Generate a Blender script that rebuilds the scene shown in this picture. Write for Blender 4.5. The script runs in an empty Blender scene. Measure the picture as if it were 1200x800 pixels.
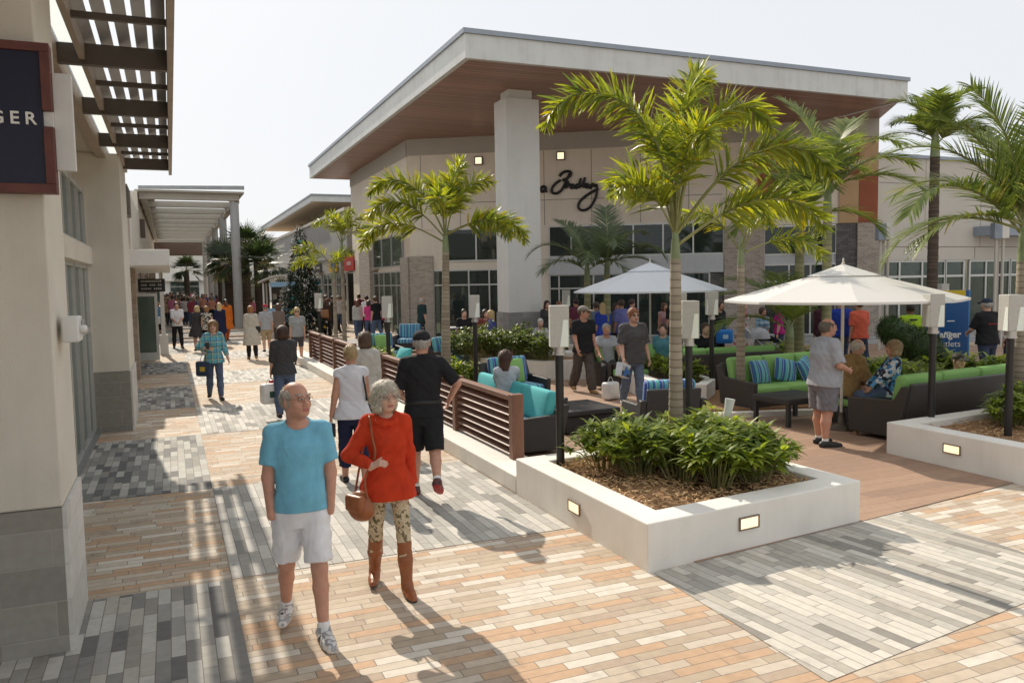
import bpy, bmesh, math, random
import numpy as np
from mathutils import Vector, Matrix, Euler

random.seed(7)
RNG = np.random.default_rng(11)
PI = math.pi
S = bpy.context.scene
COL = S.collection

# ------------------------------------------------------------------ materials
_M = {}
def _new(name):
    m = bpy.data.materials.new(name); m.use_nodes = True
    nt = m.node_tree; nt.nodes.clear()
    out = nt.nodes.new('ShaderNodeOutputMaterial')
    b = nt.nodes.new('ShaderNodeBsdfPrincipled')
    nt.links.new(b.outputs[0], out.inputs[0])
    return m, nt, b
def node(nt, t, **kw):
    n = nt.nodes.new(t)
    for k, v in kw.items():
        if k.startswith('i_'):
            n.inputs[int(k[2:]) if k[2:].isdigit() else k[2:]].default_value = v
        else: setattr(n, k, v)
    return n
def mth(nt, op, a, b=None, c=None):
    n = nt.nodes.new('ShaderNodeMath'); n.operation = op
    for i, v in enumerate((a, b, c)):
        if v is None: continue
        if isinstance(v, (int, float)): n.inputs[i].default_value = v
        else: nt.links.new(v, n.inputs[i])
    return n.outputs[0]
def c4(c): return (c[0], c[1], c[2], 1)
def ramp(nt, fac, stops, const=False):
    r = nt.nodes.new('ShaderNodeValToRGB'); cr = r.color_ramp
    cr.interpolation = 'CONSTANT' if const else 'LINEAR'
    while len(cr.elements) < len(stops): cr.elements.new(0.5)
    for e, (p, c) in zip(cr.elements, stops):
        e.position = p; e.color = c4(c)
    nt.links.new(fac, r.inputs[0]); return r.outputs[0]
def mixc(nt, fac, a, b, mode='MIX'):
    n = nt.nodes.new('ShaderNodeMix'); n.data_type = 'RGBA'; n.blend_type = mode
    for s, v in ((n.inputs[0], fac), (n.inputs[6], a), (n.inputs[7], b)):
        if isinstance(v, (int, float)): s.default_value = v
        elif isinstance(v, tuple): s.default_value = c4(v)
        else: nt.links.new(v, s)
    return n.outputs[2]
def mat(name, col, rough=.7, noise=.12, scale=6., bump=0., bscale=None, metal=0., spec=.4, sub=0., rand=0., streak=0., fold=0.):
    """plain surface whose tone wanders a little, with fine bump"""
    if name in _M: return _M[name]
    m, nt, b = _new(name)
    tc = node(nt, 'ShaderNodeTexCoord')
    n = node(nt, 'ShaderNodeTexNoise'); n.inputs['Scale'].default_value = scale; n.inputs['Detail'].default_value = 5
    nt.links.new(tc.outputs['Object'], n.inputs['Vector'])
    lo = tuple(x*(1-noise) for x in col); hi = tuple(min(1, x*(1+noise)) for x in col)
    cc = ramp(nt, n.outputs[0], [(.3, lo), (.7, hi)])
    if rand:
        oi = node(nt, 'ShaderNodeObjectInfo')
        hs = node(nt, 'ShaderNodeHueSaturation')
        nt.links.new(mth(nt, 'MULTIPLY_ADD', oi.outputs['Random'], rand, 1-rand/2), hs.inputs['Value'])
        nt.links.new(mth(nt, 'MULTIPLY_ADD', oi.outputs['Random'], rand*.06, .5-rand*.03), hs.inputs['Hue'])
        nt.links.new(cc, hs.inputs['Color']); cc = hs.outputs[0]
    if streak:                                   # rain streaks and grime
        mp = node(nt, 'ShaderNodeMapping'); mp.inputs['Scale'].default_value = (3.5, 3.5, .22); nt.links.new(tc.outputs['Object'], mp.inputs[0])
        ns = node(nt, 'ShaderNodeTexNoise'); ns.inputs['Scale'].default_value = 1.6; ns.inputs['Detail'].default_value = 7; ns.inputs['Roughness'].default_value = .65; nt.links.new(mp.outputs[0], ns.inputs['Vector'])
        n5 = node(nt, 'ShaderNodeTexNoise'); n5.inputs['Scale'].default_value = 2.3; n5.inputs['Detail'].default_value = 8; nt.links.new(tc.outputs['Object'], n5.inputs['Vector'])
        f_ = mth(nt, 'MULTIPLY', mth(nt, 'MAXIMUM', mth(nt, 'SUBTRACT', mth(nt, 'MULTIPLY', ns.outputs[0], n5.outputs[0]), .22), 0.), streak*6)
        cc = mixc(nt, f_, cc, tuple(x*.62*k for x, k in zip(col, (1, .96, .88))))
    nt.links.new(cc, b.inputs['Base Color'])
    b.inputs['Roughness'].default_value = rough; b.inputs['Metallic'].default_value = metal
    b.inputs['Specular IOR Level'].default_value = spec
    if sub:
        b.inputs['Subsurface Weight'].default_value = sub
        b.inputs['Subsurface Radius'].default_value = (.02, .008, .004)
        b.inputs['Subsurface Scale'].default_value = .5
    if bump:
        n2 = node(nt, 'ShaderNodeTexNoise'); n2.inputs['Scale'].default_value = bscale or scale*12; n2.inputs['Detail'].default_value = 4
        nt.links.new(tc.outputs['Object'], n2.inputs['Vector'])
        bp = node(nt, 'ShaderNodeBump'); bp.inputs['Strength'].default_value = bump; bp.inputs['Distance'].default_value = .01
        nt.links.new(n2.outputs[0], bp.inputs['Height']); nt.links.new(bp.outputs[0], b.inputs['Normal'])
        if fold:                                 # soft creases in cloth
            n6 = node(nt, 'ShaderNodeTexNoise'); n6.inputs['Scale'].default_value = 4.2; n6.inputs['Detail'].default_value = 1.5; n6.inputs['Distortion'].default_value = 1.6
            m6 = node(nt, 'ShaderNodeMapping'); m6.inputs['Scale'].default_value = (1.5, 1.5, .75); m6.inputs['Rotation'].default_value = (.3, .5, .2); nt.links.new(tc.outputs['Object'], m6.inputs[0]); nt.links.new(m6.outputs[0], n6.inputs['Vector'])
            b6 = node(nt, 'ShaderNodeBump'); b6.inputs['Strength'].default_value = fold; b6.inputs['Distance'].default_value = .05; nt.links.new(n6.outputs[0], b6.inputs['Height']); nt.links.new(b6.outputs[0], bp.inputs['Normal'])
    _M[name] = m; return m
def bricks(name, cols, mortar, bw, bh, mw=.012, rot=0., rough=.8, offset=True, vertical=False, bump=.3, coord='Object', shift=(0, 0), stain=.12, weights=None, spots=0.):
    """rows of units with a random stagger and a random tone each; vertical=True lays them on walls"""
    if name in _M: return _M[name]
    m, nt, b = _new(name)
    tc = node(nt, 'ShaderNodeTexCoord'); sp = node(nt, 'ShaderNodeSeparateXYZ')
    if rot:
        mp = node(nt, 'ShaderNodeMapping'); mp.inputs['Rotation'].default_value = (0, 0, rot)
        nt.links.new(tc.outputs[coord], mp.inputs[0]); nt.links.new(mp.outputs[0], sp.inputs[0])
    else: nt.links.new(tc.outputs[coord], sp.inputs[0])
    if vertical:
        u = mth(nt, 'ADD', sp.outputs[0], sp.outputs[1]); v = sp.outputs[2]
    else: u, v = sp.outputs[0], sp.outputs[1]
    u = mth(nt, 'ADD', u, shift[0]+100.); v = mth(nt, 'ADD', v, shift[1]+100.)
    vr = mth(nt, 'DIVIDE', v, bh); row = mth(nt, 'FLOOR', vr)
    wn = node(nt, 'ShaderNodeTexWhiteNoise', noise_dimensions='1D'); nt.links.new(row, wn.inputs['W'])
    if offset == 'half': off = mth(nt, 'MULTIPLY', mth(nt, 'MODULO', row, 2.), .5)
    else: off = wn.outputs[0]
    ur = mth(nt, 'ADD', mth(nt, 'DIVIDE', u, bw), off); cell = mth(nt, 'FLOOR', ur)
    cb = node(nt, 'ShaderNodeCombineXYZ'); nt.links.new(cell, cb.inputs[0]); nt.links.new(row, cb.inputs[1])
    w2 = node(nt, 'ShaderNodeTexWhiteNoise', noise_dimensions='2D'); nt.links.new(cb.outputs[0], w2.inputs['Vector'])
    if weights:
        acc = 0; st = []
        for c, wt in zip(cols, weights): st.append((acc, c)); acc += wt/sum(weights)
    else: st = [(i/len(cols), c) for i, c in enumerate(cols)]
    cc = ramp(nt, w2.outputs[0], st, True)
    n = node(nt, 'ShaderNodeTexNoise'); n.inputs['Scale'].default_value = 14; n.inputs['Detail'].default_value = 6
    nt.links.new(tc.outputs['Object'], n.inputs['Vector'])
    n3 = node(nt, 'ShaderNodeTexNoise'); n3.inputs['Scale'].default_value = .9; n3.inputs['Detail'].default_value = 4
    nt.links.new(tc.outputs['Object'], n3.inputs['Vector'])
    g = mth(nt, 'MULTIPLY_ADD', n.outputs[0], .36, .82); g = mth(nt, 'MULTIPLY', g, mth(nt, 'MULTIPLY_ADD', n3.outputs[0], stain*2, 1-stain))
    # each unit also differs a little inside its own tone
    g = mth(nt, 'MULTIPLY', g, mth(nt, 'MULTIPLY_ADD', w2.outputs[0], .06, .97))
    if spots:                                    # gum, drips and scuffs
        vo = node(nt, 'ShaderNodeTexVoronoi'); vo.inputs['Scale'].default_value = 2.2; nt.links.new(tc.outputs['Object'], vo.inputs['Vector'])
        sv = node(nt, 'ShaderNodeSeparateXYZ'); nt.links.new(vo.outputs['Color'], sv.inputs[0])
        hit = mth(nt, 'LESS_THAN', vo.outputs['Distance'], mth(nt, 'MULTIPLY', sv.outputs[0], .055))
        g = mth(nt, 'MULTIPLY', g, mth(nt, 'MULTIPLY_ADD', hit, -spots, 1.))
        n7 = node(nt, 'ShaderNodeTexNoise'); n7.inputs['Scale'].default_value = 3.1; n7.inputs['Detail'].default_value = 9; n7.inputs['Roughness'].default_value = .7; nt.links.new(tc.outputs['Object'], n7.inputs['Vector'])
        g = mth(nt, 'MULTIPLY', g, mth(nt, 'MULTIPLY_ADD', mth(nt, 'MAXIMUM', mth(nt, 'SUBTRACT', n7.outputs[0], .55), 0.), -1.6, 1.))
    gm = node(nt, 'ShaderNodeCombineColor')
    for i in range(3): nt.links.new(g, gm.inputs[i])
    cc = mixc(nt, 1., cc, gm.outputs[0], 'MULTIPLY')
    fu = mth(nt, 'FRACT', ur); fv = mth(nt, 'FRACT', vr)
    eu = mth(nt, 'MULTIPLY', mth(nt, 'MINIMUM', fu, mth(nt, 'SUBTRACT', 1., fu)), bw)
    ev = mth(nt, 'MULTIPLY', mth(nt, 'MINIMUM', fv, mth(nt, 'SUBTRACT', 1., fv)), bh)
    e = mth(nt, 'MINIMUM', eu, ev); e = mth(nt, 'SMOOTH_MIN', mth(nt, 'DIVIDE', e, mw), 1., .3)
    e = mth(nt, 'MAXIMUM', e, 0.)
    cc = mixc(nt, e, mortar, cc)
    nt.links.new(cc, b.inputs['Base Color']); b.inputs['Roughness'].default_value = rough
    b.inputs['Specular IOR Level'].default_value = .3
    bp = node(nt, 'ShaderNodeBump'); bp.inputs['Strength'].default_value = bump; bp.inputs['Distance'].default_value = .006
    hh = mth(nt, 'ADD', e, mth(nt, 'MULTIPLY', n.outputs[0], .5)); nt.links.new(hh, bp.inputs['Height'])
    nt.links.new(bp.outputs[0], b.inputs['Normal'])
    _M[name] = m; return m
def stripes(name, cols, widths, axis=0, rough=.8, coord='Object', weave=.08):
    """woven bands across one axis"""
    if name in _M: return _M[name]
    m, nt, b = _new(name)
    tc = node(nt, 'ShaderNodeTexCoord'); sp = node(nt, 'ShaderNodeSeparateXYZ'); nt.links.new(tc.outputs[coord], sp.inputs[0])
    tot = sum(widths)
    f = mth(nt, 'FRACT', mth(nt, 'DIVIDE', mth(nt, 'ADD', sp.outputs[axis], 50.), tot))
    acc = 0; st = []
    for c, w in zip(cols, widths): st.append((acc/tot, c)); acc += w
    cc = ramp(nt, f, st, True)
    n = node(nt, 'ShaderNodeTexNoise'); n.inputs['Scale'].default_value = 90
    nt.links.new(tc.outputs[coord], n.inputs['Vector'])
    cc = mixc(nt, weave, cc, n.outputs[1], 'OVERLAY')
    nt.links.new(cc, b.inputs['Base Color']); b.inputs['Roughness'].default_value = rough
    b.inputs['Sheen Weight'].default_value = .2
    _M[name] = m; return m
def blotch(name, cols, scale=20., rough=.8, kind='VORONOI'):
    """printed cloth: patches of a few colours"""
    if name in _M: return _M[name]
    m, nt, b = _new(name)
    tc = node(nt, 'ShaderNodeTexCoord')
    if kind == 'VORONOI':
        n = node(nt, 'ShaderNodeTexVoronoi'); n.inputs['Scale'].default_value = scale
        nt.links.new(tc.outputs['Object'], n.inputs['Vector'])
        sp = node(nt, 'ShaderNodeSeparateXYZ'); nt.links.new(n.outputs['Color'], sp.inputs[0]); f = sp.outputs[0]
    else:
        n = node(nt, 'ShaderNodeTexNoise'); n.inputs['Scale'].default_value = scale; n.inputs['Detail'].default_value = 3
        nt.links.new(tc.outputs['Object'], n.inputs['Vector'])
        f = mth(nt, 'MULTIPLY_ADD', n.outputs[0], 2.2, -.6)
    cc = ramp(nt, f, [(i/len(cols), c) for i, c in enumerate(cols)], True)
    nt.links.new(cc, b.inputs['Base Color']); b.inputs['Roughness'].default_value = rough
    _M[name] = m; return m
def plaid(name, base, bands):
    if name in _M: return _M[name]
    m, nt, b = _new(name)
    tc = node(nt, 'ShaderNodeTexCoord'); sp = node(nt, 'ShaderNodeSeparateXYZ'); nt.links.new(tc.outputs['Object'], sp.inputs[0])
    cc = base
    for ax, per, w, c, f in bands:
        q = mth(nt, 'FRACT', mth(nt, 'DIVIDE', mth(nt, 'ADD', sp.outputs[ax], 30.), per))
        k = mth(nt, 'MULTIPLY', mth(nt, 'LESS_THAN', q, w), f)
        cc = mixc(nt, k, cc, c)
    nt.links.new(cc, b.inputs['Base Color']); b.inputs['Roughness'].default_value = .8
    _M[name] = m; return m
def leafmat(name, col, col2, trans=.45, rough=.45, dead=None, dscale=3., rand=.0):
    """leaf: reflects on both faces and lets some sun through"""
    if name in _M: return _M[name]
    m, nt, b = _new(name)
    out = [n for n in nt.nodes if n.type == 'OUTPUT_MATERIAL'][0]
    tc = node(nt, 'ShaderNodeTexCoord')
    at = node(nt, 'ShaderNodeAttribute', attribute_name='tone')
    cc = ramp(nt, at.outputs['Fac'], [(0., col), (.8, col2), (1., dead or col2)])
    nt.links.new(cc, b.inputs['Base Color']); b.inputs['Roughness'].default_value = rough
    b.inputs['Specular IOR Level'].default_value = .5
    t = node(nt, 'ShaderNodeBsdfTranslucent')
    hs = node(nt, 'ShaderNodeHueSaturation'); hs.inputs['Saturation'].default_value = 1.15; hs.inputs['Value'].default_value = 1.5; hs.inputs['Hue'].default_value = .485
    nt.links.new(cc, hs.inputs['Color']); nt.links.new(hs.outputs[0], t.inputs[0])
    mx = node(nt, 'ShaderNodeMixShader'); mx.inputs[0].default_value = trans
    nt.links.new(b.outputs[0], mx.inputs[1]); nt.links.new(t.outputs[0], mx.inputs[2]); nt.links.new(mx.outputs[0], out.inputs[0])
    _M[name] = m; return m
def emis(name, col, s):
    if name in _M: return _M[name]
    m, nt, b = _new(name)
    b.inputs['Base Color'].default_value = c4(col); b.inputs['Emission Color'].default_value = c4(col); b.inputs['Emission Strength'].default_value = s
    _M[name] = m; return m
def glassmat(name, tint=(.04, .055, .05), rough=.03, alpha=.45):
    """shop glazing: mirror-like, tinted, partly see-through"""
    if name in _M: return _M[name]
    m, nt, b = _new(name)
    out = [n for n in nt.nodes if n.type == 'OUTPUT_MATERIAL'][0]
    b.inputs['Base Color'].default_value = c4(tint); b.inputs['Roughness'].default_value = rough; b.inputs['Specular IOR Level'].default_value = .8
    t = node(nt, 'ShaderNodeBsdfTransparent'); t.inputs[0].default_value = (.75, .85, .8, 1)
    mx = node(nt, 'ShaderNodeMixShader'); mx.inputs[0].default_value = alpha
    nt.links.new(b.outputs[0], mx.inputs[1]); nt.links.new(t.outputs[0], mx.inputs[2]); nt.links.new(mx.outputs[0], out.inputs[0])
    _M[name] = m; return m
def planks(name, col, w=.12, axis=1, rough=.55, groove=.35, grain=.25, line=.05):
    """boards or ribs running square to one axis"""
    if name in _M: return _M[name]
    m, nt, b = _new(name)
    tc = node(nt, 'ShaderNodeTexCoord'); sp = node(nt, 'ShaderNodeSeparateXYZ'); nt.links.new(tc.outputs['Object'], sp.inputs[0])
    q = mth(nt, 'DIVIDE', mth(nt, 'ADD', sp.outputs[axis], 80.), w); f = mth(nt, 'FRACT', q)
    wn = node(nt, 'ShaderNodeTexWhiteNoise', noise_dimensions='1D'); nt.links.new(mth(nt, 'FLOOR', q), wn.inputs['W'])
    mp = node(nt, 'ShaderNodeMapping'); sc = [1., 1., 1.]; sc = [3.]*3; sc[axis] = 30.; mp.inputs['Scale'].default_value = sc
    nt.links.new(tc.outputs['Object'], mp.inputs[0]); n = node(nt, 'ShaderNodeTexNoise'); n.inputs['Scale'].default_value = 1.6; n.inputs['Detail'].default_value = 5
    nt.links.new(mp.outputs[0], n.inputs['Vector'])
    g = mth(nt, 'MULTIPLY', mth(nt, 'MULTIPLY_ADD', wn.outputs[0], grain, 1-grain/2), mth(nt, 'MULTIPLY_ADD', n.outputs[0], grain*2, 1-grain))
    e = mth(nt, 'GREATER_THAN', mth(nt, 'MINIMUM', f, mth(nt, 'SUBTRACT', 1., f)), line)
    g = mth(nt, 'MULTIPLY', g, mth(nt, 'MULTIPLY_ADD', e, 1-groove, groove))
    gm = node(nt, 'ShaderNodeCombineColor')
    for i in range(3): nt.links.new(g, gm.inputs[i])
    cc = mixc(nt, 1., c4(col)[:3], gm.outputs[0], 'MULTIPLY')
    nt.links.new(cc, b.inputs['Base Color']); b.inputs['Roughness'].default_value = rough
    bp = node(nt, 'ShaderNodeBump'); bp.inputs['Strength'].default_value = .5; bp.inputs['Distance'].default_value = .01
    nt.links.new(e, bp.inputs['Height']); nt.links.new(bp.outputs[0], b.inputs['Normal'])
    _M[name] = m; return m
def weave(name, col, w=.02):
    if name in _M: return _M[name]
    m, nt, b = _new(name)
    tc = node(nt, 'ShaderNodeTexCoord'); sp = node(nt, 'ShaderNodeSeparateXYZ'); nt.links.new(tc.outputs['Object'], sp.inputs[0])
    a = mth(nt, 'SINE', mth(nt, 'MULTIPLY', mth(nt, 'ADD', sp.outputs[0], sp.outputs[1]), 2*PI/w/2)); c = mth(nt, 'SINE', mth(nt, 'MULTIPLY', sp.outputs[2], 2*PI/w/1.0))
    h = mth(nt, 'MULTIPLY', a, c)
    cc = ramp(nt, mth(nt, 'MULTIPLY_ADD', h, .5, .5), [(0., tuple(x*.55 for x in col)), (1., tuple(x*1.4 for x in col))])
    nt.links.new(cc, b.inputs['Base Color']); b.inputs['Roughness'].default_value = .5
    bp = node(nt, 'ShaderNodeBump'); bp.inputs['Strength'].default_value = .6; bp.inputs['Distance'].default_value = .004
    nt.links.new(h, bp.inputs['Height']); nt.links.new(bp.outputs[0], b.inputs['Normal'])
    _M[name] = m; return m

# ------------------------------------------------------------------ objects
def tag(o, label=None, cat=None, group=None, kind=None):
    if label: o['label'] = label
    if cat: o['category'] = cat
    if group: o['group'] = group
    if kind: o['kind'] = kind
    return o
def thing(name, label, cat, loc=(0, 0, 0), rz=0., group=None):
    o = bpy.data.objects.new(name, None); COL.objects.link(o)
    o.empty_display_size = .2; o.location = tuple(loc)+(0,)*(3-len(loc)); o.rotation_euler = (0, 0, rz)
    return tag(o, label, cat, group)
def link(name, me, parent=None):
    o = bpy.data.objects.new(name, me); COL.objects.link(o)
    if parent is not None: o.parent = parent
    return o
def kids(o): return [c for c in bpy.data.objects if c.parent == o]
_KC = {}
def copy_tree(o, loc=None, rz=None, label=None, scale=None, parent=None, group=None):
    c = o.copy(); COL.objects.link(c)
    if parent is not None: c.parent = parent
    if loc is not None: c.location = loc
    if rz is not None: c.rotation_euler = (0, 0, rz)
    if label: c['label'] = label
    if group: c['group'] = group
    if scale: c.scale = (scale,)*3 if isinstance(scale, (int, float)) else scale
    for ch in o.children: copy_tree(ch, parent=c)
    return c

class MB:
    """collects boxes, tubes, prisms ... for ONE mesh object"""
    def __init__(s): s.v = []; s.f = []; s.mi = []; s.sm = []; s.cur = 0; s.smooth = False
    def add(s, vs, fs, smooth=None):
        n = len(s.v); s.v += [tuple(v) for v in vs]
        for f in fs:
            s.f.append(tuple(i+n for i in f)); s.mi.append(s.cur); s.sm.append(s.smooth if smooth is None else smooth)
        return s
    def box(s, c, d, rz=0., rot=None, taper=None):
        x, y, z = d[0]/2, d[1]/2, d[2]/2
        t = taper or (1, 1)
        vs = [Vector((a*x*(t[0] if k > 0 else 1), b*y*(t[1] if k > 0 else 1), k*z)) for k in (-1, 1) for a, b in ((-1, -1), (1, -1), (1, 1), (-1, 1))]
        R = rot if rot is not None else Matrix.Rotation(rz, 3, 'Z')
        vs = [R @ v + Vector(c) for v in vs]
        return s.add(vs, [(3, 2, 1, 0), (4, 5, 6, 7), (0, 1, 5, 4), (1, 2, 6, 5), (2, 3, 7, 6), (3, 0, 4, 7)], False)
    def bx(s, x0, x1, y0, y1, z0, z1): return s.box(((x0+x1)/2, (y0+y1)/2, (z0+z1)/2), (x1-x0, y1-y0, z1-z0))
    def rbox(s, c, d, r=.03, rz=0., rot=None, seg=3, puff=0.):
        """box with rounded edges; puff swells the faces like a cushion"""
        bm = bmesh.new(); bmesh.ops.create_cube(bm, size=1.)
        for v in bm.verts: v.co = Vector((v.co.x*d[0], v.co.y*d[1], v.co.z*d[2]))
        bmesh.ops.bevel(bm, geom=bm.edges[:], offset=min(r, min(d)*.49), segments=seg, affect='EDGES', profile=.5)
        if puff:
            bmesh.ops.subdivide_edges(bm, edges=[e for e in bm.edges if e.calc_length() > .12], cuts=5, use_grid_fill=True)
            ax = min(range(3), key=lambda i: d[i])
            for v in bm.verts:
                u = [1-(2*abs(v.co[i])/d[i])**2 for i in range(3) if i != ax]
                v.co[ax] += math.copysign(puff*max(0, u[0])*max(0, u[1]), v.co[ax])*(1 if abs(v.co[ax]) > .2*d[ax] else 0)
        bm.normal_update()
        R = rot if rot is not None else Matrix.Rotation(rz, 3, 'Z')
        vs = [R @ v.co + Vector(c) for v in bm.verts]; fs = [tuple(v.index for v in f.verts) for f in bm.faces]
        bm.free(); return s.add(vs, fs, True)
    def prism(s, pts, z0, z1):
        n = len(pts); vs = [(p[0], p[1], z0) for p in pts]+[(p[0], p[1], z1) for p in pts]
        a = sum(pts[i][0]*pts[(i+1) % n][1]-pts[(i+1) % n][0]*pts[i][1] for i in range(n))
        fs = [tuple(range(n-1, -1, -1)), tuple(range(n, 2*n))]+[(i, (i+1) % n, (i+1) % n+n, i+n) for i in range(n)]
        if a < 0: fs = [f[::-1] for f in fs]
        return s.add(vs, fs, False)
    def tube(s, pts, rad, n=8, cap=True, smooth=True):
        pts = [Vector(p) for p in pts]; m = len(pts)
        rad = rad if isinstance(rad, (list, tuple)) else [rad]*m
        vs = []; up = Vector((.03, .05, 1)).normalized(); px = None
        for i, p in enumerate(pts):
            d = (pts[min(i+1, m-1)]-pts[max(i-1, 0)]).normalized()
            if px is None: px = d.cross(up if abs(d.dot(up)) < .97 else Vector((1, 0, 0)))
            px = (px-d*px.dot(d)).normalized()
            py = d.cross(px)
            for k in range(n):
                a = 2*PI*k/n; vs.append(p+(px*math.cos(a)+py*math.sin(a))*rad[i])
        fs = [(i*n+k, i*n+(k+1) % n, (i+1)*n+(k+1) % n, (i+1)*n+k) for i in range(m-1) for k in range(n)]
        s.add(vs, fs, smooth)
        if cap: s.add(vs[:n], [tuple(range(n))[::-1]], False); s.add(vs[-n:], [tuple(range(n))], False)
        return s
    def lathe(s, prof, c=(0, 0, 0), n=24, smooth=True, cap=False):
        vs = [(c[0]+r*math.cos(2*PI*k/n), c[1]+r*math.sin(2*PI*k/n), c[2]+z) for r, z in prof for k in range(n)]
        fs = [(i*n+k, i*n+(k+1) % n, (i+1)*n+(k+1) % n, (i+1)*n+k) for i in range(len(prof)-1) for k in range(n)]
        s.add(vs, fs, smooth)
        if cap: s.add(vs[-n:], [tuple(range(n))], False); s.add(vs[:n], [tuple(range(n))[::-1]], False)
        return s
    def build(s, name, mats, parent=None, off=None, bevel=0.):
        me = bpy.data.meshes.new(name)
        v = s.v if off is None else [(a-off[0], b-off[1], c-off[2]) for a, b, c in s.v]
        me.from_pydata(v, [], s.f)
        for m in (mats if isinstance(mats, (list, tuple)) else [mats]): me.materials.append(m)
        me.polygons.foreach_set('material_index', s.mi); me.polygons.foreach_set('use_smooth', s.sm); me.update()
        o = link(name, me, parent)
        if bevel:
            b = o.modifiers.new('edge', 'BEVEL'); b.width = bevel; b.segments = 2; b.limit_method = 'ANGLE'; b.angle_limit = math.radians(50)
        return o
def struct(name, mb, m, label, cat=None):
    o = mb.build(name, m); return tag(o, label, cat or name.replace('_', ' '), kind='structure')
def part(name, mats, parent, fn, bevel=0., world=False):
    mb = MB(); fn(mb)
    return mb.build(name, mats, parent, parent.location if world else None, bevel)
_FONT = {}
def text_mesh(name, body, size, m, parent, M, extrude=.004, align='CENTER', bold=0., shear=0., spacing=1.):
    cu = bpy.data.curves.new('lettering', 'FONT'); cu.body = body; cu.size = size; cu.extrude = extrude; cu.align_x = align
    cu.offset = bold; cu.shear = shear; cu.space_character = spacing; cu.resolution_u = 3
    o = bpy.data.objects.new('tmp', cu); COL.objects.link(o)
    dg = bpy.context.evaluated_depsgraph_get(); me = bpy.data.meshes.new_from_object(o.evaluated_get(dg))
    bpy.data.objects.remove(o); bpy.data.curves.remove(cu)
    me.transform(M); me.materials.clear(); me.materials.append(m); me.name = name
    return link(name, me, parent)
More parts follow.
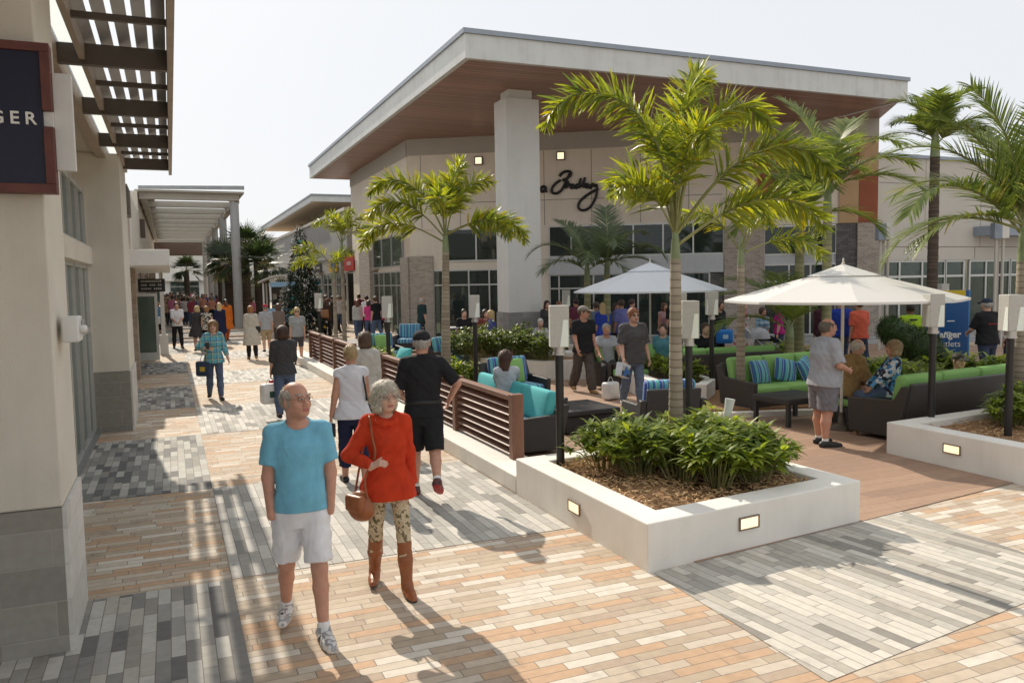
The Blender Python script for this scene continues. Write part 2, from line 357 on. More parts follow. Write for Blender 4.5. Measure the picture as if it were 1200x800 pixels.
# ------------------------------------------------------------------ figures: fields of distance, skinned by surface nets
def V(*a): return np.array(a, float)
def unit(a): return a/max(1e-9, np.linalg.norm(a))
def smin(a, b, k):
    h = np.clip(.5+.5*(b-a)/k, 0, 1); return b+(a-b)*h-k*h*(1-h)
class Field:
    def __init__(s): s.ops = []; s.lo = V(9, 9, 9); s.hi = V(-9, -9, -9)
    def grow(s, p, r): s.lo = np.minimum(s.lo, p-r); s.hi = np.maximum(s.hi, p+r)
    def cone(s, a, b, ra, rb, k=.03, c0=None, c1=None):
        """tapered limb; c0 / c1 cut it square at an end"""
        s.grow(a, ra); s.grow(b, rb); ba = b-a; L2 = ba@ba+1e-9; u = ba/math.sqrt(L2)
        def f(X, Y, Z):
            px, py, pz = X-a[0], Y-a[1], Z-a[2]
            q = px*ba[0]+py*ba[1]+pz*ba[2]; t = np.clip(q/L2, 0, 1)
            d = np.sqrt((px-t*ba[0])**2+(py-t*ba[1])**2+(pz-t*ba[2])**2)-(ra+(rb-ra)*t)
            if c1 is not None: d = np.maximum(d, q/math.sqrt(L2)-c1*math.sqrt(L2))
            if c0 is not None: d = np.maximum(d, c0*math.sqrt(L2)-q/math.sqrt(L2))
            return d
        s.ops.append(('u', f, k)); return s
    def ell(s, c, r, R=None, k=.02, op='u'):
        r = np.array(r, float)
        if op == 'u': s.grow(c, r.max())
        R = np.eye(3) if R is None else R
        def f(X, Y, Z):
            px, py, pz = X-c[0], Y-c[1], Z-c[2]
            q = [R[0, i]*px+R[1, i]*py+R[2, i]*pz for i in range(3)]
            n1 = np.sqrt(sum((q[i]/r[i])**2 for i in range(3))); n2 = np.sqrt(sum((q[i]/r[i]**2)**2 for i in range(3)))+1e-6
            return n1*(n1-1)/n2
        s.ops.append((op, f, k)); return s
    def loft(s, o, R, prof, k=.03, op='u', pw=2.3):
        """stack of rounded oval sections (z, half width, half depth, forward shift) in the frame o, R"""
        P = np.array(prof, float); z = P[:, 0]
        for p in prof:
            for sx in (-1, 1): s.grow(o+R@V(sx*p[1], p[3], p[0]), .5*p[2]+.02)
            s.grow(o+R@V(0, p[3]+p[2], p[0]), .01); s.grow(o+R@V(0, p[3]-p[2], p[0]), .01)
        def f(X, Y, Z):
            px, py, pz = X-o[0], Y-o[1], Z-o[2]
            qx = R[0, 0]*px+R[1, 0]*py+R[2, 0]*pz; qy = R[0, 1]*px+R[1, 1]*py+R[2, 1]*pz; qz = R[0, 2]*px+R[1, 2]*py+R[2, 2]*pz
            a = np.interp(qz, z, P[:, 1]); b = np.interp(qz, z, P[:, 2]); y = np.interp(qz, z, P[:, 3])
            d = ((np.abs(qx/a)**pw+np.abs((qy-y)/b)**pw)**(1/pw)-1)*np.minimum(a, b)
            e = np.maximum(qz-z[-1], z[0]-qz)
            return np.where(e > 0, np.where(d > 0, np.hypot(d, e), e), np.maximum(d, e))
        s.ops.append((op, f, k)); return s
    def plane(s, o, n, k=.006, soft=False):
        """keep what lies behind the plane"""
        def f(X, Y, Z): return (X-o[0])*n[0]+(Y-o[1])*n[1]+(Z-o[2])*n[2]
        s.ops.append(('i', f, k)); return s
    def noise(s, amp, fr, ph=0.):
        def f(X, Y, Z):
            return amp*(np.sin(fr*X+.6*fr*Z+ph)*np.sin(.9*fr*Y-.5*fr*Z+1.7*ph)+.6*np.sin(1.9*fr*Z+1.1*fr*X*1.3+ph)*np.sin(1.6*fr*Y+.8*fr*X-ph))
        s.ops.append(('n', f, 0)); return s
    def ev(s, X, Y, Z):
        d = None
        for op, f, k in s.ops:
            e = f(X, Y, Z)
            if op == 'u': d = e if d is None else smin(d, e, k)
            elif op == 'i': d = np.maximum(d, e)
            elif op == 's': d = -smin(-d, e, k)
            elif op == 'n': d = d+e
        return d
    def mesh(s, res):
        lo = s.lo-2.5*res; hi = s.hi+2.5*res
        n = np.ceil((hi-lo)/res).astype(int)+1
        X = (lo[0]+res*np.arange(n[0]))[:, None, None].astype(np.float32); Y = (lo[1]+res*np.arange(n[1]))[None, :, None].astype(np.float32); Z = (lo[2]+res*np.arange(n[2]))[None, None, :].astype(np.float32)
        D = np.broadcast_to(s.ev(X, Y, Z), n).astype(np.float32)
        return surfnet(D, lo, res)
def surfnet(D, lo, res):
    I = D < 0; nx, ny, nz = D.shape
    cnt = np.zeros((nx-1, ny-1, nz-1), np.int8)
    for a in (0, 1):
        for b in (0, 1):
            for c in (0, 1): cnt += I[a:nx-1+a, b:ny-1+b, c:nz-1+c]
    m = (cnt > 0) & (cnt < 8); idx = np.argwhere(m)
    vid = np.full(m.shape, -1, np.int64); vid[m] = np.arange(len(idx))
    acc = np.zeros((len(idx), 3)); num = np.zeros(len(idx))
    i, j, k = idx.T
    for ax in range(3):
        o = [x for x in range(3) if x != ax]
        for u in (0, 1):
            for w in (0, 1):
                p = np.zeros(3, int); p[o[0]] = u; p[o[1]] = w; q = p.copy(); q[ax] = 1
                a = D[i+p[0], j+p[1], k+p[2]]; b = D[i+q[0], j+q[1], k+q[2]]
                x = (a < 0) != (b < 0); t = np.where(x, a/np.where(x, a-b, 1), 0)
                pt = np.tile(p.astype(float), (len(idx), 1)); pt[:, ax] = t
                acc[x] += pt[x]; num[x] += 1
    v = lo+res*(idx+acc/num[:, None])
    quads = []
    for ax in range(3):
        sl0 = [slice(1, -1)]*3; sl1 = [slice(1, -1)]*3; sl0[ax] = slice(0, -1); sl1[ax] = slice(1, None)
        A = I[tuple(sl0)]; B = I[tuple(sl1)]
        e = np.argwhere(A != B)
        if not len(e): continue
        ins = A[tuple(e.T)]
        o = [(ax+1) % 3, (ax+2) % 3]; base = e.copy(); base[:, o[0]] += 1; base[:, o[1]] += 1
        c = []
        for du, dw in ((-1, -1), (0, -1), (0, 0), (-1, 0)):
            q = base.copy(); q[:, o[0]] += du; q[:, o[1]] += dw; c.append(vid[tuple(q.T)])
        Q = np.stack(c, 1); Q[~ins] = Q[~ins][:, ::-1]; quads.append(Q)
    return v, np.concatenate(quads) if quads else np.zeros((0, 4), int)
def meshobj(name, pieces, mats, parent, mfun=None, smooth=True):
    vs = []; qs = []; n = 0
    for v, q in pieces: vs.append(v); qs.append(q+n); n += len(v)
    v = np.concatenate(vs); q = np.concatenate(qs)
    me = bpy.data.meshes.new(name)
    me.vertices.add(len(v)); me.vertices.foreach_set('co', v.astype(np.float32).ravel())
    me.loops.add(4*len(q)); me.loops.foreach_set('vertex_index', q.astype(np.int32).ravel())
    me.polygons.add(len(q)); me.polygons.foreach_set('loop_start', np.arange(0, 4*len(q), 4, dtype=np.int32))
    for m in mats: me.materials.append(m)
    if mfun is not None: me.polygons.foreach_set('material_index', mfun(v[q].mean(1)).astype(np.int32))
    me.polygons.foreach_set('use_smooth', np.ones(len(q), bool) if smooth else np.zeros(len(q), bool))
    me.update(calc_edges=True); me.validate()
    return link(name, me, parent)
def rx(a): c, s = math.cos(a), math.sin(a); return np.array([[1, 0, 0], [0, c, -s], [0, s, c]])
def ry(a): c, s = math.cos(a), math.sin(a); return np.array([[c, 0, s], [0, 1, 0], [-s, 0, c]])
def rzm(a): c, s = math.cos(a), math.sin(a); return np.array([[c, -s, 0], [s, c, 0], [0, 0, 1]])
def ik(a, t, l1, l2, hint):
    d = t-a; L = np.linalg.norm(d); L2 = min(L, (l1+l2)*.995); u = d/L; x = (l1*l1-l2*l2+L2*L2)/(2*L2); y = math.sqrt(max(0, l1*l1-x*x))
    p = hint-u*(hint@u); p = unit(p)
    return a+u*x+p*y, a+u*L2
SKIN = {'tan': (.45, .235, .155), 'fair': (.56, .33, .24), 'brown': (.16, .075, .045), 'ruddy': (.50, .26, .18)}
def skinmat(k):
    c = SKIN[k]; m = mat('skin '+k, c, .5, .1, 18, .06, 160, sub=.12); return m
def cloth(col, rough=.85, n=.1):
    return mat('cloth %.3f %.3f %.3f' % col, col, rough, n, 9, .18, 340, spec=.2, fold=.35)
def hair_m(col): return mat('hair %.2f %.2f %.2f' % col, col, .5, .35, 60, .5, 120)

def person(label, loc, fwd, h=1.72, b=1., fem=False, lean=.03, yaw=0., pitch=0., legs=((.0, .02), (.0, .02)), arms=({}, {}), sit=None,
           top=None, bottom=None, shoe=None, hair=('short', (.1, .07, .05)), skin='fair', res=.016, belly=.0, glasses=None, cap=None, group=None, extra=None, hands=True, lod=1, bust=None, z0=None, twist=0.):
    """one figure facing fwd. arms: swing/out/elbow/twist angles or a hand target 'at'; legs: (thigh swing, knee bend)"""
    root = thing('person', label, 'person', (loc[0], loc[1], 0), math.atan2(-fwd[0], fwd[1]), group)
    wide = (.084 if fem else .098)*(.6+.4*b)
    O = V(0, 0, .52*h); T = rx(-lean)@rzm(twist)
    # ---- joints
    hip = [V(s*.05*h*(.6+.4*b), 0, .515*h) for s in (-1, 1)]; knee = [0, 0]; ank = [0, 0]; fdir = [0, 0]
    for i in (0, 1):
        sw, kb = legs[i][:2]; out = legs[i][2] if len(legs[i]) > 2 else .03
        s = (-1, 1)[i]
        d = unit(V(s*math.sin(out), math.sin(sw), math.cos(sw)*-1)); knee[i] = hip[i]+d*.245*h
        a2 = sw-kb; d2 = unit(V(s*math.sin(out)*.5, math.sin(a2), -math.cos(a2))); ank[i] = knee[i]+d2*.235*h
        fp = legs[i][3] if len(legs[i]) > 3 else (0 if abs(a2) < .5 and sit is None else 0)
        fdir[i] = unit(V(s*.16, math.cos(fp), math.sin(fp)))
    low = min(min((ank[i]-fdir[i]*.02*h*0)[2]-.042*h, (ank[i]+fdir[i]*.09*h)[2]-.042*h) for i in (0, 1))
    dz = (z0 if z0 is not None else 0)-low
    if sit is not None: dz = sit-(.515*h-.06*h*b)
    D = V(0, 0, dz); O = O+D; hip = [p+D for p in hip]; knee = [p+D for p in knee]; ank = [p+D for p in ank]
    tp = lambda x, y, z: O+T@V(x*h, y*h, (z-.52)*h)
    sho = [tp(s*wide, 0, .808) for s in (-1, 1)]; elb = [0, 0]; wri = [0, 0]; hd = [0, 0]; pn = [0, 0]
    for i in (0, 1):
        s = (-1, 1)[i]; A = arms[i]
        if 'at' in A:
            t = V(*A['at'])*h+V(0, 0, dz) if not A.get('abs') else V(*A['at'])
            elb[i], wri[i] = ik(sho[i], t, .168*h, .15*h, V(*A.get('hint', (s*.6, -.7, -.4))))
        else:
            sw, out, el, tw = A.get('swing', 0.), A.get('out', .09), A.get('elbow', .18), A.get('twist', .15)
            u = T@V(s*math.sin(out), math.sin(sw)*math.cos(out), -math.cos(sw)*math.cos(out)); f0 = V(-s*math.sin(tw), math.cos(tw), .1)
            w = unit(f0-u*(f0@u)); elb[i] = sho[i]+u*.168*h; wri[i] = elb[i]+(math.cos(el)*u+math.sin(el)*w)*.15*h
        hd[i] = unit(wri[i]-elb[i]); n0 = V(*A.get('palm', (-s, .1, 0))); pn[i] = unit(n0-hd[i]*(n0@hd[i]))
        if 'hdir' in A: hd[i] = unit(V(*A['hdir'])); pn[i] = unit(n0-hd[i]*(n0@hd[i]))
    # ---- head frame
    N = tp(0, .004, .835); HR = rzm(0)@T@rzm(-yaw)@rx(-pitch)
    Hc = N+T@V(0, .012*h, .03*h)*1.
    hH = h*1.08
    hp = lambda x, y, z: Hc+HR@V(x*hH, y*hH, (z-.865)*hH)
    sk = skinmat(skin)
    # ---- torso outline (fractions of h from the ground)
    if fem: P = [(.455, .045, .04, -.005), (.48, .088*b, .062*b, -.006), (.51, .10*b, .068*b, -.006), (.56, .089*b, .06*b, .0), (.61, .077*b, .053*b, .004+belly*.5), (.67, .08*b, .056*b, .004), (.72, .086*b, .066*(.5+.5*b), .012), (.76, .084*b, .06, .004), (.79, .080*(.6+.4*b), .048, -.004), (.815, .056, .040, -.006), (.845, .03, .03, 0)]
    else: P = [(.455, .045, .04, 0), (.48, .086*b, .06*b, -.004), (.51, .095*b, .066*b, -.003+belly*.3), (.56, .092*b, .065*b+belly*.5, belly*.8), (.61, .09*b, .065*b+belly*.6, belly), (.67, .093*b, .067*b+belly*.3, belly*.6), (.73, .10*b, .07*b, .004), (.765, .098*(.5+.5*b), .066, .0), (.795, .088*(.6+.4*b), .052, -.006), (.82, .060, .042, -.006), (.85, .034, .034, 0)]
    def prof(off, z0=-1, z1=9, flare=0., lo=None):
        q = [((z-.52)*h, a*h+off+flare*max(0, .62-z)*h, bb*h+off+flare*max(0, .62-z)*h, y*h) for z, a, bb, y in P if z0 <= z <= z1]
        if lo is not None:
            z, a, bb, y = [p for p in P if p[0] >= .5][0]
            q = [((lo-.52)*h, a*h+off+flare*(.62-lo)*h, bb*h+off+flare*(.62-lo)*h, y*h)]+[t for t in q if t[0] > (.5-.52)*h]
        return q
    rt = (.051*b, .0335*b, .0325*b, .0200)        # thigh top, knee, calf, ankle
    def leg(F, i, off, upto=2., fl=0., k=.02):
        F.cone(hip[i], knee[i], rt[0]*h+off, rt[1]*h+off+fl*.5, k, c1=upto if upto < 1 else None)
        if upto > 1:
            m = knee[i]*.68+ank[i]*.32+V(0, -.008*h, 0) if not off else knee[i]*.6+ank[i]*.4
            F.cone(knee[i], m, rt[1]*h+off+fl*.5, rt[2]*h+off+fl, k); F.cone(m, ank[i], rt[2]*h+off+fl, rt[3]*h+off+fl*1.2, k, c1=(upto-1.) if upto < 2 else .98)
    def arm(F, i, off, upto=2., k=.025, fl=0.):
        F.cone(sho[i], elb[i], .031*h*b**.5+off, .025*h*b**.5+off+fl, k, c1=upto if upto < 1 else None)
        if upto > 1: F.cone(elb[i], wri[i], .025*h*b**.5+off, .0165*h+off*.8, k*.6, c1=(upto-1.) if upto < 2 else None)
    sm = h/1.72
    # ---- body: one skin from the ankles to the wrists and crown
    B = Field(); B.loft(O, T, prof(0), .03)
    B.cone(tp(0, -.004, .82), Hc+HR@V(0, -.006*h, .03*h), .034*h*(.92 if fem else 1.02), .031*h*(.9 if fem else 1.02), .03)
    for i in (0, 1): arm(B, i, 0); leg(B, i, 0); B.cone(tp((-1, 1)[i]*.02, -.006, .832), sho[i]+T@V(0, 0, .004*h), .026*h, .026*h, .03)
    for i in (0, 1): B.cone(ank[i], ank[i]+fdir[i]*.05*h-V(0, 0, .022*h), .022*h, .016*h, .02)
    h0 = h; h = hH
    hf = Field()
    hw = .94 if fem else 1.
    hf.ell(hp(0, -.008, .942), (.0435*h*hw, .055*h, .054*h), HR).ell(hp(0, .016, .905), (.036*h*hw, .038*h, .040*h), HR, k=.03).ell(hp(0, .030, .884), (.021*h*hw, .018*h, .014*h), HR, k=.02)
    hf.cone(hp(0, -.008, .90), hp(0, -.012, .86), .034*h*hw, .032*h*hw, .03)
    if lod <= 1:
        for s in (-1, 1):
            hf.ell(hp(s*.0175, .056, .9365), (.0105*h, .011*h, .0075*h), HR, k=.010, op='s')
            hf.ell(hp(s*.017, .0465, .9365), (.009*h, .009*h, .007*h), HR, k=.003)
            hf.ell(hp(s*.017, .047, .950), (.014*h, .006*h, .0045*h), HR, k=.010)
            hf.ell(hp(s*.023, .033, .917), (.013*h, .012*h, .012*h), HR, k=.02)
            hf.ell(hp(s*.0445*hw, -.006, .927), (.006*h, .013*h, .020*h), HR@rzm(-s*.35), k=.008)
        hf.cone(hp(0, .046, .941), hp(0, .0605, .917), .0055*h, .0085*h, .012)
        for s in (-1, 1): hf.ell(hp(s*.0075, .054, .914), (.006*h, .007*h, .0055*h), HR, k=.008)
        hf.ell(hp(0, .0505, .901), (.0135*h, .0055*h, .0035*h), HR, k=.006).ell(hp(0, .0485, .8945), (.0115*h, .0055*h, .004*h), HR, k=.006)
    else:
        hf.cone(hp(0, .045, .94), hp(0, .060, .917), .006*h, .009*h, .01)
    h = h0
    hres = min(res*.5, .012) if lod > 0 else .0042
    pieces = [B.mesh(res), hf.mesh(hres)]
    if hands:
        for i in (0, 1):
            if arms[i].get('hide'): continue
            s = (-1, 1)[i]; Fh = Field(); f, n = hd[i], pn[i]; t = unit(np.cross(n, f)); t = t*(1 if t@V(0, .8, 1) > 0 else -1)
            cu = arms[i].get('curl', .35); w = wri[i]; q = sm*(.92 if fem else 1.)
            Fh.cone(w-f*.03*q, w+f*.02*q, .0165*h, .019*q, .02)
            for a in (.022, .007, -.008, -.021): Fh.cone(w+f*.012*q+t*a*.6*q, w+f*.078*q+t*a*q, .0135*q, .0115*q, .012)
            if lod < 2:
                for a, L in ((.026, .070), (.0085, .079), (-.009, .073), (-.0255, .057)):
                    p = w+f*.078*q+t*a*q; d = f
                    for kx in (.42, .33, .25):
                        ang = cu*(1.1 if kx > .4 else 1.); d = unit(d*math.cos(ang)+unit(n-d*(n@d))*math.sin(ang)); p2 = p+d*L*kx*q; Fh.cone(p, p2, .0092*q, .0082*q if kx > .3 else .007*q, .004); p = p2
                p = w+f*.022*q+t*.024*q; d = unit(t*.62+f*.75+n*.35)
                Fh.cone(p, p+d*.04*q, .0125*q, .0105*q, .012); Fh.cone(p+d*.04*q, p+d*.04*q+unit(d+f*.5)*.03*q, .0105*q, .008*q, .004)
                Fr = .0045 if lod == 0 else .0062
            else:
                m = unit(f+n*.35); Fh.cone(w+f*.07*q, w+f*.07*q+m*.08*q, .024*q, .012*q, .015); Fr = .011
            pieces.append(Fh.mesh(Fr))
    Ri = HR.T
    if lod <= 1:
        hc = hair[1]; lips = mat('lips', (.36, .13, .11), .45, .1); brow = hair_m(tuple(min(.5, x*.8+.02) for x in hc)); ew = mat('eye white', (.46, .42, .39), .25, .03); iris = mat('iris', (.03, .025, .02), .15, .1)
        def mf(c):
            q = (c-Hc)@HR/hH; x, y, z = q[:, 0], q[:, 1], q[:, 2]+.865
            r = np.zeros(len(c), int); fr = (y > .03) & (np.abs(x) < .05)
            r[fr & (np.abs(x) < .0135) & (z > .8905) & (z < .9035) & (y > .045)] = 1
            r[fr & (np.abs(np.abs(x)-.0185) < .0125) & (np.abs(z-.9515-.04*(.018-np.abs(np.abs(x)-.0185))) < .0025)] = 2
            e = ((np.abs(x)-.0172)/.0085)**2+((z-.9360)/.0031)**2; r[fr & (e < 1) & (y > .035)] = 3
            r[fr & ((np.abs(np.abs(x)-.0172)) < .0036) & (np.abs(z-.9362) < .0034) & (y > .035)] = 4
            return r
        meshobj('body', pieces, [sk, lips, brow, ew, iris], root, mf)
    else:
        meshobj('body', pieces, [sk], root)
    # ---- hair
    st, hc = hair; hm = hair_m(hc)
    if st:
        h = hH; G = Field()
        face = lambda sc=1., up=0.: G.ell(hp(0, .072, .912+up), (.040*h*sc, .062*h, .056*h), HR, k=.008, op='s')
        if st in ('short', 'crop'):
            o = .007 if st == 'short' else .003
            G.ell(hp(0, -.011, .9455), ((.0445+o)*h*hw, (.0555+o)*h, (.0555+o)*h), HR); face(1.0, .004)
            G.plane(hp(0, -.03, .893), HR@V(0, .5, -1)/1.118)
            G.ell(hp(0, .055, .905), (.055*h, .058*h, .05*h), HR, k=.006, op='s')
        elif st == 'bald':
            G.ell(hp(0, -.012, .937), (.0485*h, .0590*h, .052*h), HR)
            G.ell(hp(0, .012, .985), (.038*h, .06*h, .046*h), HR, k=.008, op='s')
            G.ell(hp(0, .06, .925), (.06*h, .066*h, .06*h), HR, k=.006, op='s'); G.plane(hp(0, -.03, .890), HR@V(0, .5, -1)/1.118)
        elif st == 'bob':
            G.ell(hp(0, -.010, .946), (.055*h, .064*h, .0585*h), HR).ell(hp(0, -.018, .905), (.058*h, .056*h, .048*h), HR, k=.03).ell(hp(0, -.012, .885), (.055*h, .050*h, .030*h), HR, k=.03)
            face(.92, .006); G.ell(hp(0, .05, .875), (.034*h, .06*h, .07*h), HR, k=.008, op='s')
        elif st == 'puffy':
            G.ell(hp(0, -.012, .945), (.058*h, .066*h, .062*h), HR).ell(hp(0, -.022, .915), (.052*h, .05*h, .04*h), HR, k=.03); face(.95, .002); G.ell(hp(0, .05, .89), (.04*h, .055*h, .06*h), HR, k=.008, op='s')
        elif st == 'long':
            G.ell(hp(0, -.010, .946), (.052*h, .062*h, .0575*h), HR).ell(hp(0, -.026, .895), (.056*h, .042*h, .06*h), HR, k=.03).ell(hp(0, -.034, .83), (.054*h, .032*h, .07*h), HR, k=.04)
            face(.95, .004); G.ell(hp(0, .05, .875), (.034*h, .062*h, .08*h), HR, k=.008, op='s')
        if cap: G.plane(hp(0, 0, .957), HR@V(0, 0, 1))
        G.noise(.0028*sm if lod < 2 else .004, 105 if lod < 2 else 60, 1.3*loc[0])
        if lod < 2: G.noise(.0013, 260, loc[1])
        hv, hq = G.mesh(max(hres, .0055) if lod < 2 else .013); pcs = [(hv, hq)]
        if lod < 2:                                  # loose strands lying over the mass of hair
            rs = np.random.default_rng(int(abs(loc[0])*1000)+3); n = {'bob': 1500, 'long': 1700, 'puffy': 1400}.get(st, 800); L = {'bob': .055, 'long': .065, 'puffy': .04}.get(st, .020)*sm
            if cap: n //= 3
            src = hv[((hv-hp(0, 0, .945))@(HR@V(0, 0, 1))) < 0] if cap else hv
            p = src[rs.integers(len(src), size=n)]; o_ = p-hp(0, -.012, .93); o_ /= np.linalg.norm(o_, axis=1)[:, None]
            dn = np.tile(HR@V(0, -.25, -1), (n, 1))+rs.normal(0, .35, (n, 3)); dn -= o_*(dn*o_).sum(1)[:, None]; dn /= np.linalg.norm(dn, axis=1)[:, None]
            sd = np.cross(dn, o_)*.0016*sm; a0 = p-o_*.003; a1 = p+dn*L*.5+o_*rs.uniform(.000, .006, (n, 1)); a2 = a1+dn*L*.5-o_*rs.uniform(-.003, .006, (n, 1))+np.array([0, 0, -.006])
            vv = np.stack([a0-sd, a0+sd, a1-sd, a1+sd, a2-sd*.4, a2+sd*.4], 1).reshape(-1, 3); k6 = 6*np.arange(n)[:, None]
            pcs.append((vv, np.concatenate([k6+[0, 1, 3, 2], k6+[2, 3, 5, 4]])))
        meshobj('hair', pcs, [hm], root)
    h = h0
    # ---- clothes
    cres = res*(.75 if lod < 2 else .9)
    if top:
        k0 = top.get('kind', 'tee'); off = top.get('off', .012)*sm; F = Field(); hem = top.get('hem', .485)
        F.loft(O, T, prof(off, .5, .83, top.get('flare', .12), lo=hem-.03), .02)
        sl = {'tee': .72, 'long': 1.96, 'none': .16, 'elbow': 1.12, 'half': .92, 'three': 1.6}[k0]
        for i in (0, 1): arm(F, i, off*1.05 if k0 != 'none' else off*.5, sl, .03, top.get('sf', .008 if k0 in ('tee', 'half') else 0.)*sm)
        if top.get('legs', hem < .46):
            for i in (0, 1): leg(F, i, off*1.6, .98 if hem > .30 else 1.6, 0, .05)
        for i in (0, 1): F.cone(tp((-1, 1)[i]*.022, -.006, .830), sho[i]+T@V(0, 0, .004*h), .028*h+off*.8, .027*h+off*.8, .03)
        F.cone(tp(0, -.006, .80), tp(0, .0, .84), .050*h, .040*h, .03)
        if top.get('cowl'):
            for a in range(10):
                an = 2*PI*a/10; bn = 2*PI*(a+1)/10
                F.cone(tp(.047*math.cos(an), .010+.044*math.sin(an), .832-.020*math.sin(an)), tp(.047*math.cos(bn), .010+.044*math.sin(bn), .832-.020*math.sin(bn)), .016*h, .016*h, .012)
        F.noise(top.get('wr', .0035)*sm, top.get('fr', 26), loc[0]*3)
        if lod < 2: F.noise(.0016, 61, loc[1])
        F.plane(tp(0, 0, hem), T@V(0, 0, -1)) if hem > .46 else F.plane(V(0, 0, hem*h+dz), V(0, 0, -1))
        if not top.get('cowl'): F.ell(tp(0, .022, .862), (.046*h, .048*h, .040*h), T, k=.004, op='s')
        else: F.ell(tp(0, .016, .875), (.040*h, .042*h, .045*h), T, k=.006, op='s')
        if top.get('open'): F.ell(tp(0, .09, .62), (.022*h, .06*h, .24*h), T, k=.004, op='s')
        meshobj(top.get('name', {'tee': 'shirt', 'long': 'sweater', 'none': 'blouse', 'elbow': 'shirt', 'half': 'shirt', 'three': 'shirt'}[k0]), [F.mesh(cres)], [top['m']], root)
    if bottom:
        kb = bottom['kind']; F = Field(); off = bottom.get('off', .013)*sm
        pro = [((z-.52)*h, a*h+off, bb*h+off, y*h) for z, a, bb, y in P if .5 <= z <= .6]
        if not bottom.get('belt') and top: pro = [(z, a-.010*sm*(z > -.01*h), bb-.010*sm*(z > -.01*h), y) for z, a, bb, y in pro]; pro = [q for q in pro if q[0] < .025*h+.02*h*(top.get('hem', .485) > .47)]
        F.loft(O, T if sit is None else np.eye(3), [((.437-.52)*h, .062*h*b+off, .052*h*b+off, -.004*h), ((.475-.52)*h, .09*h*b+off, .062*h*b+off, -.004*h)]+pro, .03)
        if kb == 'skirt':
            F = Field(); z1 = bottom.get('to', .3)
            F.loft(O, np.eye(3), [((z1-.52)*h, .112*h*b, .092*h*b, 0)]+pro, .03)
            for i in (0, 1): leg(F, i, off*1.2, .97, 0, .06)
            F.plane(V(0, 0, z1*h+dz), V(0, 0, -1))
        else:
            up = {'shorts': bottom.get('to', .86), 'trousers': 1.99, 'capri': 1.45}[kb]
            for i in (0, 1): leg(F, i, off*bottom.get('loose', 1.), up, bottom.get('fl', .008), .018)
        F.noise(bottom.get('wr', .003)*sm, 34, loc[1]*2)
        if sit is None and top and top.get('hem', .485) > .46: F.plane(tp(0, 0, max(.60 if bottom.get('belt') else .50, top.get('hem', .485)+.012)), T@V(0, 0, 1))
        meshobj({'shorts': 'shorts', 'trousers': 'trousers', 'capri': 'trousers', 'skirt': 'skirt'}[kb], [F.mesh(cres)], [bottom['m']], root)
        if bottom.get('belt'):
            pr = [((z-.52)*h, a*h+off*1.5, bb*h+off*1.5, y*h) for z, a, bb, y in P if .5 <= z <= .62]
            F = Field(); F.loft(O, T, pr, .01); F.plane(tp(0, 0, .588), T@V(0, 0, 1)); F.plane(tp(0, 0, .566), T@V(0, 0, -1)); meshobj('belt', [F.mesh(cres*.8)], [bottom['belt']], root)
    if shoe and lod < 3:
        for i in (0, 1):
            F = Field(); f = fdir[i]; dn = unit(np.cross(np.cross(f, V(0, 0, -1)), f)); s0 = unit(np.cross(f, dn)); A = ank[i]; k0 = shoe[0]
            kw = 1.14 if k0 == 'sock' else 1.
            F.cone(A+dn*.018*h-f*.022*h*kw, A+dn*.026*h+f*.075*h*kw, .0245*h*kw, .0235*h*kw, .02)
            F.cone(A+dn*.026*h+f*.05*h*kw, A+dn*.03*h+f*.108*h*kw, .024*h*kw, .018*h*kw, .02)
            if k0 != 'low': F.cone(A-V(0, 0, 0), A+dn*.02*h+f*.03*h, .0275*h, .026*h, .02)
            if k0 == 'boot':
                kk = knee[i]*.88+ank[i]*.12
                F.cone(kk, knee[i]*.5+ank[i]*.5, .0385*h*b, .0375*h*b, .02, c0=0.); F.cone(knee[i]*.5+ank[i]*.5, A, .0375*h*b, .0255*h, .02); F.cone(A-f*.02*h, A-f*.022*h+dn*.05*h, .019*h, .014*h, .01)
                F.noise(.0022, 48, i)
            F.plane(A+dn*.041*h, dn)
            sole = shoe[2] if len(shoe) > 2 else None
            # sole colour: the lowest slice of the shoe
            A0, d0 = A.copy(), dn.copy()
            def mf(c, A0=A0, d0=d0): return (((c-A0)@d0) > .030*h).astype(int)
            sh = meshobj('boot' if k0 == 'boot' else 'shoe', [F.mesh(.0075 if lod < 1 else (.01 if lod < 2 else .014))], [shoe[1]]+([sole] if sole else [shoe[1]]), root, mf)
    if lod < 2 and bottom and bottom.get('kind') != 'trousers' and shoe and shoe[0] == 'sock':
        for i in (0, 1):
            F = Field(); F.cone(ank[i]*.86+knee[i]*.14, ank[i], .0255*h, .0245*h, .01, c0=0.); meshobj('sock', [F.mesh(.009)], [cloth((.72, .71, .69))], root)
    h = hH
    if glasses:
        g = MB(); lens = MB(); dark = glasses == 'sun'
        for s in (-1, 1):
            ring = [Vector(hp(s*.018+.0125*math.cos(t)*1.1, .0575-.0035*abs(math.cos(t)), .9355+.0092*math.sin(t))) for t in np.linspace(0, 2*PI, 15)]
            g.tube(ring, .0011 if not dark else .002, 5, False); g.tube([Vector(hp(s*.031, .053, .938)), Vector(hp(s*.044*hw, .03, .938)), Vector(hp(s*.0475*hw, -.004, .936))], .0012 if not dark else .002, 5)
            if dark: lens.add(ring[:-1], [tuple(range(14))])
        g.tube([Vector(hp(-.006, .060, .938)), Vector(hp(.006, .060, .938))], .0012, 5)
        if dark:
            g.cur = 1; g.add(lens.v, lens.f)
        g.build('glasses', [mat('spectacle frame', (.12, .09, .07) if not dark else (.01, .01, .01), .3, .1), mat('dark lens', (.008, .008, .009), .08, .1, spec=.8)], root)
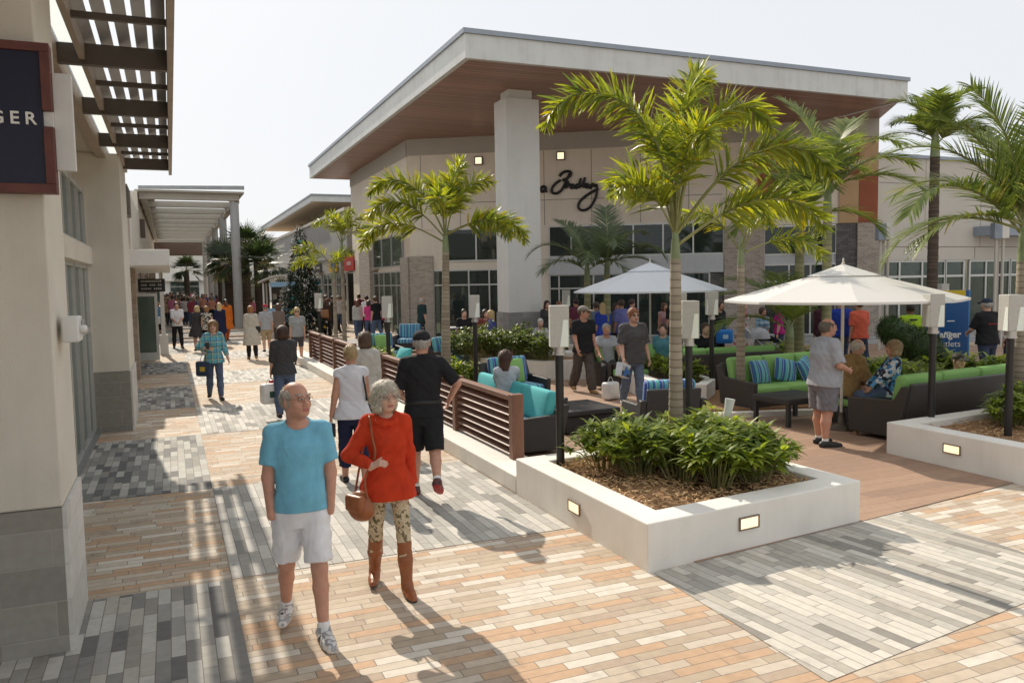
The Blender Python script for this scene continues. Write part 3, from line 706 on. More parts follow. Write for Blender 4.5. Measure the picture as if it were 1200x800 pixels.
    if cap:
        cm, vis = cap[0], cap[1]; F = Field()
        F.ell(hp(0, -.009, .957), (.0505*h, .0605*h, .047*h), HR); F.plane(hp(0, 0, .955), HR@V(0, .12, -1)/1.007)
        if vis == 'visor': F.plane(hp(0, 0, .968), HR@V(0, 0, 1))
        F.ell(hp(0, .075, .954), (.040*h, .045*h, .006*h), HR@rx(-.18), k=.006)
        meshobj('cap', [F.mesh(.0075 if lod < 2 else .012)], [cm], root)
    h = h0
    info = dict(root=root, wri=wri, hd=hd, sho=sho, elb=elb, hp=hp, tp=tp, h=h, T=T, hc=Hc, HR=HR, O=O, knee=knee, hip=hip, dz=dz)
    root['_'] = 0; del root['_']
    W = Matrix.LocRotScale(root.location, root.rotation_euler, None)
    info['w'] = lambda p: W @ Vector(p)
    return info
# ------------------------------------------------------------------ plants: many leaf-sized faces
class Leaves:
    def __init__(s): s.v = []; s.f = []; s.t = []; s.mi = []; s.n = 0
    def blade(s, p, d, L, w, droop=.3, seg=3, tone=.5, up=None, fold=.0, tip=.08, mi=0, wid=(.5, 1., .85)):
        """one leaf: a narrow strip that bends down along its length"""
        d = unit(d); side = np.cross(d, V(0, 0, 1) if up is None else up); side = unit(side) if np.linalg.norm(side) > 1e-3 else V(1, 0, 0)
        q = p.copy(); n0 = s.n; st = L/seg
        for i in range(seg+1):
            f = i/seg; ww = w*.5*np.interp(f, [0, .3, .65, 1.], [wid[0], wid[1], wid[2], tip])
            s.v.append(q-side*ww); s.v.append(q+side*ww); s.n += 2
            d = unit(d+V(0, 0, -droop/seg)); q = q+d*st
        for i in range(seg):
            a = n0+2*i; s.f.append((a, a+1, a+3, a+2)); s.mi.append(mi); s.t.append(tone)
    def tube(s, pts, rad, n=5, mi=1, tone=.5):
        mb = MB(); mb.tube(pts, rad, n, True); n0 = s.n
        s.v += [np.array(v) for v in mb.v]; s.n += len(mb.v)
        for f in mb.f: s.f.append(tuple(i+n0 for i in f)); s.mi.append(mi); s.t.append(tone)
    def build(s, name, mats, parent=None):
        me = bpy.data.meshes.new(name); me.from_pydata([tuple(v) for v in s.v], [], s.f)
        for m in mats: me.materials.append(m)
        me.polygons.foreach_set('material_index', s.mi)
        a = me.attributes.new('tone', 'FLOAT', 'FACE'); a.data.foreach_set('value', np.clip(s.t, 0, 1).astype(np.float32))
        me.update(); return link(name, me, parent)
def rachis(e0, L, bend, n=16, az=0., sway=0., pw=1.4):
    """a curved stalk in the vertical plane at azimuth az"""
    p = V(0, 0, 0); pts = [p]; dirs = []
    for i in range(n):
        f = i/n; e = e0-bend*f**pw; a = az+sway*f
        d = V(math.cos(e)*math.cos(a), math.cos(e)*math.sin(a), math.sin(e)); dirs.append(d); p = p+d*L/n; pts.append(p)
    dirs.append(dirs[-1]); return pts, dirs
def frond(name, parent, base, e0, az, L, bend, mats, kind='plume', rng=None, ll=.34, lw=.028, yellow=.2, dens=1., stalk=.16, sway=0.):
    rng = rng or RNG; pts, dirs = rachis(e0, L, bend, 18, az, sway, 2.3 if kind == 'plume' else 1.7); G = Leaves(); n = len(pts)-1
    G.tube([Vector(p) for p in pts], [.017*(1-i/n)**.8*(L/2)+.004 for i in range(n+1)], 5)
    N = int((44 if kind == 'plume' else 58)*dens*L/2)
    for j in range(N):
        f = stalk+(1-stalk)*(j+.5)/N; x = f*n; i = min(int(x), n-1); p = pts[i]+(pts[i+1]-pts[i])*(x-i); d = dirs[i]
        side = unit(np.cross(d, V(0, 0, 1))+V(1e-4, 0, 0)); up = np.cross(side, d)
        lf = ll*(.62+.5*math.sin(PI*min(1, .18+.80*f)))*(1 if f < .9 else .8)
        if kind == 'plume':                                   # leaflets stand all round the stalk
            for k in range(5):
                a = rng.uniform(0, 2*PI); dr = side*math.cos(a)+up*math.sin(a)
                dd = unit(dr*rng.uniform(.75, 1.)+d*rng.uniform(.45, .85)+V(0, 0, .05))
                t = rng.normal(.38, .2)+(yellow if rng.random() < .35 else 0)
                G.blade(p, dd, lf*rng.uniform(.8, 1.15), lw*rng.uniform(.8, 1.2), rng.uniform(.25, .7), 3, t, up=V(*rng.normal(0, .5, 3))+up)
        else:                                                 # two flat combs
            for sg in (-1, 1):
                if rng.random() < .04: continue
                v = .28 if kind == 'feather' else .1
                dd = unit(side*sg*.85+up*(v+rng.normal(0, .08))+d*(.62+.4*f))
                t = rng.normal(.35, .15)+(yellow if rng.random() < .3 else 0)
                G.blade(p, dd, lf*1.35*rng.uniform(.9, 1.08), lw*rng.uniform(.85, 1.15), rng.uniform(.25, .6), 4, t, up=unit(up+d*.2*sg), wid=(.7, 1., .8), tip=.05)
    o = G.build(name, mats, parent); o.location = base; return o
def ringed_trunk(parent, pts, r0, r1, m, rings=26, swell=.25):
    mb = MB(); P = [Vector(p) for p in pts]; n = rings*3; ps = []; rs = []
    for i in range(n+1):
        f = i/n; x = f*(len(P)-1); k = min(int(x), len(P)-2); p = P[k].lerp(P[k+1], x-k)
        r = r0+(r1-r0)*f; r *= 1+swell*max(0, .3-f)/.3*.6+(.045 if i % 3 == 0 else 0); ps.append(p); rs.append(r)
    mb.tube(ps, rs, 12); return mb.build('trunk', m, parent)
FOX = leafmat('foxtail leaf', (.085, .135, .035), (.34, .38, .06), .55, .4, (.34, .30, .04))
FEA = leafmat('feather palm leaf', (.065, .11, .035), (.22, .27, .06), .5, .42, (.32, .28, .09))
DUL = leafmat('grey-green palm leaf', (.06, .09, .05), (.15, .19, .09), .42, .45, (.25, .2, .1))  # grey-green leaf of the dull feather palms before the script sign wall
SAB = leafmat('fan palm leaf', (.025, .05, .018), (.07, .10, .03), .3, .5, (.25, .17, .08))
SHR = leafmat('shrub leaf', (.09, .15, .03), (.32, .39, .07), .5, .45, (.30, .36, .05))
HED = leafmat('hedge leaf', (.045, .085, .02), (.17, .23, .04), .35, .45, (.22, .25, .05))
STALK = mat('frond stalk', (.22, .22, .08), .5, .2)
BARK = bricks('palm bark', [(.30, .25, .19), (.26, .22, .16), (.34, .29, .22)], (.16, .13, .10), 9, .085, .012, vertical=True, rough=.85, bump=.4)
BARKG = bricks('green palm bark', [(.24, .24, .12), (.30, .28, .16), (.27, .26, .13)], (.15, .13, .08), 9, .11, .012, vertical=True, rough=.7, bump=.3)
BARKD = bricks('dark palm bark', [(.10, .075, .055), (.13, .10, .075), (.085, .065, .05)], (.05, .04, .03), 1.0, .05, .014, vertical=True, rough=.9, bump=.9)
SHAFT = mat('palm crownshaft', (.20, .24, .12), .45, .25, 5)
YAW = math.radians(22.9)
def img_az(deg):        # azimuth measured from the picture's right towards the far side
    return math.radians(deg)-YAW
def palm(label, loc, trunk_h, fronds, mats, kind, bark, r0=.10, r1=.075, shaft=.5, lean=(0, 0), group=None, z0=0., ll=.34, lw=.028, dens=1., yellow=.2, name='palm_tree', seed=1):
    t = thing(name, label, 'palm tree', (loc[0], loc[1], z0), 0, group); rng = np.random.default_rng(seed)
    top = V(lean[0], lean[1], trunk_h)
    ringed_trunk(t, [(0, 0, -.05), (lean[0]*.3, lean[1]*.3, trunk_h*.4), tuple(top)], r0, r1, bark)
    if shaft:
        mb = MB(); mb.tube([Vector(top), Vector(top)+Vector((0, 0, shaft*.5)), Vector(top)+Vector((0, 0, shaft))], [r1*1.04, r1*.85, r1*.4], 10); mb.build('crownshaft', SHAFT, t)
    for az, e, L, bend in fronds:
        frond('frond', t, tuple(top+V(0, 0, shaft*rng.uniform(.35, .75))), math.radians(e), img_az(az), L, math.radians(bend), mats, kind, rng, ll, lw, yellow, dens, sway=rng.normal(0, .18), stalk=.32 if kind == 'plume' else .14)
    return t
def fan_palm(label, loc, h, r, group, seed, nf=26, r0=.17):
    t = thing('palm_tree', label, 'palm tree', (loc[0], loc[1], 0), 0, group); rng = np.random.default_rng(seed)
    ringed_trunk(t, [(0, 0, -.05), (.04, .02, h*.5), (0, 0, h)], r0, r0*.85, BARKD)
    for i in range(nf):
        az = rng.uniform(0, 2*PI); e = rng.uniform(-.6, 1.3); G = Leaves()
        d = V(math.cos(e)*math.cos(az), math.cos(e)*math.sin(az), math.sin(e)); L = r*.45; p = d*L
        G.tube([Vector((0, 0, 0)), Vector(p*.6), Vector(p)], [.02, .015, .01], 4)
        side = unit(np.cross(d, V(0, 0, 1))); up = np.cross(side, d)
        for k in range(22):
            a = (k/21-.5)*2.5; dd = unit(d*math.cos(a)+side*math.sin(a)+up*.12)
            G.blade(p, dd, r*.62*rng.uniform(.8, 1.1)*(1-.12*abs(a)), r*.055, rng.uniform(.2, .7)+(.5 if e < 0 else 0), 3, rng.normal(.3, .2)+(.5 if e < -.3 else 0), up=up, wid=(.8, 1., .6))
        o = G.build('frond', [SAB, STALK], t); o.location = (0, 0, h)
    return t
def shrub_mesh(name, seed, r=.36, h=.46, stems=44, leaf=.15, lw=.042, mats=None, droop=.7, whorl=9):
    rng = np.random.default_rng(seed); G = Leaves()
    for i in range(stems):
        a = rng.uniform(0, 2*PI); q = r*math.sqrt(rng.uniform(.0, 1.)); hh = h*(1-.42*(q/r)**2)*rng.uniform(.68, 1.1)
        b = V(q*.35*math.cos(a), q*.35*math.sin(a), 0); tp = V(q*math.cos(a), q*math.sin(a), hh)
        md = b*.4+tp*.6+V(0, 0, .06); G.tube([Vector(b), Vector(md), Vector(tp)], .0045, 3)
        fresh = rng.random() < .3
        for k in range(whorl+4):
            f = 1. if k < whorl else rng.uniform(.45, .95); p = b*(1-f)+tp*f
            aa = 2*PI*k/whorl*1.0+rng.uniform(-.4, .4); e = rng.uniform(.05, .95)
            G.blade(p, V(math.cos(aa)*math.cos(e), math.sin(aa)*math.cos(e), math.sin(e)), leaf*rng.uniform(.7, 1.15), lw*rng.uniform(.8, 1.2), droop*rng.uniform(.6, 1.6), 3, rng.normal(.3, .18)+(.45 if fresh and k < whorl else 0), wid=(.35, 1., .8), tip=.06)
    return G, mats or [SHR, STALK]
# ------------------------------------------------------------------ camera, sun, sky
EYE = Vector((0, 0, 2.35)); FPX = 943.
PITCH, ROLL = math.radians(4.3), math.radians(-1.0)
_f = Vector((math.sin(YAW)*math.cos(PITCH), math.cos(YAW)*math.cos(PITCH), -math.sin(PITCH)))
_r = Vector((math.cos(YAW), -math.sin(YAW), 0)); _u = _r.cross(_f)
CR = _r*math.cos(ROLL)+_u*math.sin(ROLL); CU = _u*math.cos(ROLL)-_r*math.sin(ROLL)
cam = bpy.data.cameras.new('camera'); cam.lens = 36*FPX/1200; cam.sensor_width = 36; cam.clip_end = 3000; cam.clip_start = .05
co = bpy.data.objects.new('camera', cam); COL.objects.link(co); S.camera = co
co.matrix_world = Matrix(((CR.x, CU.x, -_f.x, EYE.x), (CR.y, CU.y, -_f.y, EYE.y), (CR.z, CU.z, -_f.z, EYE.z), (0, 0, 0, 1)))
def ray(x, y): return CR*((x-600)/FPX)+CU*((400-y)/FPX)+_f
def at(x, y, z=0.):
    d = ray(x, y); p = EYE+d*((z-EYE.z)/d.z); return (p.x, p.y)
def fw(x, depth, y=400):
    p = EYE+ray(x, y)*depth; return (p.x, p.y)
SUN_EL, SUN_AZ = math.radians(36), math.radians(-5.5)     # azimuth from +Y towards +X
sun = bpy.data.lights.new('sun', 'SUN'); sun.energy = 2.35; sun.angle = math.radians(.5); sun.color = (1, .90, .76)
so = bpy.data.objects.new('sun', sun); COL.objects.link(so)
sd = Vector((math.sin(SUN_AZ)*math.cos(SUN_EL), math.cos(SUN_AZ)*math.cos(SUN_EL), math.sin(SUN_EL)))
so.rotation_euler = (-sd).to_track_quat('-Z', 'Y').to_euler(); so.location = (0, 0, 40)
w = bpy.data.worlds.new('World'); S.world = w; w.use_nodes = True; nt = w.node_tree
bg = nt.nodes['Background']; sk = nt.nodes.new('ShaderNodeTexSky'); sk.sky_type = 'NISHITA'; sk.sun_disc = False
sk.sun_elevation = SUN_EL; sk.sun_rotation = SUN_AZ; sk.air_density = 1.0; sk.dust_density = 2.5; sk.ozone_density = 1.2; sk.altitude = 0
hz = nt.nodes.new('ShaderNodeMix'); hz.data_type = 'RGBA'; hz.inputs[0].default_value = .975; hz.inputs[7].default_value = (2.72, 2.80, 2.90, 1)   # thin even haze over the clear sky
nt.links.new(sk.outputs[0], hz.inputs[6]); nt.links.new(hz.outputs[2], bg.inputs[0]); bg.inputs[1].default_value = .15
vs = S.view_settings; vs.view_transform = 'Standard'; vs.look = 'None'; vs.gamma = 1; vs.exposure = 1.04; vs.use_curve_mapping = False

# ------------------------------------------------------------------ ground
TANC = [(.52, .35, .225), (.56, .48, .385), (.45, .36, .265), (.52, .43, .33), (.62, .56, .475), (.42, .325, .245)]
GRYC = [(.15, .148, .145), (.235, .23, .215), (.315, .305, .28), (.46, .445, .405), (.28, .265, .235), (.40, .38, .335)]
MORT = (.16, .14, .12)
m_tan = bricks('tan pavers', TANC, MORT, .36, .09, .005, weights=[3, 2, 3, 3, 1.5, 1.6], spots=.35)
m_gry = bricks('grey pavers', GRYC, MORT, .33, .09, .005, rot=PI/2, weights=[2, 3, 2, 3, 2, 2], spots=.3)
m_gry2 = bricks('grey pavers turned', [(.27, .25, .22), (.37, .345, .30), (.48, .45, .395), (.58, .54, .47), (.43, .395, .335)], MORT, .45, .09, .005, rot=PI/2-math.radians(6.6), weights=[1, 2, 2, 3, 2], spots=.3)
m_deck = bricks('timber-look slabs', [(.33, .215, .15), (.37, .245, .17), (.30, .195, .14), (.35, .23, .16)], (.20, .13, .095), 1.5, .19, .006, rough=.75, bump=.25)
m_conc = mat('pale concrete', (.46, .43, .38), .85, .1, 1.5, .1, 60)
m_white = mat('white stucco', (.70, .68, .63), .85, .05, 1.2, .15, 180, streak=.15)
m_wall2 = mat('planter stucco', (.78, .745, .68), .85, .06, 1.4, .25, 150, streak=.16)
mb = MB(); mb.add([(-900, -900, -.03), (900, -900, -.03), (900, 900, -.03), (-900, 900, -.03)], [(0, 1, 2, 3)]); struct('ground', mb, mat('distant ground', (.34, .31, .26), .9, .15, .2), 'pale ground reaching far beyond the shopping centre')
mb = MB(); mb.add([(-14, -10, 0), (40, -10, 0), (40, 98, 0), (-14, 98, 0)], [(0, 1, 2, 3)]); struct('walkway_paving', mb, m_tan, 'tan and cream clay pavers of the walkway')
mb = MB()
m2 = MB()
def rect2(x0, x1, y0, y1, z): m2.add([(x0, y0, z), (x1, y0, z), (x1, y1, z), (x0, y1, z)], [(0, 1, 2, 3)])
def rect(x0, x1, y0, y1, z): mb.add([(x0, y0, z), (x1, y0, z), (x1, y1, z), (x0, y1, z)], [(0, 1, 2, 3)])
ys = [6.72-6.9, 9.87-6.9]
for k in range(13):
    a, b, c = 9.87+6.9*(k-2), 13.6+6.9*(k-2), 16.77+6.9*(k-2)
    rect(-6, .35, a, b, .004)
    rect2(.35, 3.41, b, c, .004)
struct('grey_paving', mb, m_gry, 'fields of charcoal and grey pavers along the left of the walkway')
struct('grey_paving', m2, bricks('light grey pavers', [(.27, .26, .235), (.36, .345, .31), (.46, .44, .40), (.56, .53, .475), (.41, .39, .35)], MORT, .40, .09, .005, rot=PI/2, weights=[1, 2, 2, 3, 2], spots=.3), 'fields of paler grey pavers in the middle of the walkway')
mb = MB(); mb.add([(3.41, 3.45, .004), (6.45, 3.85, .004), (6.60, 5.72, .004), (3.46, 5.36, .004)], [(0, 1, 2, 3)]); struct('grey_paving', mb, m_gry2, 'pale grey pavers in front of the long planter')
mb = MB(); mb.add([(3.9, 5.4, .008), (5.96, 5.65, .008), (9.3, 6.06, .008), (24, 7.8, .008), (24, 19, .008), (9.2, 27.5, .008), (3.9, 27.5, .008)], [(0, 1, 2, 3, 4, 5, 6)]); struct('terrace_paving', mb, m_deck, 'reddish timber-look slabs of the lounge terrace')
mb = MB(); mb.add([(9.2, 27.5, .008), (24, 19, .008), (40, 19, .008), (40, 24, .008), (25, 24, .008), (9.4, 34, .008), (5, 34, .008), (5, 27.5, .008)], [tuple(range(8))]); struct('plaza_paving', mb, bricks('plaza slabs', [(.27, .27, .27), (.33, .325, .32), (.38, .37, .355)], (.15, .15, .15), .8, .4, .008), 'grey slab paving by the shop fronts')

# ------------------------------------------------------------------ left shop with sunshade
m_cream = mat('cream stucco', (.64, .595, .51), .9, .05, 1.5, .25, 160, streak=.16)
m_lstone = bricks('grey block base', [(.27, .255, .22), (.30, .285, .25), (.25, .235, .21)], (.34, .325, .29), .62, .235, .007, offset='half', vertical=True, bump=.35)
m_lstone2 = bricks('block base bright side', [(.55, .53, .49), (.59, .57, .53)], (.48, .46, .43), .62, .235, .007, offset='half', vertical=True, bump=.25)  # same blocks; the brighter light on the walkway side is put into the colour
m_brown = mat('bronze metal', (.105, .085, .065), .45, .12, 5, metal=.3)
m_beam = mat('bronze edge beam', (.36, .28, .21), .5, .1, 4, metal=.2)
m_alu = mat('brushed aluminium frame', (.55, .55, .52), .4, .05, 8, metal=.6)
m_glass = glassmat('shop glass'); m_gglass = glassmat('green shop glass', (.10, .14, .115), .05, .25)
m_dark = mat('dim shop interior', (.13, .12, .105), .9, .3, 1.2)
def window(parent, x0, x1, z0, z1, cols, rows, y=0, frame=.06, glass=None, axis='X', place=None, name='window'):
    """glazed panel in local XZ, front at -Y; place maps local to parent space"""
    M = place or Matrix.Identity(4)
    f = MB(); g = MB()
    xs = [x0+(x1-x0)*c for c in cols]; zs = [z0+(z1-z0)*r for r in rows]
    for i, x in enumerate(xs): f.bx(x-frame/2, x+frame/2, y-.05, y+.05, z0, z1)
    for k, z in enumerate(zs): f.bx(x0, x1, y-.046, y+.046, z-frame/2, z+frame/2)
    g.bx(x0+.01, x1-.01, y-.006, y+.006, z0+.01, z1-.01)
    fo = f.build(name, m_alu, parent); fo.matrix_local = M
    go = g.build('pane', glass or m_glass, fo); return fo
B = thing('shop_building', 'cream stucco shop along the left edge with a slatted sunshade', 'building', (-1.2, 5.8, 0))
def pil(mb, x0, x1, y0, y1, z0, z1): mb.bx(x0, x1, y0, y1, z0, z1)
for (x0, x1, y0, y1, zs) in ((-3.2, -.70, 5.83, 6.72, .95), (-3.2, -.665, 14.56, 16.4, .98)):
    p = part('pillar', m_cream, B, lambda mb: mb.bx(x0, x1, y0, y1, zs, 4.5), .012, True)
    q = MB(); q.bx(x0-.02, x1-.004, y0-.024, y1+.02, 0, zs-.002); q.cur = 1; q.bx(x1-.0038, x1+.022, y0-.024, y1+.02, 0, zs-.002)
    qo = q.build('stone_base', [m_lstone, m_lstone2], None, B.location); qo.parent = p
part('wall', m_cream, B, lambda mb: (mb.bx(-3.1, -1.35, 6.72, 14.56, 3.9, 4.5), mb.bx(-3.1, -1.3, 16.4, 17.2, 0, 4.5)), 0, True)
part('canopy_band', m_cream, B, lambda mb: mb.bx(-1.6, -1.12, 6.72, 14.56, 2.72, 3.0), .01, True)
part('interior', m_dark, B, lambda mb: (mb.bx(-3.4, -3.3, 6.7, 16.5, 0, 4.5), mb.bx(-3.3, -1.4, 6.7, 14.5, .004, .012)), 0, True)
Mw = Matrix.Rotation(PI/2, 4, 'Z'); Mw.translation = Vector((-1.25+1.2, 6.72-5.8, 0))
for i in range(4):
    a, b = 1.96*i+.02, 1.96*i+1.94
    window(B, a, b, .06, 2.70, (0, .5, 1), (0, .62, 1), glass=m_gglass, place=Mw, frame=.085); window(B, a, b, 3.02, 3.88, (0, .5, 1), (0, 1), glass=m_gglass, place=Mw, frame=.075)
part('door_sill', mat('grey sill', (.22, .22, .21), .7), B, lambda mb: mb.bx(-1.34, -1.14, 6.76, 14.54, .004, .055), 0, True)
part('soffit', planks('ribbed soffit', (.50, .45, .36), .075, 1, .6, .62, .05, .12), B, lambda mb: mb.bx(-9, -.99, 3, 16.6, 4.5, 4.56), 0, True)
part('roof', m_cream, B, lambda mb: mb.bx(-12, -1.0, -3, 16.7, 4.57, 5.3), 0, True)
part('edge_beam', m_beam, B, lambda mb: mb.bx(-.99, -.86, -3, 16.65, 4.42, 4.75), 0, True)
ss = part('sunshade', m_beam, B, lambda mb: (mb.bx(.07, .125, -3, 16.6, 4.44, 4.66), mb.bx(-.68, -.63, -3, 16.6, 4.46, 4.62)), 0, True)
m_slat = mat('pale sunshade slat', (.36, .37, .38), .4, .06, 3, metal=.4)
for x in (-.585, -.435, -.28, -.13, .02):
    q = MB(); q.box((x-.012, 6.8, 4.66), (.106, 19.6, .025), rot=Matrix.Rotation(-.25, 3, 'Y')); o = q.build('slat', m_slat, None, B.location); o.parent = ss
for y in [8.6-2.45*k for k in range(4, 0, -1)]+[8.6, 10.95, 13.35, 15.8]:
    q = MB(); q.bx(-.86, .069, y-.04, y+.04, 4.42, 4.612); o = q.build('beam', m_brown, None, B.location); o.parent = ss
    q = MB(); q.bx(-.629, .069, y-1.22, y-1.17, 4.50, 4.55); o = q.build('rail', m_brown, None, B.location); o.parent = ss
q = MB()
for i in range(260):
    y = -3+i*.075; q.add([(-.86, y, 4.60), (-.68, y, 4.60), (-.68, y+.0375, 4.625), (-.86, y+.0375, 4.625), (-.68, y+.075, 4.60), (-.86, y+.075, 4.60)], [(0, 1, 2, 3), (3, 2, 4, 5)])
o = q.build('corrugated_panel', leafmat('frosted sheet', (.62, .66, .68), (.62, .66, .68), .5, .3), None, B.location); o.parent = ss
# sign on the near pillar
m_navy = mat('navy sign face', (.012, .014, .035), .4, .1, 30, .05)
m_red = mat('red-brown sign frame', (.125, .042, .033), .55, .2, 8, .1, 90)
sg = thing('shop_sign', 'navy shop sign with a red-brown frame and white capitals', 'sign', (-1.2, 5.72, 2.94))
def fr(mb):
    for x0, x1, z0, z1 in ((-2.0, -.612, 3.78, 3.832), (-2.0, -.612, 2.935, 2.99), (-.667, -.612, 2.99, 3.335), (-.667, -.612, 3.432, 3.78)): mb.bx(x0, x1, 5.68, 5.80, z0, z1)
part('sign_frame', m_red, sg, fr, .004, True)
part('sign_face', m_navy, sg, lambda mb: mb.bx(-2.0, -.668, 5.70, 5.79, 2.991, 3.779), 0, True)
part('back_plate', mat('white sign plate', (.62, .61, .58), .6, .04), sg, lambda mb: (mb.bx(-.611, -.505, 5.735, 5.79, 3.08, 3.67), mb.bx(-.667, -.6105, 5.72, 5.785, 3.336, 3.431)), .004, True)
MT = Matrix.Rotation(PI/2, 4, 'X'); MT.translation = Vector((-.700+1.2, 5.695-5.72, 3.345-2.94))
text_mesh('lettering', 'GER', .105, mat('white sign letters', (.75, .74, .70), .5, .03), sg, MT, .006, 'RIGHT', .0015, 0, 1.5)
eb = thing('electric_box', 'small white electrical box on the near stucco pillar', 'electric box', (-.68, 6.15, 2.0))
part('box', mat('white plastic', (.66, .65, .62), .5, .04), eb, lambda mb: (mb.rbox((.06, 0, .08), (.10, .26, .17), .012), mb.rbox((.13, -.05, .08), (.05, .09, .05), .02)))
part('switch', mat('grey plastic', (.35, .34, .33), .5, .04), eb, lambda mb: mb.rbox((.118, .06, .09), (.016, .05, .09), .006))

# ------------------------------------------------------------------ shops further along the left
m_stone = bricks('tan brick', [(.33, .255, .20), (.38, .30, .235), (.29, .225, .175), (.36, .28, .215)], (.40, .35, .29), .20, .075, .008, offset='half', vertical=True)
L2 = thing('shop_building', 'white and brick shop beyond the sunshade with a white canopy slab', 'building', (-1.5, 17.3, 0))
part('wall', m_white, L2, lambda mb: (mb.bx(-9, -1.02, 17.3, 23, 3.9, 5.4), mb.bx(-9, -1.25, 17.3, 23, 3.0, 3.9), mb.bx(-9, -1.25, 23, 34, 2.9, 5.2), mb.bx(-9, -1.5, 17.3, 22.0, 0, 3.0)), 0, True)
for bb in ((-1.248, -.98, 18, 20, 3.22, 3.9), (-1.5, -.80, 22.38, 23.1, 0, 2.82), (-1.248, -1.0, 24, 26, 3.22, 4.4)): part('brick_pier', m_stone, L2, lambda mb: mb.bx(*bb), 0, True)
part('canopy_slab', mat('white canopy', (.70, .68, .64), .6, .03), L2, lambda mb: mb.bx(-1.24, .02, 20, 31, 2.84, 3.20), .01, True)
part('louvre_screen', m_brown, L2, lambda mb: [mb.bx(-1.015, -.80, 21.0+.12*i, 21.05+.12*i, 4.05, 4.7) for i in range(9)] and mb.bx(-1.018, -.82, 20.95, 22.1, 4.70, 4.76), 0, True)
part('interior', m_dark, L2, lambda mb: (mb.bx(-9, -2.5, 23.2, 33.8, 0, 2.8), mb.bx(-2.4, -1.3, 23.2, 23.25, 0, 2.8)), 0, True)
Mw = Matrix.Rotation(PI/2, 4, 'Z'); Mw.translation = Vector((-1.3+1.5, 23.2-17.3, 0))
for a in (0, 6.6): window(L2, a, a+4., .05, 2.75, (0, .33, .66, 1), (0, .75, 1), place=Mw)
dr = part('door', m_alu, L2, lambda mb: (mb.bx(-1.24, -1.16, 28.0, 28.06, .02, 2.16), mb.bx(-.48, -.40, 28.0, 28.06, .02, 2.16), mb.bx(-1.16, -.48, 28.0, 28.06, .02, .28), mb.bx(-1.16, -.48, 28.0, 28.06, 2.06, 2.16)), 0, True)
o = MB().bx(-1.16, -.48, 28.02, 28.035, .28, 2.06).build('pane', m_gglass, None, L2.location); o.parent = dr
hs = thing('hanging_sign', 'black hanging sign with three pale lines under the white canopy', 'sign', (-.55, 28.6, 2.2))
part('panel', mat('black sign panel', (.018, .018, .016), .5, .1), hs, lambda mb: mb.bx(-.40, .40, -.03, .03, 0, .42))
part('lettering', mat('pale sign marks', (.38, .37, .33), .6), hs, lambda mb: [mb.bx(-.31+.062*i, -.31+.062*i+.045, -.036, -.0305, .07+.12*k, .13+.12*k) for k in range(3) for i in range(10) if not (k == 1 and i in (3, 7)) and not (k == 0 and i == 5)])
part('rod', m_brown, hs, lambda mb: (mb.tube([(-.3, 0, .42), (-.3, 0, .64)], .01), mb.tube([(.3, 0, .42), (.3, 0, .64)], .01)))
ps = thing('white_post', 'pale square post beside the open shop door', 'post', (-.28, 30.5, 0))
part('shaft', m_white, ps, lambda mb: mb.box((0, 0, 1.42), (.13, .13, 2.83))); part('plinth', m_white, ps, lambda mb: mb.box((0, 0, .35), (.27, .27, .7)))
CN = thing('walkway_canopy', 'long pale steel canopy over the far end of the walkway', 'canopy', (1.3, 47, 0))
m_steel = mat('cream painted steel', (.50, .47, .41), .6, .05, 3); m_steelc = mat('grey steel column', (.42, .42, .41), .5, .05, 3)
part('roof', m_steel, CN, lambda mb: (mb.bx(-1.5, 3.95, 46.6, 47.4, 7.35, 7.45), [mb.bx(-1.5, 3.5, 48.6+4.4*i, 50.7+4.4*i, 7.35, 7.45) for i in range(10)], mb.bx(-1.5, -.6, 47.4, 92, 7.36, 7.44), mb.bx(3.5, 3.95, 47.4, 92, 7.36, 7.44)), 0, True)
part('roof_edge', mat('grey roof edge', (.36, .38, .39), .5), CN, lambda mb: mb.add([(-1.3, 46.4, 7.46), (3.95, 46.4, 7.55), (3.95, 46.6, 7.55), (-1.3, 46.6, 7.46), (-1.3, 46.4, 7.62), (3.95, 46.4, 7.75), (3.95, 46.6, 7.75), (-1.3, 46.6, 7.62)], [(0, 3, 2, 1), (4, 5, 6, 7), (0, 1, 5, 4), (1, 2, 6, 5), (2, 3, 7, 6), (3, 0, 4, 7)]), 0, True)
for i in range(10): part('beam', m_steel, CN, lambda mb: mb.bx(-1.3, 3.7, 47.0+4.4*i, 47.4+4.4*i, 7.0, 7.34), 0, True)
part('side_beam', m_steel, CN, lambda mb: (mb.bx(3.45, 3.75, 47.41, 91, 6.9, 7.33), mb.bx(-1.2, -.95, 47.41, 91, 6.9, 7.33)), 0, True)
for i in range(5): part('column', m_steelc, CN, lambda mb: mb.tube([(3.45, 47.2+10.5*i, 0), (3.45, 47.2+10.5*i, 6.9)], .24, 16), 0, True)
part('signband', mat('brown fascia panel', (.14, .10, .08), .6), CN, lambda mb: mb.bx(-1.4, 4.8, 92, 92.4, 5.6, 7.0), 0, True)
L3 = thing('shop_building', 'plain cream shop under the left side of the long canopy', 'building', (-2, 34.2, 0))
part('wall', m_cream, L3, lambda mb: (mb.bx(-9, -1.35, 34.2, 46, 3.1, 6.2), mb.bx(-9, -1.35, 46, 96, 3.1, 7.3), mb.bx(-9, -2.2, 34.2, 96, 0, 3.1)), 0, True)
for i in range(6): part('brick_pier', m_stone, L3, lambda mb: mb.bx(-2.1, -1.2, 36+9*i, 37+9*i, 0, 3.8), 0, True)
part('loudspeaker', m_brown, L3, lambda mb: mb.bx(-1.34, -1.1, 47.8, 48.1, 5.0, 6.0), 0, True)
Mw = Matrix.Rotation(PI/2, 4, 'Z'); Mw.translation = Vector((-1.9+2, 37.1-34.2, 0))
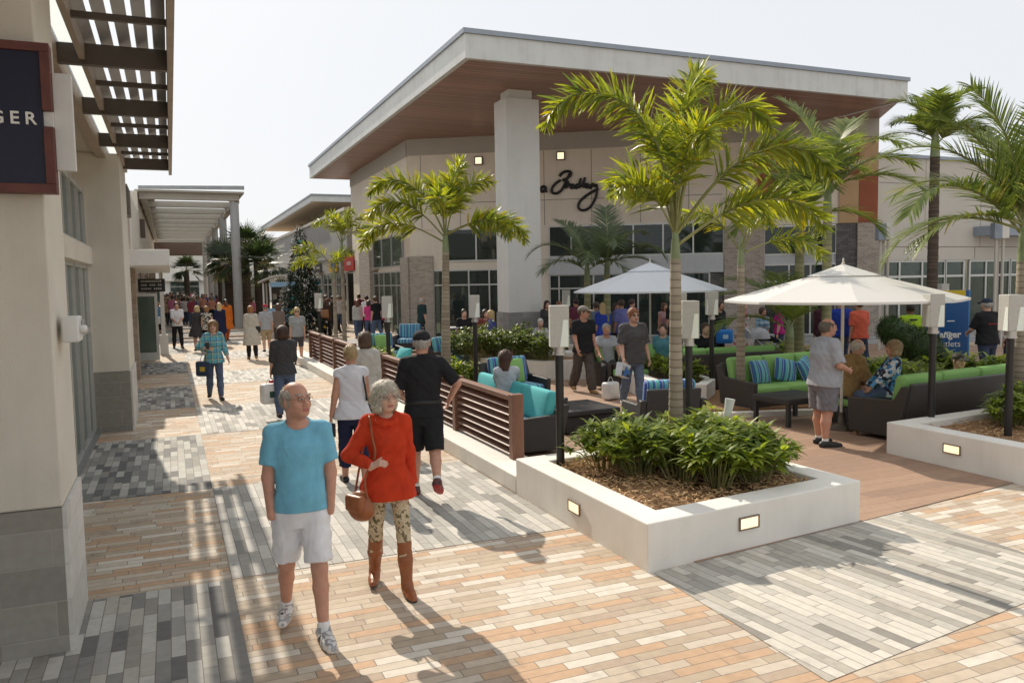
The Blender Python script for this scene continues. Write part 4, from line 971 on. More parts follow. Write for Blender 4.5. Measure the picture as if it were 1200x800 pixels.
for i in range(6): window(L3, 9*i, 9*i+7.8, .05, 3.0, (0, .25, .5, .75, 1), (0, .75, 1), place=Mw)
L4 = thing('shop_building', 'pale building closing the far end of the walkway', 'building', (0, 128, 0))
part('wall', m_white, L4, lambda mb: (mb.bx(-12, 22, 128, 140, 3.2, 9), mb.bx(-12, 22, 129, 140, 0, 3.2)), 0, True)
part('roof', m_steelc, L4, lambda mb: mb.bx(-13, 23, 126.6, 141, 9.01, 9.5), 0, True)
for i in range(6): window(L4, -10+5*i, -6+5*i, .1, 3.1, (0, .5, 1), (0, .75, 1), place=Matrix.Translation((0, .9, 0)))

# ------------------------------------------------------------------ the big corner shop
m_fas = mat('grey-white fascia', (.62, .63, .61), .6, .05, .7, .04, 40, streak=.3); m_cap = mat('grey metal roof edge', (.30, .335, .38), .45, .05, 2, metal=.3)
m_soff = planks('timber soffit', (.335, .18, .135), .24, 1, .4, .35, .3, .07)
m_wall = mat('beige stucco panels', (.74, .665, .56), .9, .04, .8, .12, 140, streak=.12); m_band = mat('grey-beige band', (.42, .39, .34), .85, .04, 1.)
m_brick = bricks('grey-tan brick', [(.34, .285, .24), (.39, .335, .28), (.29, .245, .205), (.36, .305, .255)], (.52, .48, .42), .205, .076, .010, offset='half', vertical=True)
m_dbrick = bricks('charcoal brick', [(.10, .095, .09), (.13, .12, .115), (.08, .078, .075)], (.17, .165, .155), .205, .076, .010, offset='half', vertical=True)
m_colm = mat('pale blue-grey stucco', (.64, .64, .61), .85, .04, .8, .1, 140, streak=.12)
m_colst = bricks('grey block', [(.24, .235, .225), (.28, .275, .26), (.21, .205, .20)], (.36, .35, .33), .62, .2, .008, offset='half', vertical=True)
m_rust = mat('rust panel', (.29, .085, .04), .7, .08, 2); m_ochre = mat('ochre panel', (.46, .30, .16), .7, .06, 2); m_joint = mat('panel joint', (.22, .19, .16), .9)
BB = thing('corner_shop', 'large beige corner shop with deep timber eaves and a script sign', 'building', (9.37, 33.06, 0))
DW = Vector((.851, -.525, 0)).normalized(); WA = math.atan2(DW.y, DW.x)
MF = Matrix.Rotation(WA, 4, 'Z')                          # local x runs along the front, local y into the shop
def multi(f, name, m, *boxes):
    for bb in boxes: f(name, m, lambda mb: mb.bx(*bb))
def fpart(name, m, fn, bevel=0., parent=None):
    mb = MB(); fn(mb); o = mb.build(name, m, parent or BB, None, bevel)
    if parent is None: o.matrix_local = MF
    return o
def lpart(name, m, fn, bevel=0.): return part(name, m, BB, fn, bevel, True)
part('fascia', m_fas, BB, lambda mb: (mb.bx(7.5, 23.6, 20.6, 20.75, 8.28, 8.92), mb.bx(7.5, 7.65, 20.751, 46.6, 8.28, 8.92), mb.bx(7.651, 10, 46.45, 46.6, 8.28, 8.92), mb.bx(23.45, 23.6, 20.751, 26, 8.28, 8.92)), 0, True)
part('roof_edge', m_cap, BB, lambda mb: (mb.bx(7.44, 23.66, 20.54, 20.80, 8.923, 9.05), mb.bx(7.44, 7.70, 20.801, 46.66, 8.923, 9.05)), 0, True)
rf = part('roof', m_cap, BB, lambda mb: mb.prism([(7.71, 20.81), (23.6, 20.81), (27, 26), (27, 46.6), (7.71, 46.6)], 8.80, 9.0), 0, True)
part('soffit', m_soff, BB, lambda mb: mb.prism([(7.655, 20.755), (23.445, 20.755), (26.5, 25), (26.5, 46.4), (7.655, 46.4)], 8.30, 8.40), 0, True)
fpart('wall', m_wall, lambda mb: (mb.bx(0, 12.85, .0, .3, 4.55, 7.62), mb.bx(1.0, 1.45, 0, .3, 2.86, 4.55), mb.bx(0, 1.0, 0.05, .3, 3.45, 4.55), mb.bx(3.95, 5.9, 0, .3, 0, 4.55), mb.bx(12.85, 18.6, .06, .3, 4.35, 7.62), mb.bx(1.45, 3.95, .02, .3, 2.86, 3.2)))
fpart('wall_band', m_band, lambda mb: mb.bx(-.02, 18.62, -.03, .28, 7.621, 8.295))
lpart('side_wall', m_wall, lambda mb: (mb.bx(9.37, 9.7, 33.2, 44.6, 4.5, 7.62), mb.bx(9.37, 9.7, 39.9, 44.6, 3.0, 4.5), mb.bx(9.37, 9.7, 42.4, 44.6, 0, 3.0)))
lpart('side_band', m_band, lambda mb: mb.bx(9.34, 9.7, 33.2, 44.62, 7.621, 8.295))
fpart('panel_joint', m_joint, lambda mb: [mb.bx(x-.012, x+.012, -.004, .01, 4.6, 7.6) for x in (.55, 2.2, 5.72, 7.65, 9.6, 11.5)]+[mb.bx(0, 12.8, -.0045, .01, z-.012, z+.012) for z in (5.62,)])
multi(fpart, 'brick_pier', m_brick, (.0, 1.0, -.12, .25, 0, 3.44), (12.86, 14.4, -.16, .5, 0, 4.36), (17.3, 17.86, .1, .5, 0, 4.34))
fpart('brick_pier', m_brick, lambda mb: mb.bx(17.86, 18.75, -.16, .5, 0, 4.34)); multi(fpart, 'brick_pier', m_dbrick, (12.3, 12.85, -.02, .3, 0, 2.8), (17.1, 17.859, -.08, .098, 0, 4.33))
multi(lpart, 'brick_pier', m_brick, (9.25, 9.66, 33.05, 34.3, 0, 3.44), (9.22, 9.66, 40.0, 42.4, 0, 4.0))
multi(fpart, 'panel', m_ochre, (13.85, 14.15, .0, .055, 4.4, 7.6), (17.93, 18.62, .0, .055, 6.19, 7.6), (17.2, 17.92, .0, .055, 4.36, 6.18))
multi(fpart, 'panel', m_rust, (14.16, 15.64, .0, .055, 5.4, 7.6), (16.85, 17.92, .0, .055, 6.19, 7.6), (17.93, 18.62, .0, .055, 4.36, 6.18))
part('column', m_colm, BB, lambda mb: (mb.bx(9.78, 10.92, 23.35, 24.3, 1.35, 8.0), mb.bx(9.95, 10.75, 23.5, 24.15, 8.001, 8.295)), .01, True)
part('column_base', m_colst, BB, lambda mb: mb.bx(9.75, 10.95, 23.32, 24.33, 0, 1.348), 0, True)
part('end_wall', m_wall, BB, lambda mb: mb.bx(25.15, 25.45, 23.9, 45, 0, 8.2), 0, True)
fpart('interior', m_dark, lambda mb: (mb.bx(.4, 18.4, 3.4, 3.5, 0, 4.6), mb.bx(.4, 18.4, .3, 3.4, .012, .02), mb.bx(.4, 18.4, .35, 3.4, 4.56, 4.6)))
m_shelf = blotch('shop goods', [(.30, .16, .10), (.12, .10, .09), (.45, .38, .30), (.35, .08, .07), (.20, .24, .28)], 2.5)
multi(fpart, 'shop_fitting', m_shelf, *[(1.4+1.3*i, 2.3+1.3*i, 2.2+.5*(i % 2), 2.6+.5*(i % 2), .02, 1.1+.5*(i % 3)) for i in range(12)])
W0 = MF
def win(*a, **k): return window(BB, *a, place=MF, **k)
win(1.0, 3.9, .05, 2.83, (0, .52, .82, 1), (0, .78, 1)); win(1.45, 3.95, 3.22, 4.53, (0, .56, 1), (0, 1)); 
win(5.9, 12.3, .05, 2.55, (0, .06, .28, .56, .78, 1), (0, .78, 1)); win(5.9, 12.85, 3.30, 4.53, (0, .13, .3, .49, .66, .83, 1), (0, 1))
win(14.4, 17.1, .05, 2.8, (0, .35, .65, 1), (0, .76, 1)); win(14.4, 17.1, 3.2, 4.3, (0, .5, 1), (0, 1))
fpart('window_band', mat('pale metal band', (.50, .52, .53), .5, .04), lambda mb: (mb.bx(5.86, 12.84, -.14, .28, 2.56, 3.27), mb.bx(14.4, 17.1, -.02, .28, 2.81, 3.19)))
Ml = Matrix.Rotation(-PI/2, 4, 'Z'); Ml.translation = Vector((9.42-9.37, 39.95-33.06, 0))
window(BB, .05, 5.6, .05, 2.85, (0, .2, .38, .62, .8, 1), (0, .78, 1), place=Ml); window(BB, .05, 5.6, 3.1, 4.45, (0, .33, .66, 1), (0, 1), place=Ml)
m_lit = emis('lit wall lamp', (1., .76, .48), .6)
def wall_lamp(s, z):
    p = MF @ Vector((s, -.012, z))+BB.location
    t = thing('wall_lamp', 'small square lit lamp high on the beige shop wall', 'wall lamp', p, WA, 'square lamps along the top of the beige wall')
    part('frame', m_brown, t, lambda mb: [mb.bx(a, b, -.09, .01, c, d) for a, b, c, d in ((-.17, .17, .13, .17), (-.17, .17, -.17, -.13), (-.17, -.13, -.13, .13), (.13, .17, -.13, .13))])
    part('lens', m_lit, t, lambda mb: mb.bx(-.129, .129, -.075, 0, -.129, .129))
for s, z in ((3.03, 7.3), (6.42, 7.36), (17.4, 7.2)): wall_lamp(s, z)
# script sign: rods bent to the letters
sg = thing('script_sign', 'black handwritten-style shop sign on the beige wall', 'sign', MF @ Vector((5.6, -.06, 6.0))+BB.location, WA)
def smooth(pts, n=6):
    P = [Vector(p) for p in pts]; P = [P[0]]+P+[P[-1]]; out = []
    for i in range(1, len(P)-2):
        for k in range(n):
            t = k/n; a, b, c, d = P[i-1], P[i], P[i+1], P[i+2]
            out.append(.5*((2*b)+(c-a)*t+(2*a-5*b+4*c-d)*t*t+(3*b-a-3*c+d)*t**3))
    return out+[P[-2]]
GL = {'a': [[(118, 350), (95, 346), (82, 362), (92, 380), (112, 366), (118, 350), (114, 374), (126, 378)]],
      'B': [[(292, 258), (268, 300), (245, 345), (228, 372), (195, 394), (163, 388), (160, 362), (182, 332), (222, 306)], [(214, 282), (232, 262), (262, 250), (290, 256), (292, 276), (268, 296), (240, 308), (262, 312), (274, 330), (262, 352), (240, 358)]],
      'r': [[(262, 362), (268, 334), (275, 342), (292, 334)]], 'a2': [[(314, 340), (298, 340), (290, 356), (302, 364), (315, 344), (313, 362), (322, 360)]],
      'd': [[(346, 342), (330, 342), (324, 358), (336, 364), (348, 340), (362, 300), (350, 350), (358, 362)]], 'l': [[(362, 358), (380, 325), (392, 296), (380, 345), (386, 362)]],
      'e': [[(390, 354), (406, 346), (402, 336), (392, 350), (400, 364), (416, 352)]],
      'y': [[(420, 338), (418, 358), (430, 362), (446, 336), (452, 352), (470, 350), (472, 392), (458, 442), (420, 496), (374, 512), (344, 494), (352, 456), (392, 420), (440, 392), (484, 372)]]}
def scr(mb):
    for k, ss_ in GL.items():
        for st_ in ss_:
            pts = smooth([(5.11+.00584*x-5.6, 0, 8.25-.00606*y-6.0) for x, y in st_]); mb.tube(pts, .058 if k in 'aB' or k == 'y' else .046, 6)
part('lettering', mat('black sign rods', (.012, .012, .013), .4, .1), sg, scr)
# low wing behind, with little shops
WG = thing('shop_wing', 'low grey wing of small shops behind the corner shop', 'building', (9.4, 46, 0))
m_gw = mat('grey stucco', (.34, .335, .325), .9, .04, .8)
part('wall', m_gw, WG, lambda mb: (mb.bx(9.37, 9.8, 46, 82, 3.9, 6.5), mb.bx(9.40, 9.8, 44.63, 82, 3.0, 3.9)), 0, True)
part('parapet_cap', m_white, WG, lambda mb: mb.bx(9.25, 9.9, 46, 82.1, 6.501, 6.68), 0, True)
part('interior', m_dark, WG, lambda mb: mb.bx(10.5, 10.6, 44.7, 82, 0, 3), 0, True)
Ml = Matrix.Rotation(-PI/2, 4, 'Z'); Ml.translation = Vector((9.45-9.4, 80-46, 0))
for i in range(4): window(WG, 8.4*i+.4, 8.4*i+8, .05, 2.95, (0, .2, .4, .6, .8, 1), (0, .78, 1), place=Ml)
part('awning', m_white, WG, lambda mb: mb.bx(7.9, 9.36, 66, 80, 2.95, 3.5), 0, True)
def shop_plate(label, y, z, w_, h_, cols, mark=None):
    t = thing('shop_sign', label, 'sign', (9.33, y, z), -PI/2)
    part('panel', [mat('plate '+str(c), c, .5, .05) for c in cols], t, lambda mb: [setattr(mb, 'cur', i) or mb.bx(-w_/2+w_*a, -w_/2+w_*b, -.06-.01*i, 0, -h_/2+h_*c, -h_/2+h_*d) for i, (a, b, c, d) in enumerate(mark)])
shop_plate('small black shop sign with a pale line on the grey wing', 55.5, 3.45, 2.2, .62, [(.02, .02, .02), (.45, .45, .42)], [(0, 1, 0, 1), (.2, .8, .4, .58)])
shop_plate('small blue and yellow shop sign on the grey wing', 50.2, 3.5, 2.6, .8, [(.60, .38, .02), (.02, .06, .26)], [(0, 1, 0, 1), (.3, .97, .28, .97)])
shop_plate('small red shop sign on the grey wing', 45.3, 3.5, 2.6, .85, [(.42, .025, .02), (.5, .3, .28)], [(0, 1, 0, 1), (.3, .75, .35, .6)])
# second roof behind
B2 = thing('corner_shop', 'farther beige shop with a cream soffit roof beyond the corner shop', 'building', (9, 55.4, 0))
part('fascia', m_fas, B2, lambda mb: (mb.bx(9, 26, 55.4, 55.6, 7.9, 8.3), mb.bx(9, 9.2, 55.601, 88, 7.9, 8.3)), 0, True)
part('soffit', mat('cream soffit', (.56, .46, .34), .8, .03, 1), B2, lambda mb: mb.bx(9.201, 26, 55.601, 88, 7.95, 8.05), 0, True)
part('wall', m_wall, B2, lambda mb: mb.bx(12, 26, 58.5, 86, 0, 7.94), 0, True)
part('roof', m_cap, B2, lambda mb: mb.bx(8.93, 26, 55.33, 88.1, 8.302, 8.4), 0, True)
# right-hand shop
RB = thing('shop_building', 'beige shop with a long low window front behind the umbrellas', 'building', (25.5, 23.5, 0))
part('wall', mat('greige stucco', (.54, .50, .44), .9, .04, .8, .1, 140), RB, lambda mb: (mb.bx(25.46, 48, 23.5, 23.9, 2.9, 6.9), mb.bx(25.46, 48, 28, 34, 0, 6.8)), 0, True)
part('parapet_cap', m_cap, RB, lambda mb: mb.bx(25.4, 48.1, 23.4, 24.0, 6.902, 7.03), 0, True)
part('panel_joint', m_joint, RB, lambda mb: (mb.bx(25.5, 48, 23.494, 23.52, 3.41, 3.44), mb.bx(25.5, 48, 23.494, 23.52, 5.9, 5.92), mb.bx(30.9, 30.93, 23.493, 23.52, 2.95, 3.4), mb.bx(31.2, 31.22, 23.495, 23.52, 3.45, 6.9), mb.bx(28.0, 28.02, 23.495, 23.52, 3.45, 6.9)), 0, True)
part('interior', mat('pale shop interior', (.50, .52, .44), .9, .3, 1.), RB, lambda mb: (mb.bx(25.5, 48, 27.4, 27.5, 0, 3), mb.bx(25.5, 48, 24, 27.4, .012, .02)), 0, True)
for i in range(9): part('shop_fitting', mat('pale shop fittings', (.45, .47, .42), .8, .3, 2.), RB, lambda mb: mb.bx(26+1.7*i, 26.9+1.7*i, 26.2, 26.5, .02, 1.6+.9*(i % 2)), 0, True)
for a, b, c in ((25.5, 29.3, (0, .33, .66, 1)), (29.35, 30.4, (0, 1)), (30.75, 33.2, (0, .4, .8, 1)), (33.25, 40, (0, .2, .4, .6, .8, 1))): window(RB, a-25.5, b-25.5, .05, 2.86, c, (0, .78, 1), frame=.09, place=Matrix.Translation((0, .12, 0)))
part('awning', mat('blue-grey awning', (.28, .31, .36), .6, .05), RB, lambda mb: mb.bx(30.8, 34.5, 22.6, 23.48, 3.86, 4.25), 0, True)
# ------------------------------------------------------------------ long planter with palm and shrubs
m_mulch = mat('bark mulch', (.27, .15, .075), .95, .45, 40, .8, 60)
m_chip = mat('mulch chips', (.46, .29, .16), .9, .4, 30, rand=.5)
m_lens = emis('lit step lamp', (1., .74, .46), .55); m_bez = mat('step lamp bezel', (.22, .185, .15), .5, .1, metal=.3)
def ring_planter(label, pts, h=.40, wt=.27, soil=.33, name='planter'):
    """a low stucco wall round a bed; pts run anticlockwise"""
    c = (sum(p[0] for p in pts)/len(pts), sum(p[1] for p in pts)/len(pts)); t = thing(name, label, 'planter', (c[0], c[1], 0))
    P = [Vector((p[0], p[1])) for p in pts]; n = len(P); inn = []
    for i in range(n):
        a = (P[i]-P[i-1]).normalized(); b = (P[(i+1) % n]-P[i]).normalized(); na = Vector((-a.y, a.x)); nb = Vector((-b.y, b.x)); m = (na+nb).normalized(); inn.append(P[i]+m*wt/max(.4, m.dot(na)))
    def wall(mb):
        vs = [(p.x, p.y, z) for z in (0, h) for p in P]+[(p.x, p.y, z) for z in (0, h) for p in inn]
        for i in range(n):
            j = (i+1) % n; a = len(mb.v)
            mb.add([vs[i], vs[j], vs[n+j], vs[n+i], vs[3*n+i], vs[3*n+j], vs[2*n+j], vs[2*n+i]], [(0, 1, 2, 3), (3, 2, 5, 4), (4, 5, 6, 7)])
    mb = MB(); wall(mb); 
    bm = bmesh.new(); 
    o = mb.build('wall', m_wall2, t, t.location); bm.from_mesh(o.data); bmesh.ops.remove_doubles(bm, verts=bm.verts, dist=1e-4); bm.to_mesh(o.data); bm.free()
    bv = o.modifiers.new('edge', 'BEVEL'); bv.width = .012; bv.segments = 2; bv.limit_method = 'ANGLE'
    bm = bmesh.new(); f = bm.faces.new([bm.verts.new((p.x-c[0], p.y-c[1], soil)) for p in inn]); bmesh.ops.triangulate(bm, faces=[f]); bmesh.ops.subdivide_edges(bm, edges=bm.edges[:], cuts=14, use_grid_fill=True)
    for v in bm.verts:
        if not v.is_boundary: v.co.z += .035*math.sin(5*v.co.x+1)*math.sin(4*v.co.y)+random.uniform(-.012, .022)
    me = bpy.data.meshes.new('soil'); bm.to_mesh(me); bm.free(); me.materials.append(m_mulch); link('soil', me, t)
    return t, P, inn
def inside(p, poly):
    r = False
    for i in range(len(poly)):
        a, b = poly[i], poly[i-1]
        if (a.y > p[1]) != (b.y > p[1]) and p[0] < (b.x-a.x)*(p[1]-a.y)/(b.y-a.y)+a.x: r = not r
    return r
def chips(label, inn, z, n):
    mb = MB(); xs = [p.x for p in inn]; ys = [p.y for p in inn]
    while n > 0:
        p = (random.uniform(min(xs), max(xs)), random.uniform(min(ys), max(ys)))
        if inside(p, inn):
            n -= 1; L = random.uniform(.02, .07); R = Euler((random.uniform(-.5, .5), random.uniform(-.5, .5), random.uniform(0, 6.3))).to_matrix(); mb.box((p[0], p[1], z+.03*math.sin(5*p[0])*0+random.uniform(.0, .045)), (L, L*.22, .006), rot=R)
    o = mb.build('mulch_chips', m_chip); tag(o, label, 'mulch', kind='stuff')
def step_lamp(label, p, rz):
    t = thing('step_lamp', label, 'wall lamp', p, rz, 'lit lamps set in the planter walls')
    part('bezel', m_bez, t, lambda mb: [mb.bx(a, b, -.016, 0, c, d) for a, b, c, d in ((-.117, .117, .045, .057), (-.117, .117, -.057, -.045), (-.117, -.105, -.045, .045), (.105, .117, -.045, .045))])
    part('lens', m_lens, t, lambda mb: [mb.bx(-.104+.0521*i, -.104+.0521*i+.0495, -.010, -.002, -.0445, .0445) for i in range(4)])
PA = [(3.42, 5.38), (5.97, 5.66), (5.85, 8.25), (3.42, 8.05)]
tA, PAo, PAi = ring_planter('long off-white planter with a palm and shrubs at the walkway corner', PA, .40, .28)
chips('bark chips on the bed of the long corner planter', PAi, .34, 2600)
a = Vector((5.97-3.42, 5.66-5.38)); step_lamp('lit step lamp on the shaded front face of the corner planter', (3.42+a.x*.43-.003, 5.38+a.y*.43-.004, .235), math.atan2(a.y, a.x))
step_lamp('lit step lamp on the walkway side of the corner planter', (3.416, 6.64, .215), -PI/2)
SH = []
for i in range(5):
    G, mm = shrub_mesh('foliage', 31+i, r=.33, h=.44, stems=40, leaf=.145, lw=.040); t = thing('shrub', 'low glossy green shrub', 'shrub', (0, 0, -50)); o = G.build('foliage', mm, t); SH.append(t)
used = set()
def put_shrub(k, p, z, s, label, group, rz=None):
    if k not in used: used.add(k); t = SH[k]; t.location = (p[0], p[1], z); t.rotation_euler = (0, 0, rz or 0); t.scale = (s,)*3; t['label'] = label; t['group'] = group; return t
    return copy_tree(SH[k], (p[0], p[1], z), rz if rz is not None else random.uniform(0, 6.3), label, s, group=group)
random.seed(5)
for i, (x, y, s) in enumerate([(4.15, 7.55, 1.), (4.3, 7.1, 1.05), (4.55, 6.75, 1.02), (4.72, 6.42, 1.05), (5.0, 6.72, 1.), (5.18, 6.38, 1.08), (5.42, 6.62, .95), (5.1, 7.1, 1.1), (4.72, 7.25, 1.), (5.4, 7.05, 1.), (4.6, 7.68, 1.05), (5.1, 7.6, 1.), (5.45, 7.5, 1.05), (4.9, 7.05, .9), (4.42, 7.42, .9)]):
    put_shrub(i % 5, (x+.03, y-.16), .33, s*1.12, 'one of the glossy green shrubs round the palm in the long corner planter', 'shrubs in the corner planter')
# palm of the corner planter: fronds listed as (azimuth from the picture's right, rise, length, bend)
pal = palm('tallest front palm with plume-like bright fronds in the corner planter', (4.95, 7.22), 2.22,
     [(177, 83, 2.55, 168), (160, 82, 1.35, 165), (200, 62, 1.0, 120), (62, 87, 2.55, 105), (20, 80, 2.4, 150), (-4, 55, 2.1, 140), (-15, 36, 1.75, 115), (90, 78, 2.3, 140), (-80, 80, 1.7, 150)],
     [FOX, STALK], 'plume', BARK, .088, .055, .34, (.04, .06), z0=.33, ll=.31, lw=.030, dens=1.2, yellow=.34, seed=4)
FOXG = 'plume-fronded palms of the terrace'
palm('plume palm with yellowing fronds behind the slatted fence', (5.61, 17.12), 3.0, [(174, 66, 2.4, 140), (185, 30, 2.2, 125), (55, 84, 2.1, 70), (25, 78, 2.0, 110), (8, 26, 2.1, 120), (90, 70, 1.8, 120), (-90, 60, 1.7, 120), (200, 48, 2.1, 130), (120, 80, 2.0, 100), (-25, 20, 1.9, 90)], [FOX, STALK], 'plume', BARK, .12, .075, .55, (.06, 0), group=FOXG, ll=.38, lw=.042, yellow=.46, seed=9)
for i, (x, y, h) in enumerate(((6.2, 31.5, 3.6), (5.75, 30.9, 2.55))):
    palm(('thin pale-trunked palm farther along the fence line' if i == 0 else 'short plume palm beside the thin pale-trunked palm'), (x, y), h, ([(172, 72, 1.7, 140), (8, 68, 2.0, 130), (60, 82, 1.7, 80), (90, 65, 1.5, 100), (-90, 66, 1.5, 110), (130, 78, 1.6, 90), (-12, 40, 1.7, 110)] if i == 0 else [(178, 58, 1.9, 120), (188, 30, 1.8, 110), (90, 60, 1.3, 110), (40, 70, 1.2, 110)]), [FOX, STALK], 'plume', BARK, .085, .06, .5, group=FOXG, ll=.34, lw=.036, yellow=.38, dens=.8, seed=20+i)
FEAG = 'feather palms in front of the corner shop'
palm('left of the two dull feather palms before the script sign wall', (10.5, 19.5), 2.35, [(175, 48, 1.9, 110), (5, 60, 1.7, 110), (90, 62, 1.7, 100), (-90, 45, 1.7, 110), (140, 74, 1.7, 60), (215, 30, 1.6, 90), (40, 70, 1.7, 80), (-40, 30, 1.5, 100)], [DUL, STALK], 'feather', BARKG, .10, .085, .5, group=FEAG, ll=.40, lw=.034, seed=31)
palm('right of the two dull feather palms before the script sign wall', (10.95, 19.2), 2.45, [(165, 40, 1.6, 100), (0, 50, 1.9, 120), (-8, 20, 1.6, 90), (75, 82, 1.8, 40), (90, 55, 1.7, 100), (-90, 55, 1.6, 110), (120, 70, 1.6, 70), (25, 66, 1.7, 90)], [DUL, STALK], 'feather', BARKG, .10, .085, .5, group=FEAG, ll=.40, lw=.034, seed=32)
palm('feather palm with a forked crown before the rust wall panels', fw(936, 17.5), 3.3, [(165, 66, 2.3, 120), (178, 40, 2.2, 110), (10, 72, 2.1, 110), (90, 60, 2.0, 100), (-90, 55, 1.9, 110), (130, 76, 2.1, 70), (200, 10, 1.8, 80), (-15, 15, 1.8, 80), (60, 74, 2.1, 80)], [FEA, STALK], 'feather', BARKG, .13, .09, .6, group=FEAG, ll=.42, lw=.036, yellow=.3, seed=33)
palm('tall feather palm just left of the white umbrella top', fw(968, 16.5), 3.7, [(10, 52, 2.1, 95), (2, 66, 2.1, 105), (172, 62, 2.0, 110), (90, 70, 2.0, 80), (-90, 62, 1.9, 100), (150, 80, 2.2, 50), (190, 30, 1.9, 90), (-20, 20, 1.8, 70), (45, 76, 2.1, 60)], [FEA, STALK], 'feather', BARKG, .12, .085, .6, group=FEAG, ll=.44, lw=.034, yellow=.3, seed=34)
palm('low young feather palm under the forked palm', fw(925, 16.5), 1.1, [(170, 50, 1.9, 90), (150, 66, 1.8, 80), (10, 60, 1.6, 90), (90, 70, 1.6, 70), (-90, 55, 1.5, 90), (185, 25, 1.7, 70)], [FEA, STALK], 'feather', BARKG, .11, .09, .4, group=FEAG, ll=.40, lw=.034, seed=35)
palm('yellow-tipped plume palm between the corner palm and the forked palm', fw(868, 14.), 2.55, [(175, 60, 1.5, 130), (5, 64, 1.7, 140), (-85, 50, 1.5, 130), (-20, 24, 1.5, 110), (60, 80, 1.4, 90)], [FOX, STALK], 'plume', BARK, .085, .06, .5, group=FOXG, ll=.30, lw=.03, yellow=.5, seed=36)
palm('tall dark-trunked feather palm beyond the white umbrella', fw(1091, 24.), 5.75, [(15+27*i, 25+((i*37) % 60), 1.75, 75) for i in range(18)], [FEA, STALK], 'feather', BARKD, .17, .13, .9, group=FEAG, ll=.42, lw=.04, yellow=.2, seed=41)
RP = palm('big arching feather palm at the right edge', fw(1197, 11.4), 2.2, [(174, 62, 2.5, 100), (184, 40, 2.3, 105), (160, 76, 2.2, 60), (90, 72, 2.2, 70), (60, 60, 2.2, 90), (10, 60, 2.2, 100), (-70, 70, 1.8, 90), (196, 18, 1.8, 85), (30, 80, 2.2, 50), (140, 56, 2.2, 100), (-10, 30, 2.0, 90), (168, 84, 2.2, 45), (178, 20, 2.1, 95)], [FEA, STALK], 'feather', BARK, .11, .085, .7, z0=.3, ll=.40, lw=.030, yellow=.35, seed=42, dens=1.1)
for i, (px, d, h) in enumerate(((271, 47, 3.6), (291, 50, 4.6), (305, 52, 4.4), (312, 46, 3.4), (262, 58, 4.2), (222, 75, 3.8))):
    p = fw(px, d); fan_palm(['shaggy fan palm left of the canopy column', 'fan palm right behind the canopy column', 'tallest fan palm right of the canopy column', 'low fan palm with yellow fronds by the kiosk', 'fan palm behind the canopy columns', 'small dark fan palm at the far end of the canopy'][i], p, h, 1.75, 'fan palms', 60+i, 24, .27)

# ------------------------------------------------------------------ low wall, fence and bed along the walkway
lw = thing('low_wall', 'low off-white wall carrying the slatted fence along the walkway', 'wall', (3.7, 16, 0))
part('wall', m_wall2, lw, lambda mb: (mb.bx(3.42, 3.95, 8.07, 27, 0, .20)), .012, True)
m_wood = planks('red-brown timber', (.185, .085, .05), .3, 2, .5, .9, .3, .0); m_wood2 = planks('red-brown timber post', (.20, .09, .055), .06, 0, .5, .9, .35, .0)
FX = 3.78
def fence(label, ys):
    t = thing('slatted_fence', label, 'fence', (FX, ys[0], .2), 0, 'red-brown slatted fences on the low wall')
    for y in ys: part('post', m_wood2, t, lambda mb: mb.bx(FX-.075, FX+.075, y-.06, y+.06, .2, .99), .006, True)
    for y0, y1 in zip(ys[:-1], ys[1:]):
        part('rail', m_wood2, t, lambda mb: mb.bx(FX-.06, FX+.06, y0+.061, y1-.061, .905, .965), .004, True)
        mb = MB()
        for k in range(7): mb.box((FX, (y0+y1)/2, .265+.096*k), (.115, y1-y0-.124, .018), rot=Matrix.Rotation(-.60, 3, 'Y'))
        mb.build('louvre', m_wood, t, t.location, .002)
fence('nearest slatted timber fence beside the turquoise sofa', [8.86, 11.0, 13.2, 15.4]); fence('farther slatted timber fence on the low wall', [18.3, 20.4, 22.4, 24.2])
for i in range(7):
    put_shrub(i % 5, (4.5+random.uniform(-.2, 1.5), 17+random.uniform(-1.1, 1.0)), .02, 1.25, 'one of the green shrubs in the bed behind the slatted fence', 'shrubs behind the fence')
for i in range(5):
    put_shrub(i % 5, (4.4+random.uniform(0, .8), 20.5+i*.5), .02, 1.2, 'one of the green shrubs in the bed behind the slatted fence', 'shrubs behind the fence')

# ------------------------------------------------------------------ lamps
m_lamp = mat('grey-white lamp shell', (.46, .445, .405), .55, .06, 30, .15, 300); m_pole = mat('black lamp pole', (.022, .02, .019), .4, .15); m_acr = mat('white acrylic', (.80, .84, .76), .35, .03, sub=.2)
def lamp(label, p, z=0., H=2.08, rz=-.35):
    t = thing('post_lamp', label, 'lamp', (p[0], p[1], z), rz, 'black post lamps with box heads'); h = H-z
    part('pole', m_pole, t, lambda mb: mb.tube([(0, 0, -.02), (0, 0, h-.5)], .045, 12))
    part('collar', mat('steel collar', (.5, .49, .47), .35, .05, metal=.8), t, lambda mb: (mb.tube([(0, 0, h-.51), (0, 0, h-.44)], .062, 14), mb.tube([(0, 0, h-.53), (0, 0, h-.505)], .072, 14)))
    hd = part('lamp_head', m_lamp, t, lambda mb: mb.box((0, 0, h-.22), (.2, .2, .44)), .006)
    for k in range(4):
        R = Matrix.Rotation(k*PI/2, 3, 'Z'); mb = MB(); pts = [(-.0, -.436), (.088, -.436), (.088, -.15), (.038, -.15)]
        v = [R @ Vector((x, -y, h+z_)) for y in (.09, .1035) for x, z_ in pts]; mb.add(v, [(4, 5, 6, 7), (0, 3, 2, 1), (0, 1, 5, 4), (1, 2, 6, 5), (2, 3, 7, 6), (3, 0, 4, 7)])
        o = mb.build('diffuser', m_acr, hd)
    return t
lamp('post lamp at the left end of the corner planter', at(657, 547, .33), .33)
